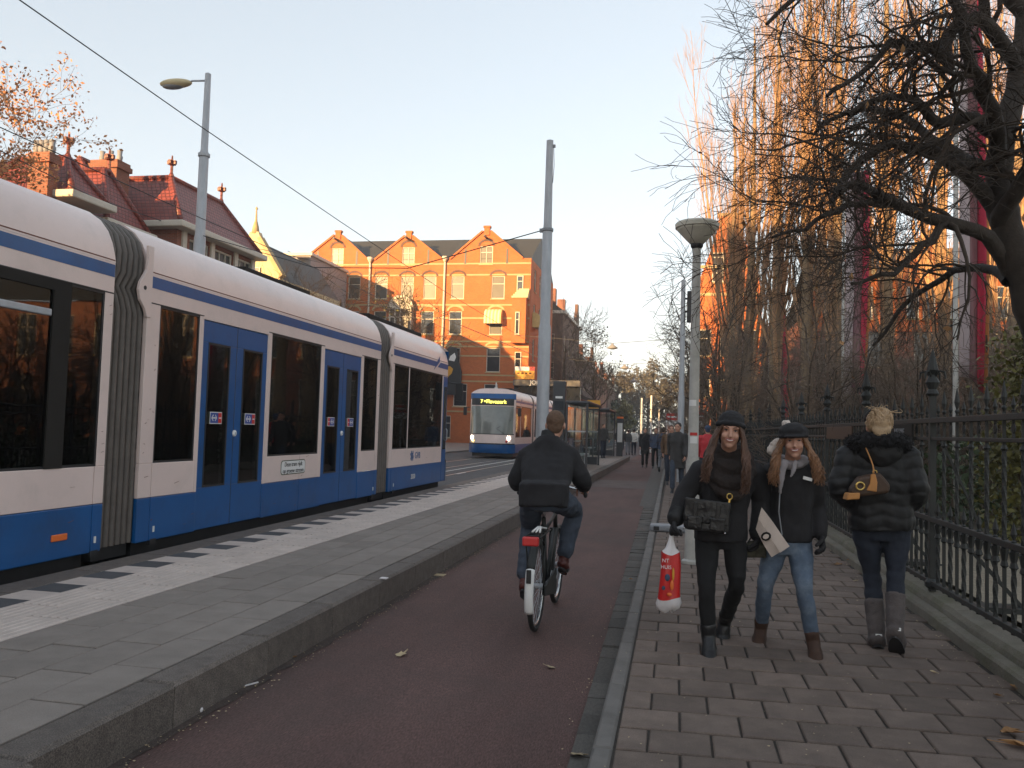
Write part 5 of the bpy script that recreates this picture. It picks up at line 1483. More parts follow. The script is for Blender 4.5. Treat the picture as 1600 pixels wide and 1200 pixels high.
# bare street tree hanging over the cycle path far ahead, and bare trees on the left
def street_tree(label, x, y, h, seed, mleaf=None, nleaf=0, crown=.5, lsize=.12, tmat='bark', twm='twig', up=.05, group=None, name='bare_tree', fork=.35):
    rg = np.random.default_rng(seed)
    t = thing(name, label, 'tree', (0, 0, 0), group)
    P = np.array([(0, 0, -.05), (.05, 0, h * .15), (-.03, .05, h * .3), (.05, 0, h * .45), (0, .05, h * .62), (.1, 0, h * .85)]); r = np.array([.16, .13, .12, .10, .07, .025]) * h / 8
    p, q = poly_resample(P, r, 12)
    tubes_obj('trunk', [(p[None], q[None], 8)], M[tmat], t)
    b1, q1 = grow(p[None], q[None], 13, h * crown, (.5, 1.2), K=8, curl=.35, up=up, trange=(fork, 1), rs=.5, rend=.3, rng=rg)
    b2, q2 = grow(b1, q1, 9, h * .20, (.4, 1.1), K=6, curl=.4, up=up, rs=.5, rend=.3, rng=rg)
    b3, q3 = grow(b2, q2, 7, h * .10, (.4, 1.0), K=4, curl=.4, up=up, rs=.55, rend=.5, rng=rg)
    mn = .0025 + y * .00012
    tubes_obj('crown', [(b1, np.maximum(q1, mn * 2), 5), (b2, np.maximum(q2, mn * 1.4), 3), (b3, np.maximum(q3, mn), 3)], M[twm], t)
    if mleaf:
        allp = np.concatenate([b2[:, -1], b3[:, -1], b3[:, 2]]); c = allp[rg.choice(len(allp), nleaf)] + rg.normal(0, h * .015, (nleaf, 3))
        leaves_obj('foliage', c, lsize, M[mleaf], t, rg)
    t.location = (x, y, 0)
    return t
street_tree('dark bare tree leaning over the cycle path beyond the lamp post', 1.35, 31, 6.6, 31, crown=.48, up=-.02, fork=.3)
street_tree('dark bare tree on the right pavement further down the street', 1.3, 46, 7.5, 32, crown=.45)
street_tree('small dark crooked bare tree in front of the orange building above the tram roof', *(-22.253, 52.000, 4.185)[:2], 11.6, 33, crown=.38)
street_tree('thin bare tree before the arched white bay with yellow leaves', *(-19.113, 58.000, 4.592)[:2], 10.5, 34, crown=.35, mleaf='leaf_gr', nleaf=120, lsize=.12)
street_tree('bare tree beside the cream gable', *(-24.794, 50.000, 4.021)[:2], 10.6, 39, crown=.38)
street_tree('bare tree in front of the dark corner house, left of the shelter', *(-12.446, 93.000, 2.426)[:2], 13.0, 35, crown=.45)
street_tree('thin olive-leaved tree before the far left houses', *(-9.824, 100.000, 2.588)[:2], 12.0, 36, mleaf='leaf_ol', nleaf=700, crown=.4, lsize=.16)
street_tree('autumn tree with orange leaves at the upper left, beside the villa chimney', *(-19.963, 20.500, 2.397)[:2], 10.6, 37, mleaf='leaf_or', nleaf=15000, crown=.30, lsize=.06, twm='twig2', tmat='bark2', name='autumn_tree', up=.12)
def leafy(label, x, y, h, wd, seed, m, n=2600, ls=.35):
    rg = np.random.default_rng(seed)
    t = thing('leafy_tree', label, 'tree', (0, 0, 0), 'park trees at the end of the street')
    P = np.array([(0, 0, -.1), (.1, 0, h * .3), (0, .1, h * .55), (0, 0, h * .85)]); p, q = poly_resample(P, np.array([.35, .28, .2, .05]), 8)
    tubes_obj('trunk', [(p[None], q[None], 7)], M['bark2'], t)
    b1, q1 = grow(p[None], q[None], 22, wd * .8, (.5, 1.3), K=6, curl=.3, up=.06, trange=(.25, 1), rs=.5, rng=rg)
    b2, q2 = grow(b1, q1, 9, wd * .35, (.4, 1.2), K=4, curl=.3, up=.05, rng=rg)
    tubes_obj('limbs', [(b1, np.maximum(q1, .05), 4), (b2, np.maximum(q2, .03), 3)], M['twig2'], t)
    allp = b2.reshape(-1, 3); c = allp[rg.choice(len(allp), n)] + rg.normal(0, wd * .06, (n, 3))
    leaves_obj('crown', c, ls, M[m], t, rg)
    t.location = (x, y, 0)
for px, y, h, wd, m, lb in ((965, 190, 15, 5, 'leaf_ol', 'brownish park tree just right of the last house'), (985, 215, 17, 6, 'leaf_ol', 'tall brown park tree behind the others at the street end'), (948, 168, 8, 3.5, 'leaf_dk', 'low dark green park tree beside the last house'),
                            (1012, 200, 18, 6, 'leaf_ol', 'round olive park tree in the middle of the street end'), (1040, 185, 14, 5, 'leaf_ol', 'olive park tree right of the round one'), (1068, 200, 15, 6, 'leaf_ol', 'park tree partly hidden by the lamp post'), (973, 160, 7, 3, 'leaf_gr', 'low yellow-green park tree at the street end')):
    q = PXY(px, y); leafy(lb, q[0], y, h, wd, px, m, ls=.32)
wd_ = np.random.default_rng(91)
pts = np.stack([wd_.uniform(-60, 40, 9000), wd_.uniform(245, 275, 9000), wd_.beta(1.2, 1.6, 9000) * 11], 1)
fw_ = leaves_obj('far_wood', pts, .55, M['leaf_ol'], None, wd_); fw_['kind'] = 'stuff'
# evergreen bush behind the fence at the right
rg = np.random.default_rng(77)
ev = thing('evergreen_bush', 'yellow-green evergreen bush behind the fence at the far right', 'bush', (4.8, 12.2, 0))
cs = []
for k in range(70):
    a = rg.uniform(0, 2 * math.pi); rr = rg.uniform(.2, 1) ** .5; zz = rg.uniform(.15, 3.0)
    cs.append(np.array((4.85 + rr * .75 * math.cos(a) * (1.15 - zz * .22), 12.2 + rr * 1.2 * math.sin(a) * (1.15 - zz * .22), zz)))
pts = np.concatenate([c + rg.normal(0, .16, (130, 3)) for c in cs])
leaves_obj('foliage', pts, .045, M['leaf_gr'], ev, rg)
P = np.array([[(4.8 + rg.normal(0, .2), 12.2 + rg.normal(0, .2), 0.02), *[tuple(c) for c in (cs[i] * .5 + np.array((4.8, 12.2, 1)) * .5, cs[i])]] for i in range(40)])
tubes_obj('stems', [(P, np.array([.03, .02, .008])[None].repeat(40, 0), 5)], M['bark2'], ev)
hd = thing('hedge', 'dark low ivy hedge behind the fence between the shrubs', 'hedge', (4.5, 24, 0))
pts = np.stack([rg.uniform(4.4, 5.6, 9000), rg.uniform(13.5, 48, 9000), rg.beta(1.2, 1.5, 9000) * 1.7 + .05], 1)
leaves_obj('foliage', pts, .07, M['leaf_dk'], hd, rg)
P = np.stack([np.stack([np.full(60, 5.0) + rg.normal(0, .2, 60), np.linspace(13.6, 47, 60), np.full(60, z)], 1) for z in (0.02, .7, 1.4)], 1)
tubes_obj('stems', [(P, np.array([.03, .02, .01])[None].repeat(60, 0), 5)], M['bark2'], hd)

# ------------------------------------------------------------------ fence
FX = 2.24
pl = thing('fence_plinth', 'low mossy stone plinth with a groove under the iron fence', 'plinth', (2.25, 20, 0.08))
prof = [(2.05, .07), (2.05, .165), (2.065, .185), (2.13, .195), (2.14, .175), (2.155, .175), (2.165, .215), (2.19, .25), (2.44, .265), (2.44, .05)]
rp = random.Random(9)
me0 = None
for k in range(30):
    y0 = 1.2 + k * 2.0; mb = MB(); dx = rp.uniform(-.006, .006)
    nn = 7; Rr = []
    for i in range(nn):
        y = y0 + .006 + (2.0 - .012) * i / (nn - 1)
        Rr.append([(x + dx + .006 * mnoise.noise((x * 9, y * 3, z * 9)), y, z + .006 * mnoise.noise((x * 7 + 5, y * 3, z * 7))) for x, z in prof])
    mb.rings(Rr); mb.build('stone', M['mossy'], pl)
fe = thing('iron_fence', 'tall black wrought iron fence with twisted bars and spear tips on the right', 'fence', (FX, 20, .26))
def rail(z, w, h):
    mb = MB(); mb.box(FX - w / 2, FX + w / 2, 1.2, 60, z - h / 2, z + h / 2); mb.build('rail', M['iron'], fe, bevel=.004)
rail(.335, .05, .04); rail(.89, .055, .045); rail(1.60, .04, .03); rail(1.76, .055, .045)
def twisted(mb, z0, z1, s, turns, n):
    mb.rings([[(s * .7071 * math.cos(a + t), s * .7071 * math.sin(a + t), z0 + (z1 - z0) * i / n) for a in (0, math.pi / 2, math.pi, 1.5 * math.pi)] for i, t in ((i, 2 * math.pi * turns * i / n) for i in range(n + 1))])
def spear(mb, z, h, r):
    mb.lathe([(r * .6, 0), (r * 1.5, h * .12), (r * .6, h * .2), (r * 1.7, h * .45), (r * .9, h * .75), (.001, h)], 6, (0, 0, z))
mb = MB(); mb.box(-.011, .011, -.011, .011, .30, .72); mb.lathe([(.012, 0), (.027, .015), (.018, .05), (.030, .13), (.012, .15)], 6, (0, 0, .72)); twisted(mb, .90, 1.56, .024, 5, 26)
mb.lathe([(.014, 0), (.026, .02), (.012, .05)], 6, (0, 0, 1.52)); mb.box(-.010, .010, -.010, .010, 1.56, 1.80); spear(mb, 1.80, .22, .013)
tall_me = mb.mesh('tall_bar', M['iron']); fix_normals(tall_me)
mb = MB(); twisted(mb, .30, .74, .026, 4, 20); mb.lathe([(.012, 0), (.030, .015), (.019, .05), (.033, .12), (.012, .14)], 6, (0, 0, .73)); spear(mb, .90, .15, .013)
short_me = mb.mesh('short_bar', M['iron']); fix_normals(short_me)
mb = MB(); mb.box(-.008, .008, -.008, .008, 1.60, 1.80); spear(mb, 1.79, .11, .010); mb.lathe([(.03, -.006), (.042, 0), (.03, .006)], 8, (0, 0, 1.68), (1, 0, 0))
top_me = mb.mesh('top_spike', M['iron']); fix_normals(top_me)
restb = []
fl = np.array(fe.location)
for k in range(330):
    y = 2.72 + k * .165
    post = (k % 16 == 0)
    if post: continue
    tallb = k % 2 == 0
    loc = np.array((FX, y, 0)) - np.array((fl[0], fl[1], fl[2]))
    if k < 190:
        shared('bar', tall_me if tallb else short_me, fe, loc, (0, 0, rp.uniform(-.1, .1)))
        if not tallb: shared('top_spike', top_me, fe, loc)
    else:
        restb.append((tall_me if tallb else short_me, loc))
merge_shared('far_bars', restb, fe, M['iron'])
mb = MB(); mb.box(-.026, .026, -.026, .026, .26, 2.0); mb.lathe([(.035, 0), (.06, .02), (.06, .06), (.035, .09)], 10, (0, 0, .28)); mb.lathe([(.04, 0), (.055, .02), (.035, .06), (.06, .12), (.02, .2)], 10, (0, 0, 1.98))
mb.lathe([(.02, 0), (.05, .05), (.03, .14), (.001, .25)], 8, (0, 0, 2.16))
for a in range(4):
    t = a * math.pi / 2 + .78; mb.tube([(0, 0, 2.12), (.06 * math.cos(t), .06 * math.sin(t), 2.20), (.11 * math.cos(t), .11 * math.sin(t), 2.19), (.12 * math.cos(t), .12 * math.sin(t), 2.13)], [.012, .010, .012, .006], 6)
post_me = mb.mesh('post', M['iron']); fix_normals(post_me)
mb = MB(); mb.bar((.03, 0, .86), (.78, 0, .0), .03); mb.bar((.0, 0, .02), (.85, 0, .02), .045); mb.bar((.03, 0, 1.58), (.32, 0, .92), .02); mb.bar((.32, 0, .92), (.55, 0, .26), .02)
mb.box(.3, .75, -.12, .12, .02, .07)
brace_me = mb.mesh('brace', M['iron']); fix_normals(brace_me)
for k in range(0, 330, 16):
    y = 2.72 + k * .165; loc = np.array((FX, y, 0)) - fl
    shared('post', post_me, fe, loc); shared('brace', brace_me, fe, loc + np.array((0, 0, .1)))
for k, (y0, y1, lb, tx) in enumerate(((8.45, 10.2, 'dark notice plate with worn pale letters on the fence beside the fur collar', 'NIEUWE'), (11.2, 13.0, 'blank brownish plate on the fence behind the person with the peaked cap', None))):
    t = thing('fence_plate', lb, 'sign', (FX - .05, (y0 + y1) / 2, 1.66))
    mb = MB(); mb.box(FX - .055, FX - .035, y0, y1, 1.565, 1.735); mb.build('plate', M['darkgrey'] if k == 0 else M['brownbag'], t, bevel=.004)
    if tx: lettering(tx, .10, M['zinc'], (FX - .057, y0 + .45, 1.655), Matrix.Rotation(R(-90), 3, 'Z') @ Matrix.Rotation(R(90), 3, 'X'), t, 'lettering', sx=1.0)

# ------------------------------------------------------------------ poles, lamps, wires
lp = thing('street_lamp', 'short grey street lamp with a flat conical bowl on the right pavement', 'street lamp', (.2, 9.85, .1))
mb = MB(); mb.lathe([(.11, 0), (.11, .03), (.078, .05), (.078, 1.15), (.060, 1.22), (.056, 2.3), (.048, 3.62), (.05, 3.66)], 18, (.2, 9.85, .1)); mb.build('pole', M['polegrey'], lp, smooth=True, autosmooth=40)
mb = MB(); mb.lathe([(.05, 3.64), (.07, 3.66), (.075, 3.70)], 20, (.2, 9.85, .1)); mb.build('collar', M['dark'], lp, smooth=True)
mb = MB(); mb.lathe([(.07, 3.69), (.13, 3.75), (.225, 3.855), (.238, 3.875)], 30, (.2, 9.85, .1)); mb.build('bowl', M['lampbowl'], lp, smooth=True)
mb = MB(); mb.lathe([(.238, 3.872), (.252, 3.88), (.256, 3.925), (.24, 3.945), (.12, 3.975), (.0, 3.985)], 30, (.2, 9.85, .1)); mb.build('lid', M['lampbowl'], lp, smooth=True, autosmooth=35)
for z, h, mt, a in ((1.56, .035, 'red', -1.55), (1.47, .08, 'signwhite', -1.5), (1.90, .07, 'signwhite', -1.9)):
    mb = MB(); rr_ = .0605 if z > 1.4 else .0795
    A_ = np.linspace(a - .75, a + .75, 7)
    mb.rings([[(.2 + rr_ * math.cos(t), 9.85 + rr_ * math.sin(t), zz) for t in A_] for zz in (z, z + h)], cap=False, close=False); mb.build('sticker', M[mt], lp)

bp_ = thing('tram_pole', 'thick stepped grey steel pole on the platform behind the cyclist', 'pole', (-2.95, 18.5, PZ))
mb = MB(); mb.lathe([(.20, 0), (.20, .04), (.145, .06), (.142, 3.62), (.125, 3.70), (.118, 3.72), (.112, 5.86), (.102, 5.92), (.095, 6.0), (.078, 7.95), (.0, 7.96)], 20, (-2.95, 18.5, PZ)); mb.build('shaft', M['steel'], bp_, smooth=True, autosmooth=40)
mb = MB(); mb.lathe([(.11, 5.84), (.135, 5.85), (.135, 5.91), (.11, 5.92)], 16, (-2.95, 18.5, PZ)); mb.box(-3.13, -3.05, 18.46, 18.54, 6.06, 6.14); mb.build('wire_clamp', M['zinc'], bp_)
mb = MB(); mb.box(-2.9, -2.82, 18.47, 18.53, 8.02, 8.08); mb.tube([(-2.86, 18.5, 8.05), (-2.84, 18.5, 7.6), (-2.86, 18.5, 7.2)], .008, 6); mb.build('top_bracket', M['zinc'], bp_)

LX, LY = -13.6, (-13.600, 21.575, 9.289)[1]
ll = thing('street_lamp', 'tall street lamp with an oval head on a bent arm rising behind the tram', 'street lamp', (LX, LY, .1))
zj = (-13.600, 21.543, 9.278)[2]; ztop = (-13.600, 21.529, 11.703)[2]; zb2 = (-13.600, 21.698, 6.777)[2]
mb = MB(); mb.lathe([(.17, 0), (.165, zb2 - .1), (.14, zb2 + .05), (.135, zj - .1), (.105, zj), (.085, ztop - .15), (.0, ztop - .1)], 16, (LX, LY, .1)); mb.lathe([(.15, zj - .2), (.17, zj - .18), (.17, zj - .1), (.15, zj - .08)], 16, (LX, LY, .1)); mb.build('pole', M['steel'], ll, smooth=True, autosmooth=40)
za = (-13.600, 21.483, 11.455)[2]; hd_ = sight(275, 127, LY)
mb = MB(); mb.tube([(LX, LY, za), (LX - .5, LY, za + .02), (hd_[0] + .45, LY, za - .02)], .03, 8); mb.build('arm', M['steel'], ll, smooth=True)
mb = MB(); mb.ell((hd_[0], LY, za - .03), (.52, .19, .13), n=20, m=12); mb.build('lamp_head', M['plaster'], ll, smooth=True)
mb = MB(); mb.ell((hd_[0] - .08, LY, za - .10), (.36, .15, .10), n=16, m=8); mb.build('lamp_glass', M['zinc'], ll, smooth=True)
# slim pole with a signal box behind the street lamp
p2 = thing('signal_pole', 'slim blue grey pole with a dark signal box behind the street lamp', 'pole', (*(0.144, 26.000, 2.113)[:2], .1))
x_ = (0.144, 26.000, 2.113)[0]
mb = MB(); mb.lathe([(.10, 0), (.10, 2.6), (.085, 2.7), (.065, 6.2), (0, 6.22)], 12, (x_, 26, .1)); mb.build('pole', M['steel'], p2, smooth=True, autosmooth=40)
mb = MB(); mb.box(x_ + .12, x_ + .42, 25.85, 26.15, 5.0, 5.95); mb.box(x_, x_ + .14, 25.97, 26.03, 5.3, 5.36); mb.box(x_, x_ + .14, 25.97, 26.03, 5.7, 5.76); mb.build('signal_box', M['dark'], p2, bevel=.02)
# wires
def wire(label, pts, r=.012, name='overhead_wire'):
    mb = MB(); mb.tube(pts, r, 6, cap=False); o = mb.build(name, M['dark'], None, smooth=True); tag(o, label, 'wire', 'overhead tram wires'); return o
wire('contact wire over the near tram', [(-6.5, -15, 5.72), (-6.5, 6.95, 5.70), (-6.5, 10, 5.61), (-6.5, 15, 5.51), (-6.5, 22.4, 5.40), (-6.5, 45, 5.5), (-6.5, 90, 5.5)], .007)
wire('contact wire over the far track', [(-9.3, -15, 5.55), (-9.3, 9.7, 5.55), (-9.3, 14.4, 5.55), (-9.3, 19.6, 5.6), (-9.3, 45, 5.5), (-9.3, 90, 5.5)], .008)
wire('span wire from the thick platform pole to the left lamp', [(-3.09, 18.5, 6.1), (-6.5, 19.3, 5.42), (-9.3, 20, 5.6), (LX, LY, 6.9)])
wire('thin wire sloping across the front of the orange building', [(-34.160, 68.000, 16.761), (-26.537, 66.000, 11.967), (-18.072, 64.000, 10.097), (-10.083, 62.000, 6.936)], .03)
wire('thin wire along the fronts beside the villa', [(-18.485, 19.000, 8.866), (-20.582, 26.000, 9.383), (-20.867, 34.000, 9.805), (-21.931, 48.000, 11.544)], .016)
for px, py_, Y, lb in ((957, 542, 65, 'nearest hanging lamp over the far street'), (976, 574, 81, 'middle hanging lamp over the far street'), (990, 595, 98, 'farthest hanging lamp over the far street')):
    q = PXY(px, Y, py_)
    t = thing('hanging_lamp', lb, 'lamp', (q[0], Y, q[2]), 'lamps hung over the street')
    mb = MB(); mb.lathe([(.0, .3), (.08, .28), (.12, .15), (.42, -.05), (.42, -.12), (.1, -.2), (0, -.2)], 14, (q[0], Y, q[2])); mb.build('shade', M['zinc'], t, smooth=True)
    mb = MB(); mb.tube([(-13, Y, q[2] + .9), (q[0], Y, q[2] + .28), (2.6, Y, q[2] + .9)], .018, 5); mb.build('hanging_wire', M['dark'], t)

# ------------------------------------------------------------------ banners
def banner(label, x, y, h, zlo, wd, seed):
    t = thing('banner_pole', label, 'banner', (x, y, .08), 'tall banners behind the fence')
    mb = MB(); mb.lathe([(.055, 0), (.05, 1.5), (.035, h), (0, h + .02)], 12, (x, y, .08)); mb.build('pole', M['polegrey'], t, smooth=True)
    rr_ = random.Random(seed); ph = rr_.uniform(0, 6)
    strips = [('flag_white', 0.0, .34), ('flag_pink', .34, .70), ('flag_red', .70, .92), ('flag_or', .92, 1.0)]
    n = 26
    for m, a, b in strips:
        vs = []; U = np.linspace(a, b, 5)
        for i in range(n):
            f = i / (n - 1); z = zlo + (h - .3 - zlo) * f + (.25 * (1 - f) if False else 0)
            wv = wd * (.86 + .14 * math.sin(f * 3 + ph))
            vs.append([(x + .05 + wv * u, y - .04 + .11 * math.sin(u * 9 + f * 4 + ph) * u ** .5, z - .35 * (1 - f) * u * u) for u in U])
        mb = MB(); mb.rings(vs, cap=False, close=False)
        o = mb.build('cloth', M[m], t, smooth=True)
        s_ = o.modifiers.new('thick', 'SOLIDIFY'); s_.thickness = .006
    return t
banner('nearest tall banner of white, mauve and red cloth', (4.919, 16.200, 2.153)[0], 16.2, 11.0, 2.75, .46, 1)
banner('middle tall banner of mauve and red cloth with its white pole', (4.900, 26.500, 2.440)[0], 26.5, 10.0, 2.6, .72, 2)
banner('third tall banner beside the black cap, red and orange', (4.707, 45.000, 2.951)[0], 45, 9.4, 2.4, 1.0, 3)
banner('farthest small banner, left of the others', (4.402, 62.000, 3.418)[0], 62, 9.4, 2.6, 1.1, 4)

# ------------------------------------------------------------------ shelters on the platform
def shelter(label, x0, x1, y0, y1, zt, ad, far_only=False):
    t = thing('tram_shelter', label, 'shelter', ((x0 + x1) / 2, (y0 + y1) / 2, PZ), 'glass shelters on the platform')
    mb = MB(); mb.box(x0 - .05, x1 + .08, y0 - .05, y1 + .1, zt, zt + .09); mb.build('roof', M['shopsign'], t, bevel=.03)
    for x, y in ((x0, y0), (x1, y0), (x0, y1), (x1, y1), (x0, (y0 + y1) / 2))[2 if far_only else 0:]:
        mb = MB(); mb.box(x - .035, x + .035, y - .035, y + .035, PZ, zt); mb.build('post', M['shopsign'], t, bevel=.008)
    n = max(2, int((y1 - y0) / 1.6))
    for k in range(n):
        a = y0 + .06 + (y1 - y0 - .12) * k / n; b = y0 + .06 + (y1 - y0 - .12) * (k + 1) / n
        mb = MB(); mb.box(x0 - .006, x0 + .006, a + .03, b - .03, PZ + .25, zt - .1); mb.build('glass_panel', M['clear'], t)
        mb = MB(); mb.box(x0 - .02, x0 + .02, a + .03, b - .03, 1.15, 1.2); mb.build('cross_bar', M['steel'], t)
    for y in ((y1,) if far_only else (y0, y1)):
        mb = MB(); mb.box(x0 + .06, x1 - .06, y - .006, y + .006, PZ + .25, zt - .1); mb.build('glass_panel', M['clear'], t)
        mb = MB(); mb.box(x0 + .05, x1 - .05, y - .03, y + .03, PZ + .02, PZ + .32 if y == y1 else PZ + .12); mb.build('kick_plate', M['shopsign'], t)
        mb = MB(); mb.box(x0 + .06, x1 - .06, y - .02, y + .02, 1.52, 1.57); mb.build('cross_bar', M['steel'], t)
    mb = MB(); mb.box(x0 + .1, x0 + .42, y0 + 1, y1 - 1, .68, .72); mb.bar((x0 + .3, y0 + 1.3, PZ), (x0 + .3, y0 + 1.3, .68), .06); mb.bar((x0 + .3, y1 - 1.3, PZ), (x0 + .3, y1 - 1.3, .68), .06); mb.build('bench', M['steel'], t)
    if ad:
        mb = MB(); mb.box(x0 + .03, x0 + .06, y0 + .3, y0 + 1.6, .6, 1.3); mb.build('poster', M['blue'], t)
    return t
shelter('nearer glass tram shelter with a blue poster, behind the cyclist', -3.68, -2.98, 28.4, 33.0, 2.5, True)
shelter('farther glass tram shelter with dark frame at the end of the platform', -4.65, -3.32, 41.5, 46.0, 2.62, False, True)
ip = thing('information_pillar', 'dark blue information pillar at the head of the nearer shelter', 'pillar', (-4.2, 30.2, PZ))
mb = MB(); mb.box(-4.42, -3.96, 30.0, 30.3, PZ, 3.35); mb.build('case', M['shopsign'], ip, bevel=.02)
mb = MB(); mb.box(-4.36, -4.02, 29.985, 30.0, 2.3, 2.62); mb.build('screen', M['pane'], ip)
mb = MB(); mb.box(-4.32, -4.06, 29.98, 29.99, 2.72, 2.80); mb.build('line_strip', M['signwhite'], ip)
ss = thing('stop_sign', 'orange tram stop sign above the farther shelter', 'sign', (-3.75, 38.6, PZ))
mb = MB(); mb.tube([(-3.75, 38.6, PZ), (-3.75, 38.6, 3.0)], .04, 8); mb.build('pole', M['shopsign'], ss)
mb = MB(); mb.box(-4.05, -3.45, 38.56, 38.6, 2.62, 3.0); mb.build('plate', M['yellow'], ss)
tb = thing('timetable_post', 'timetable post with an orange cap at the end of the platform', 'sign', (-3.0, 46.3, PZ))
mb = MB(); mb.box(-3.2, -2.85, 46.15, 46.25, PZ, 2.3); mb.build('frame', M['shopsign'], tb, bevel=.01)
mb = MB(); mb.box(-3.16, -2.89, 46.13, 46.15, 1.0, 2.05); mb.build('sheet', M['signwhite'], tb)
mb = MB(); mb.box(-3.2, -2.85, 46.12, 46.28, 2.3, 2.4); mb.build('cap', M['orange'], tb)
def no_entry(label, x, y, z, w):
    t = thing('no_entry_sign', label, 'sign', (x, y, .1), 'no entry signs')
    mb = MB(); mb.tube([(x, y + .03, .1), (x, y + .03, z + w / 2)], .03, 8); mb.build('pole', M['steel'], t)
    mb = MB(); mb.box(x - w / 2, x + w / 2, y - .01, y + .01, z - w / 2, z + w / 2); mb.build('plate', M['signwhite'], t)
    mb = MB(); mb.box(x - w * .47, x + w * .47, y - .016, y - .01, z - w * .1, z + w * .47); mb.build('face', M['red'], t)
    mb = MB(); mb.box(x - w * .36, x + w * .36, y - .022, y - .016, z + w * .13, z + w * .25); mb.build('bar', M['signwhite'], t)
q = PXY(1050, 42, 655); no_entry('red no entry sign above the heads near the lamp post', q[0], 42, q[2], .62)
q = PXY(1093, 34, 655); no_entry('red no entry sign just right of the lamp post', q[0], 34, q[2], .6)
for px, Y, top, lb in ((1003, 60, 622, 'left of two thin white masts at the street end'), (1018, 66, 618, 'right of two thin white masts at the street end'), (1030, 90, 640, 'short white mast with a small flag'), (1043, 75, 645, 'short white mast beside the no entry sign')):
    q = PXY(px, Y, top); mb = MB(); mb.tube([(q[0], Y, 0), (q[0], Y, q[2])], .07, 8); o = mb.build('mast', M['signwhite'], None); tag(o, lb, 'mast', 'white masts at the street end')
# grey plate on the pavement beside the kerb
gp = thing('cable_cover', 'flat grey cover plate lying across the pavement by the kerb', 'cover', (-.05, 12.95, .1))
mb = MB(); mb.box(-.36, .62, 12.75, 13.05, .10, .20); mb.build('slab', M['zinc'], gp, bevel=.03)
mb = MB(); mb.box(-.30, -.22, 12.742, 12.76, .12, .18); mb.build('slot', M['dark'], gp)

# ------------------------------------------------------------------ people
DG = None
def remesh(name, mb, voxel, m, parent, smooth=2, disp=None, keep=None):
    """joins the overlapping closed shapes of mb into one continuous skin"""
    off = wloc(parent)
    me = mb.mesh('tmp', m, off); fix_normals(me)
    o = bpy.data.objects.new('tmp', me); COL.objects.link(o)
    r = o.modifiers.new('r', 'REMESH'); r.mode = 'VOXEL'; r.voxel_size = voxel
    if smooth:
        s = o.modifiers.new('s', 'SMOOTH'); s.factor = .5; s.iterations = smooth
    dg = bpy.context.evaluated_depsgraph_get()
    nm = bpy.data.meshes.new_from_object(o.evaluated_get(dg))
    bpy.data.objects.remove(o); bpy.data.meshes.remove(me)
    nm.name = name
    nm.materials.clear(); nm.materials.append(m)
    n = len(nm.vertices)
    co = np.empty(n * 3, np.float32); nm.vertices.foreach_get('co', co); co = co.reshape(-1, 3).astype(float)
    if disp is not None:
        no = np.empty(n * 3, np.float32); nm.vertices.foreach_get('normal', no); no = no.reshape(-1, 3)
        co = disp(co + off, no) - off
        nm.vertices.foreach_set('co', co.astype(np.float32).ravel())
    nm.polygons.foreach_set('use_smooth', np.ones(len(nm.polygons), bool)); nm.update()
    return link(name, nm, parent)

def wrinkle(amp=.006, freq=9.0, sz=1.8, seed=0.0, puff=None):
    def f(co, no):
        k = np.array([mnoise.noise((c[0] * freq + seed, c[1] * freq, c[2] * freq / sz)) + .5 * mnoise.noise((c[0] * freq * 2.3, c[1] * freq * 2.3 + seed, c[2] * freq * 2.0)) for c in co])
        d = amp * k
        if puff:
            z0, h, a = puff
            d = d + a * (np.abs(np.sin((co[:, 2] - z0 + .012 * np.sin(co[:, 0] * 25)) * math.pi / h)) ** .6 - .6)
        return co + no * d[:, None]
    return f

def nv(a): return a / (np.linalg.norm(a) + 1e-12)
def limb(mb, pts, rad, n=12, flat=1.0, ref=None, ends=True, K=None):
    pts = [np.array(p, float) for p in pts]
    p, r = poly_resample(pts, rad, K or (len(pts) * 3)) if len(pts) > 2 else (np.array([pts[0] + (pts[1] - pts[0]) * t for t in np.linspace(0, 1, 5)]), np.linspace(rad[0], rad[1], 5))
    if ends:
        d0 = nv(p[0] - p[1]); d1 = nv(p[-1] - p[-2])
        pre = [(p[0] + d0 * r[0] * .75, r[0] * .35), (p[0] + d0 * r[0] * .45, r[0] * .75)]
        post = [(p[-1] + d1 * r[-1] * .45, r[-1] * .75), (p[-1] + d1 * r[-1] * .75, r[-1] * .35)]
        p = np.array([q for q, _ in pre] + list(p) + [q for q, _ in post]); r = np.array([q for _, q in pre] + list(r) + [q for _, q in post])
    mb.tube(list(p), list(r), n, True, flat, ref)

def torso(mb, rings_, Rv, n=18):
    """rings_: (centre, half width along Rv, half depth, front vector)"""
    RR = []
    for c, a, b, F in rings_:
        c = np.array(c, float)
        RR.append([c + Rv * a * math.copysign(abs(math.cos(t)) ** .85, math.cos(t)) + F * b * math.copysign(abs(math.sin(t)) ** .85, math.sin(t)) for t in np.linspace(0, 2 * math.pi, n, endpoint=False)])
    mb.rings(RR)

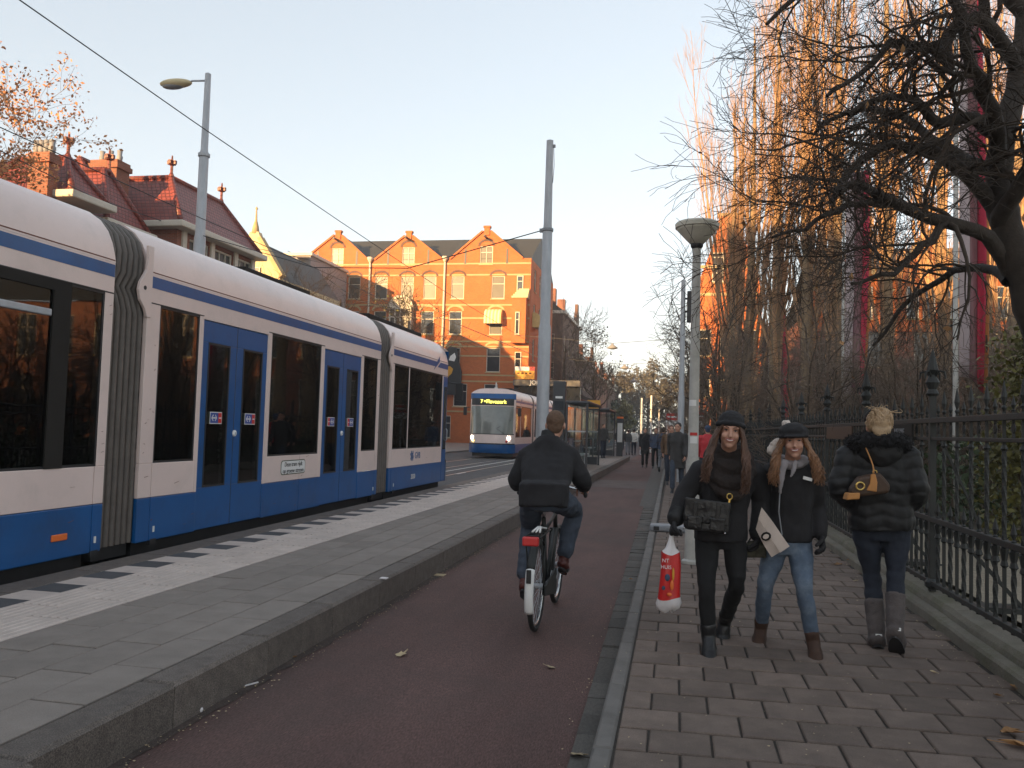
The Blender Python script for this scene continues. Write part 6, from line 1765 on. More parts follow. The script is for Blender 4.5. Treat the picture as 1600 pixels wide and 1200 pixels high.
def head_shapes(mb, C, F, U, neck, s=1.0, face=True):
    Rt = nv(np.cross(F, U)); ax = (Rt, F, U)
    mb.ell(C + U * .030 * s - F * .012 * s, (.074 * s, .094 * s, .088 * s), ax, 20, 14)
    mb.ell(C - U * .030 * s + F * .022 * s, (.061 * s, .068 * s, .085 * s), ax, 18, 12)
    mb.ell(C - U * .092 * s + F * .058 * s, (.027 * s, .026 * s, .023 * s), ax, 12, 8)
    mb.ell(C - U * .060 * s + F * .020 * s, (.052 * s, .055 * s, .045 * s), ax, 14, 8)
    if face:
        limb(mb, [C + F * .088 * s + U * .012 * s, C + F * .098 * s - U * .012 * s, C + F * .106 * s - U * .030 * s], [.007 * s, .009 * s, .013 * s], 8)
        for e in (-1, 1):
            mb.ell(C + F * .072 * s - U * .028 * s + Rt * e * .036 * s, (.022 * s, .018 * s, .024 * s), ax, 10, 6)
            mb.ell(C + Rt * e * .076 * s - F * .01 * s - U * .01 * s, (.010 * s, .022 * s, .030 * s), ax, 10, 6)
            mb.ell(C + F * .080 * s + U * .028 * s + Rt * e * .030 * s, (.026 * s, .012 * s, .008 * s), ax, 10, 6)
    limb(mb, [neck, C - U * .05 * s - F * .02 * s], [.056 * s, .052 * s], 14)
    return Rt

def face_parts(parent, C, F, U, s=1.0, smile=True):
    Rt = nv(np.cross(F, U)); ax = (Rt, F, U)
    for e in (-1, 1):
        p = C + F * .081 * s + U * .010 * s + Rt * e * .031 * s
        mb = MB(); mb.ell(p, (.012 * s, .006 * s, .0042 * s), ax, 12, 8); o = mb.build('eye', M['eyewhite'], parent, smooth=True)
        mb = MB(); mb.ell(p + F * .004 * s, (.0068 * s, .0035 * s, .0048 * s), ax, 10, 6); limb(mb, [p + F * .003 * s - Rt * .013 * s, p + F * .006 * s + U * .005 * s, p + F * .003 * s + Rt * .013 * s], [.0015 * s, .0026 * s, .0015 * s], 6); mb.build('iris', M['eye'], o, smooth=True)
        mb = MB(); limb(mb, [p + U * .018 * s - Rt * e * .016 * s + F * .004 * s, p + U * .022 * s + F * .006 * s, p + U * .017 * s + Rt * e * .018 * s], [.003 * s, .004 * s, .002 * s], 6); mb.build('eyebrow', M['hair_br'], parent, smooth=True)
    w = .030 if smile else .021; c = C - U * .056 * s + F * .087 * s
    mb = MB()
    for sg in (1, -1):
        P = [c + Rt * w * s * t + F * .008 * s * (1 - t * t) + U * s * ((.010 if smile else 0) * t * t + sg * (.0075 if smile else .0045) * (1 - t * t)) for t in np.linspace(-1, 1, 7)]
        limb(mb, P, [.002 * s, .004 * s, .005 * s, .005 * s, .005 * s, .004 * s, .002 * s], 6, K=9)
    mb.build('lips', M['lips'], parent, smooth=True)
    if smile:
        mb = MB(); mb.ell(c + F * .006 * s + U * .001 * s, (.023 * s, .005 * s, .0065 * s), ax, 10, 6); mb.build('teeth', M['teeth'], parent, smooth=True)

def hand(mb, wrist, d, palm, thumb, curl=.5, s=1.0, grow_=0.0):
    """d: towards the fingers, palm: the way the palm faces, thumb: sideways towards the thumb"""
    d = nv(np.array(d, float)); palm = np.array(palm, float); palm = nv(palm - d * np.dot(palm, d)); side = nv(np.cross(d, palm))
    if np.dot(side, thumb) < 0: side = -side
    g = grow_
    kn = wrist + d * .085 * s
    limb(mb, [wrist - d * .02 * s, wrist + d * .02 * s, wrist + d * .055 * s, kn], [.024 * s + g, .028 * s + g, .036 * s + g, .036 * s + g], 10, flat=.55, ref=palm)
    for k, L in enumerate((.072, .080, .074, .058)):
        b = kn + side * (.028 - .0185 * k) * s - d * .006
        a1, a2, a3 = curl * .75, curl * 1.7, curl * 2.4
        q = [b]
        for a, l in ((a1, .42), (a2, .33), (a3, .25)):
            q.append(q[-1] + (d * math.cos(a) + palm * math.sin(a)) * L * l * s)
        limb(mb, q, [.0095 * s + g, .0088 * s + g, .0082 * s + g, .0070 * s + g], 8)
    tb = wrist + d * .022 * s + side * .022 * s
    q = [tb, tb + (side * .75 + d * .65 + palm * .15) * .034 * s, tb + (side * .75 + d * .9 + palm * .35) * .058 * s, tb + (side * .55 + d * 1.05 + palm * (.5 + curl * .3)) * .078 * s]
    limb(mb, q, [.014 * s + g, .0115 * s + g, .010 * s + g, .008 * s + g], 8)

def strands(name, m, parent, roots, curl=0.0, seed=0, r=.011, K=12):
    """roots: list of polylines; each becomes a tapering lock of hair"""
    rg = np.random.default_rng(seed); P = []; Q = []
    for pts in roots:
        p, _ = poly_resample(pts, np.ones(len(pts)), K)
        t = np.linspace(0, 1, K)[:, None]
        ph = rg.uniform(0, 6.28)
        p = p + rg.normal(0, .003, p.shape) + curl * t * np.stack([np.sin(t[:, 0] * 13 + ph), np.cos(t[:, 0] * 13 + ph), 0 * t[:, 0]], 1)
        P.append(p); Q.append(r * rg.uniform(.7, 1.3) * np.concatenate([np.linspace(.6, 1, 4), np.linspace(1, .25, K - 4)]))
    return tubes_obj(name, [(np.array(P), np.array(Q), 6)], m, parent)

def body_common(t, J, F, vox=.0065, hands=None, face=True, head_s=1.0, wide=1.0):
    """one continuous body under the clothes, from the joints in J"""
    mb = MB(); Rv = nv(J['shR'] - J['shL']) ; 
    mid = (J['shL'] + J['shR']) / 2; hip = (J['hiL'] + J['hiR']) / 2
    Fv = nv(F - Rv * np.dot(F, Rv))
    torso(mb, [(hip - V(0, 0, .05), .13 * wide, .09, Fv), (hip + V(0, 0, .04), .145 * wide, .095, Fv), (hip * .6 + mid * .4, .115 * wide, .08, Fv), (hip * .25 + mid * .75, .14 * wide, .095, Fv), (mid + V(0, 0, .0), .155 * wide, .075, Fv), (mid + V(0, 0, .05), .07, .06, Fv)], Rv)
    for s in 'LR':
        limb(mb, [J['sh' + s], J['sh' + s] * .5 + J['el' + s] * .5, J['el' + s], J['wr' + s]], [.045, .04, .034, .025], 12)
        a_ = J['an' + s] + nv(J['kn' + s] - J['an' + s]) * .03; limb(mb, [J['hi' + s], J['kn' + s] * .5 + J['hi' + s] * .5, J['kn' + s], J['kn' + s] * .45 + a_ * .55, a_], [.066, .054, .042, .036, .030], 14)
        f_ = J['to' + s] - J['an' + s]; u_ = nv(J['kn' + s] - J['an' + s]); f_ = nv(f_ - u_ * np.dot(f_, u_) * .35); limb(mb, [J['an' + s], J['an' + s] - u_ * .065 + f_ * .02, J['an' + s] - u_ * .075 + f_ * .10], [.030, .030, .020], 10)
    head_shapes(mb, J['head'], J['hF'], J['hU'], mid + V(0, 0, .03), head_s, face)
    for h in hands or []: hand(mb, *h)
    return remesh('body', mb, vox, M['skin'], t, 1)

def legs_cloth(t, J, m, name='trousers', r=(.092, .062, .050), vox=.010, seed=0, amp=.006, top=.12, bootcut=0.0):
    mb = MB(); hip = (J['hiL'] + J['hiR']) / 2; Rv = nv(J['hiR'] - J['hiL']); Fv = nv(np.cross(V(0, 0, 1), Rv))
    torso(mb, [(hip - V(0, 0, .09), .13, .10, Fv), (hip, .155, .115, Fv), (hip + V(0, 0, top), .145, .10, Fv)], Rv)
    for s in 'LR':
        a = J['an' + s] + nv(J['kn' + s] - J['an' + s]) * .03
        limb(mb, [J['hi' + s], J['kn' + s] * .5 + J['hi' + s] * .5, J['kn' + s], J['kn' + s] * .45 + a * .55, a], [r[0], (r[0] + r[1]) / 2 + .006, r[1], (r[1] + r[2]) / 2 + .004, r[2] + bootcut], 14)
    return remesh(name, mb, vox, m, t, 2, wrinkle(amp, 11, .6, seed))

def boot(t, knee, ankle, toe, m, sole=None, shaft=.0, r=.05, name='boot', vox=.008, lift=None, heel=.0):
    """ankle and toe joints give its pose; shaft is how far the leg part rises"""
    mb = MB(); up = nv(knee - ankle); f = toe - ankle; f = nv(f - up * np.dot(f, up) * .35)
    bottom = ankle - up * .075
    limb(mb, [ankle + up * max(shaft, .02), ankle + up * .01, bottom + f * .0], [r * 1.02, r * .92, r * .80], 14)
    limb(mb, [bottom - f * .035, bottom + f * .03, bottom + f * .10, bottom + f * .155], [r * .80, r * .98, r * .98, r * .70], 14, flat=.80, ref=up)
    limb(mb, [ankle - up * .02 + f * .02, bottom + f * .09 + up * .012], [r * .85, r * .80], 12)
    b = remesh(name, mb, vox, m, t, 2, wrinkle(.004, 22, 1))
    # sole: a flat outline under the foot
    so = MB(); sd = nv(np.cross(f, up)); P = []
    for k in range(14):
        a = 2 * math.pi * k / 14; lx = .108 * math.cos(a); ly = r * .83 * math.sin(a) * (1.0 if math.cos(a) > 0 else .85)
        P.append(bottom + f * (.058 + lx) + sd * ly - up * (r * .68))
    so.prism(P, up * -.018); so.build('sole', sole or M['dark'], b)
    return b

def sleeves(mb, J, r=(.078, .062, .052), cut=.03):
    for s in 'LR':
        w = J['wr' + s] - nv(J['wr' + s] - J['el' + s]) * cut
        limb(mb, [J['sh' + s], J['sh' + s] * .5 + J['el' + s] * .5, J['el' + s], w], [r[0], r[0] * .92, r[1], r[2]], 14)

def T(*p): return V(*p)

# ---- the taller young woman
def woman_one():
    g = (0.291, 5.873, 0.100)
    t = thing('person', 'person in black coat, knit hat and dark scarf carrying a red carrier bag', 'person', (.36, 6.0, .1))
    J = dict(head=T(*(0.363, 5.860, 1.604)), shL=T(*(0.531, 6.050, 1.342)), shR=T(*(0.194, 6.000, 1.335)), elR=T(*(0.069, 5.980, 1.157)), wrR=T(*(0.007, 5.900, 0.984)),
             elL=T(*(0.604, 6.150, 1.110)), wrL=T(*(0.576, 6.100, 0.886)), hiR=T(*(0.229, 6.050, 0.873)), hiL=T(*(0.412, 6.050, 0.883)),
             knR=T(*(0.225, 5.880, 0.539)), anR=T(*(0.244, 5.920, 0.213)), toR=T(*(0.243, 5.740, 0.122)), knL=T(*(0.431, 6.000, 0.557)), anL=T(*(0.380, 6.380, 0.227)), toL=T(*(0.370, 6.240, 0.112)))
    J['shL'], J['shR'] = J['shL'], J['shR']
    F = nv(V(-.12, -1, 0)); J['hF'] = nv(V(-.02, -1, -.05)); J['hU'] = nv(V(.10, -.05, 1))
    C, hF, hU = J['head'], J['hF'], J['hU']
    # in the photo her right is on the left
    Rv = nv(J['shL'] - J['shR']); mid = (J['shL'] + J['shR']) / 2; hip = (J['hiL'] + J['hiR']) / 2
    JJ = dict(J); JJ['shL'], JJ['shR'] = J['shR'], J['shL']
    for k in ('el', 'wr', 'hi', 'kn', 'an', 'to'): JJ[k + 'L'], JJ[k + 'R'] = J[k + 'R'], J[k + 'L']
    dR = nv(J['wrR'] - J['elR']) + V(0, 0, -.4)
    hR = (J['wrR'], dR, V(1, 0, 0), V(0, -1, 0), 1.25); hL = (J['wrL'], nv(J['wrL'] - J['elL']), V(-1, 0, 0), V(0, -1, 0), .7)
    b = body_common(t, JJ, F, hands=[hR, hL]); face_parts(b, C, hF, hU)
    mb = MB(); hand(mb, *hR, 1.0, .0045); hand(mb, *hL, 1.0, .0045)
    for w, e in ((J['wrR'], J['elR']), (J['wrL'], J['elL'])): limb(mb, [w + nv(e - w) * .05, w - nv(e - w) * .01], [.036, .034], 12)
    remesh('gloves', mb, .0055, M['black_cloth'], t, 1)
    # coat
    mb = MB(); Fv = nv(F - Rv * np.dot(F, Rv))
    torso(mb, [(hip - V(0, 0, .035), .185, .135, Fv), (hip + V(0, 0, .06), .185, .14, Fv), (hip * .62 + mid * .38, .165, .125, Fv), (hip * .3 + mid * .7, .185, .135, Fv), (mid + V(0, 0, .01), .195, .115, Fv), (mid + V(0, 0, .06), .15, .095, Fv), (mid + V(0, 0, .13), .085, .085, Fv)], Rv)
    sleeves(mb, J, (.085, .072, .060), .015)
    remesh('coat', mb, .011, M['black_cloth'], t, 2, wrinkle(.010, 7.5, 1.2, 3.0))
    # cuffs
    mb = MB()
    for s in 'LR':
        w, e = J['wr' + s], J['el' + s]; d = nv(w - e); limb(mb, [w - d * .075, w - d * .0], [.064, .061], 14)
    remesh('cuffs', mb, .011, M['black_puff'], t, 1, wrinkle(.004, 20, 1))
    legs_cloth(t, J, M['black_tights'], 'trousers', (.086, .057, .047), seed=4)
    boot(t, J['knR'], J['anR'], J['toR'], M['black_leather'], shaft=.07, r=.055)
    boot(t, J['knL'], J['anL'], J['toL'], M['black_leather'], shaft=.07, r=.055)
    # scarf: two thick loops and a drop
    mb = MB(); n0 = mid + V(0, 0, .13) + F * .025
    for k, (r0, dz, rr) in enumerate(((.088, .020, .046), (.118, -.035, .056), (.130, -.10, .054), (.115, -.155, .042))):
        P = [n0 + Rv * r0 * math.cos(a) + Fv * (r0 * .95 * math.sin(a) + .015 * k) + V(0, 0, dz - (.055 + .03 * k) * max(math.sin(a), 0)) for a in np.linspace(0, 2 * math.pi, 13)]
        limb(mb, P, [rr] * 13, 10, ends=False)
    remesh('scarf', mb, .009, M['scarf_br'], t, 1, wrinkle(.012, 14, 1, 8))
    # knitted hat with a rolled edge
    mb = MB(); Rt = nv(np.cross(hF, hU)); ax = (Rt, hF, hU)
    mb.ell(C + hU * .062 - hF * .022, (.090, .104, .082), ax, 20, 12); limb(mb, [C + hU * (.040 - .018 * math.sin(a + math.pi)) - hF * .018 + Rt * .086 * math.cos(a) + hF * .100 * math.sin(a) for a in np.linspace(0, 2 * math.pi, 15)], [.017] * 15, 8, ends=False)
    mb.ell(C - hF * .065 - hU * .02, (.082, .05, .10), ax, 14, 10)
    remesh('knit_hat', mb, .007, M['black_cloth'], t, 1, wrinkle(.004, 30, 1))
    # long straight hair falling in front of both shoulders
    rg = np.random.default_rng(2); roots = []
    for k in range(280):
        e = -1 if k % 2 else 1; u = rg.uniform(0, 1)
        p0 = C + Rt * e * (.050 + .030 * u) + hU * (.045 - .02 * u) + hF * (.070 - .09 * u)
        p1 = C + Rt * e * (.080 + .018 * u) - hU * .03 + hF * (.055 - .07 * u)
        p2 = C + Rt * e * (.098 + .04 * u) - hU * .15 + hF * (.075 - .03 * u)
        L = rg.uniform(.28, .40) if e < 0 else rg.uniform(.26, .36)
        p3 = C + Rt * e * (.105 + .05 * rg.uniform(0, 1)) - hU * L * .75 + hF * (.125 + .03 * rg.uniform(-1, 1))
        p4 = C + Rt * e * (.10 + .06 * rg.uniform(0, 1)) - hU * L + hF * (.14 + .03 * rg.uniform(-1, 1))
        roots.append([p0, p1, p2, p3, p4])
    strands('hair', M['hair_br'], t, roots, .007, 3, .0062)
    # messenger bag, its strap and clasp
    bag = thing('shoulder_bag', 'black flap shoulder bag hanging at the hip of the person with the red bag', 'bag', tuple((0.216, 5.860, 1.029)))
    c = V(*(0.220, 5.855, 1.025)); bx = nv(V(1, -.14, -.07)); bz = nv(V(.07, 0, 1)); by = nv(np.cross(bz, bx))
    mb = MB(); mb.obox(c, bx, by, bz, .150, .045, .105); bo = remesh('bag_body', mb, .010, M['black_leather'], bag, 8, wrinkle(.007, 12, 1, 4))
    mb = MB(); mb.obox(c - by * .048 + bz * .032, bx, by, bz, .150, .010, .080); remesh('flap', mb, .006, M['black_leather'], bag, 5, wrinkle(.004, 16, 1, 9))
    for e in (-.075, .075):
        mb = MB(); mb.obox(c - by * .056 + bx * e - bz * .045, bx, by, bz, .050, .014, .042); remesh('pocket', mb, .005, M['black_leather'], bag, 5, wrinkle(.003, 22, 1, e))
        mb = MB(); mb.obox(c - by * .062 + bx * e + bz * .02, bx, by, bz, .014, .006, .07); mb.build('buckle_strap', M['black_leather'], bag, bevel=.004)
    for e in (-.14, .13):
        mb = MB(); mb.ell(c + bx * e - bz * .095 - by * .05, (.007, .007, .007), None, 8, 6); mb.build('stud', M['chrome'], bag, smooth=True)
    s0 = c + bx * .135 + bz * .10; s1 = V(*(0.352, 5.840, 1.137)); s2 = V(*(0.387, 5.840, 1.341)); s3 = mid + Rv * .10 + Fv * .03 + V(0, 0, .11)
    mb = MB(); Pp, _ = poly_resample([s0, s1, s2, s3], [1] * 4, 14)
    for a, b_ in zip(Pp[:-1], Pp[1:]): mb.bar(a, b_ + nv(b_ - a) * .004, .034, .006, ref=nv(V(.9, .1, .3)))
    mb.build('strap', M['darkgrey'], bag)
    mb = MB(); k = V(*(0.362, 5.800, 1.166)); mb.tube([k + V(.018 * math.cos(a), 0, .020 * math.sin(a)) for a in np.linspace(0, 2 * math.pi, 11)], .0045, 6, cap=False); mb.bar(k - V(0, 0, .02), k - V(.004, 0, .062), .011); mb.build('clasp', M['gold'], bag)
    # carrier bag hanging from her hand
    cb = thing('carrier_bag', 'red and white plastic carrier bag hanging from the gloved hand', 'bag', tuple((-0.038, 5.880, 0.600)))
    top = J['wrR'] + nv(dR) * .125
    def ring(p, hw, hd, ph, n=22, amp=.17):
        return [p + V(hw * math.cos(a) * (1 + amp * math.sin(3 * a + ph)), hd * math.sin(a) * (1 + amp * math.sin(4 * a + ph * 2)), .012 * math.sin(2 * a + ph)) for a in np.linspace(0, 2 * math.pi, n, endpoint=False)]
    cpt = lambda px, py: V(*sight(px, py, 5.88))
    mb = MB(); lev = [(1049, 833, .010, .008), (1048, 846, .018, .014), (1047, 858, .034, .026), (1046, 864, .060, .036)]
    mb.rings([ring(cpt(a, b_), w, d, 1.0) for a, b_, w, d in lev], cap=False); mb.build('handles', M['bag_white'], cb, smooth=True)
    mb = MB(); lev = [(1046, 864, .061, .037), (1046, 885, .066, .050), (1045, 905, .068, .058), (1044, 925, .070, .060), (1044, 934, .072, .06)]
    mb.rings([ring(cpt(a, b_), w, d, 1 + .35 * i) for i, (a, b_, w, d) in enumerate(lev)], cap=False); mb.build('red_side', M['bag_red'], cb, smooth=True)
    mb = MB(); lev = [(1044, 934, .0725, .0605), (1044, 942, .080, .055), (1044, 950, .070, .04), (1045, 955, .030, .02)]
    mb.rings([ring(cpt(a, b_), w, d, 2.4 + .4 * i, amp=.2) for i, (a, b_, w, d) in enumerate(lev)], cap=False); mb.build('white_bottom', M['bag_white'], cb, smooth=True)
    lettering('NT', .035, M['bag_white'], cpt(1040, 874) + V(0, -.062, 0), '-Y', cb); lettering('HUIS', .034, M['bag_white'], cpt(1041, 884) + V(0, -.066, 0), '-Y', cb)
    for px, py, w, h, m in ((1043, 900, .03, .05, 'cloth_blue'), (1050, 912, .022, .07, 'orange'), (1037, 916, .02, .03, 'cloth_blue'), (1052, 895, .014, .09, 'yellow'), (1046, 926, .03, .025, 'orange')):
        mb = MB(); q = cpt(px, py) + V(0, -.0655 if py > 890 else -.06, 0); mb.ell(q, (w * .6, .006, h * .5), None, 10, 6); mb.build('print', M[m], cb, smooth=True)
    # small patterned bag at her other side
    pb = thing('hand_bag', 'small dark patterned bag held between the carrier bag and the map', 'bag', tuple((0.575, 6.120, 0.785)))
    mb = MB(); q = V(*(0.560, 6.100, 0.787)); mb.ell(q, (.075, .05, .06), None, 16, 10); mb.obox(q + V(0, 0, -.01), V(1, 0, 0), V(0, 1, 0), V(0, 0, 1), .07, .04, .045)
    remesh('pouch', mb, .009, M['camo'], pb, 2, wrinkle(.006, 20, 1)); mb = MB(); mb.tube([q + V(-.05, 0, .04), q + V(-.01, -.01, .12), q + V(.05, 0, .04)], .007, 6); mb.build('handle', M['dark'], pb)
woman_one()

# ---- the shorter young woman
def woman_two():
    t = thing('person', 'person in black peaked cap, grey scarf and pale jeans holding a folded map', 'person', (.78, 6.15, .1))
    J = dict(head=T(*(0.798, 6.020, 1.547)), shR=T(*(0.670, 6.150, 1.338)), shL=T(*(0.930, 6.100, 1.337)), elR=T(*(0.636, 6.200, 1.062)), wrR=T(*(0.632, 6.020, 0.890)), elL=T(*(0.990, 6.200, 1.079)), wrL=T(*(0.997, 6.100, 0.900)),
             hiR=T(*(0.715, 6.150, 0.847)), hiL=T(*(0.861, 6.150, 0.855)), knR=T(*(0.637, 6.150, 0.531)), anR=T(*(0.632, 6.360, 0.204)), toR=T(*(0.600, 6.200, 0.121)), knL=T(*(0.876, 6.020, 0.548)), anL=T(*(0.945, 6.070, 0.197)), toL=T(*(0.936, 5.900, 0.137)))
    F = nv(V(-.05, -1, 0)); J['hF'] = nv(V(-.06, -1, -.04)); J['hU'] = nv(V(-.06, -.05, 1)); C, hF, hU = J['head'], J['hF'], J['hU']
    Rv = nv(J['shL'] - J['shR']); mid = (J['shL'] + J['shR']) / 2; hip = (J['hiL'] + J['hiR']) / 2; Fv = nv(F - Rv * np.dot(F, Rv))
    JJ = dict(J)
    for k in ('sh', 'el', 'wr', 'hi', 'kn', 'an', 'to'): JJ[k + 'L'], JJ[k + 'R'] = J[k + 'R'], J[k + 'L']
    hR = (J['wrR'], nv(V(.35, -.35, -.7)), V(.6, .8, 0), V(.2, -.5, .6), .9); hL = (J['wrL'], nv(J['wrL'] - J['elL'] + V(0, -.02, 0)), V(-1, 0, 0), V(0, -1, 0), .55)
    b = body_common(t, JJ, F, hands=[hR, hL], wide=.95, head_s=.98); face_parts(b, C, hF, hU, .98)
    mb = MB(); hand(mb, *hR, 1.0, .0045); hand(mb, *hL, 1.0, .0045)
    for w, e in ((J['wrR'], J['elR']), (J['wrL'], J['elL'])): limb(mb, [w + nv(e - w) * .05, w - nv(e - w) * .01], [.034, .032], 12)
    remesh('gloves', mb, .0055, M['black_cloth'], t, 1)
    mb = MB()
    torso(mb, [(hip + V(0, 0, .00), .160, .125, Fv), (hip + V(0, 0, .08), .158, .125, Fv), (hip * .6 + mid * .4, .142, .112, Fv), (hip * .3 + mid * .7, .158, .120, Fv), (mid - V(0, 0, .02), .165, .105, Fv), (mid + V(0, 0, .045), .11, .08, Fv), (mid + V(0, 0, .085), .078, .075, Fv)], Rv)
    sleeves(mb, J, (.074, .062, .050), .01)
    remesh('jacket', mb, .010, M['black_cloth'], t, 2, wrinkle(.008, 9, 1.2, 12))
    mb = MB(); mb.obox(V(*(0.885, 5.965, 1.298)), nv(V(1, -.15, -.25)), nv(V(.15, 1, 0)), V(.2, 0, 1), .03, .002, .011); mb.build('chest_badge', M['signwhite'], t, bevel=.004)
    mb = MB(); mb.tube([V(*(0.709, 5.985, 1.238)), V(*(0.703, 5.995, 1.062)), V(*(0.728, 6.010, 0.905))], .0045, 6); mb.build('zip', M['zinc'], t)
    # pale collar and the grey scarf ends
    mb = MB(); n0 = mid + V(0, 0, .075) + F * .01
    limb(mb, [n0 + Rv * .085 * math.cos(a) + Fv * .085 * math.sin(a) + V(0, 0, .01 - .04 * max(math.sin(a), 0)) for a in np.linspace(0, 2 * math.pi, 13)], [.032] * 13, 10, ends=False)
    limb(mb, [V(*(0.737, 5.990, 1.405)), V(*(0.714, 5.970, 1.304)), V(*(0.709, 5.985, 1.185))], [.030, .024, .010], 10, flat=.5, ref=F)
    limb(mb, [V(*(0.808, 5.990, 1.407)), V(*(0.793, 5.970, 1.351)), V(*(0.769, 5.970, 1.293))], [.022, .016, .006], 10, flat=.5, ref=F)
    remesh('scarf', mb, .008, M['scarf_gr'], t, 1, wrinkle(.006, 18, 1))
    legs_cloth(t, J, M['blue_jeans'], 'jeans', (.088, .056, .044), seed=9, amp=.007)
    boot(t, J['knR'], J['anR'], J['toR'], M['brown_boot'], shaft=.055, r=.052); boot(t, J['knL'], J['anL'], J['toL'], M['brown_boot'], shaft=.055, r=.052)
    # peaked cap with a white bobble
    mb = MB(); Rt = nv(np.cross(hF, hU)); ax = (Rt, hF, hU)
    mb.ell(C + hU * .070 - hF * .015, (.098, .112, .062), ax, 20, 12); limb(mb, [C + hU * .042 - hF * .012 + Rt * .083 * math.cos(a) + hF * .098 * math.sin(a) for a in np.linspace(0, 2 * math.pi, 15)], [.018] * 15, 8, ends=False)
    mb.ell(C + hU * .040 + hF * .095, (.070, .040, .012), ax, 16, 8)
    remesh('cap', mb, .007, M['black_cloth'], t, 1, wrinkle(.004, 26, 1))
    mb = MB(); mb.ell(V(*(0.751, 6.060, 1.661)), (.030, .03, .034), None, 14, 10); remesh('bobble', mb, .006, M['pompom'], t, 1, wrinkle(.010, 60, 1))
    mb = MB(); limb(mb, [V(*(0.663, 6.140, 1.469)), V(*(0.695, 6.120, 1.525)), V(*(0.731, 6.100, 1.544))], [.032, .034, .02], 10); remesh('fur_trim', mb, .008, M['pompom'], t, 1, wrinkle(.012, 50, 1))
    rg = np.random.default_rng(4); roots = []
    for k in range(280):
        e = -1 if k % 2 else 1; u = rg.uniform(0, 1)
        p0 = C + Rt * e * (.055 + .024 * u) + hU * .035 + hF * (.060 - .10 * u)
        p1 = C + Rt * e * (.085 + .02 * u) - hU * .04 + hF * (.035 - .07 * u)
        p2 = C + Rt * e * (.105 + .045 * rg.uniform(0, 1)) - hU * .13 + hF * (.04 + .03 * rg.uniform(-1, 1))
        L = rg.uniform(.20, .30)
        p3 = C + Rt * e * (.115 + .06 * rg.uniform(0, 1)) - hU * L + hF * (.085 + .03 * rg.uniform(-1, 1))
        roots.append([p0, p1, p2, p3])
    strands('hair', M['hair_bl'], t, roots, .017, 5, .0062)
    # folded map
    mp_ = thing('folded_map', 'pale folded street map held in front of the person with the peaked cap', 'map', tuple((0.653, 5.900, 0.926)))
    A, B, C_, D = V(*(0.576, 5.860, 1.098)), V(*(0.760, 5.860, 0.852)), V(*(0.646, 5.900, 0.759)), V(*(0.540, 5.900, 0.942))
    mb = MB(); N = 8; n_ = nv(np.cross(B - A, D - A)); 
    for k in range(2):
        vs = [A + (B - A) * u + (D - A) * v * .5 + (D - A) * .5 * k + (C_ - B - D + A) * u * (v * .5 + .5 * k) + n_ * (.010 * math.sin(u * 5 + 2 * k) + (.012 if k else -.004) * v) for v in (0, 1) for u in np.linspace(0, 1, N)]
        m_ = MB(); m_.add(vs, [(i, i + 1, N + i + 1, N + i) for i in range(N - 1)]); o = m_.build('fold', M['paper'], mp_); s_ = o.modifiers.new('thick', 'SOLIDIFY'); s_.thickness = .003
    q = (A * .15 + B * .25 + C_ * .35 + D * .25) - n_ * np.sign(n_[1]) * -.0; nn = n_ if n_[1] < 0 else -n_
    q = V(*(0.607, 5.860, 0.907))
    u_ = nv(B - A); v_ = nv(np.cross(nn, u_))
    mb = MB(); mb.prism([q + u_ * .030 * math.cos(a) + v_ * .036 * math.sin(a) for a in np.linspace(0, 2 * math.pi, 10, endpoint=False)], nn * .002); mb.build('print', M['darkgrey'], mp_)
    mb = MB(); mb.prism([q + u_ * .016 * math.cos(a) + v_ * .022 * math.sin(a) + nn * .003 for a in np.linspace(0, 2 * math.pi, 10, endpoint=False)], nn * .002); mb.build('print', M['paper'], mp_)
woman_two()

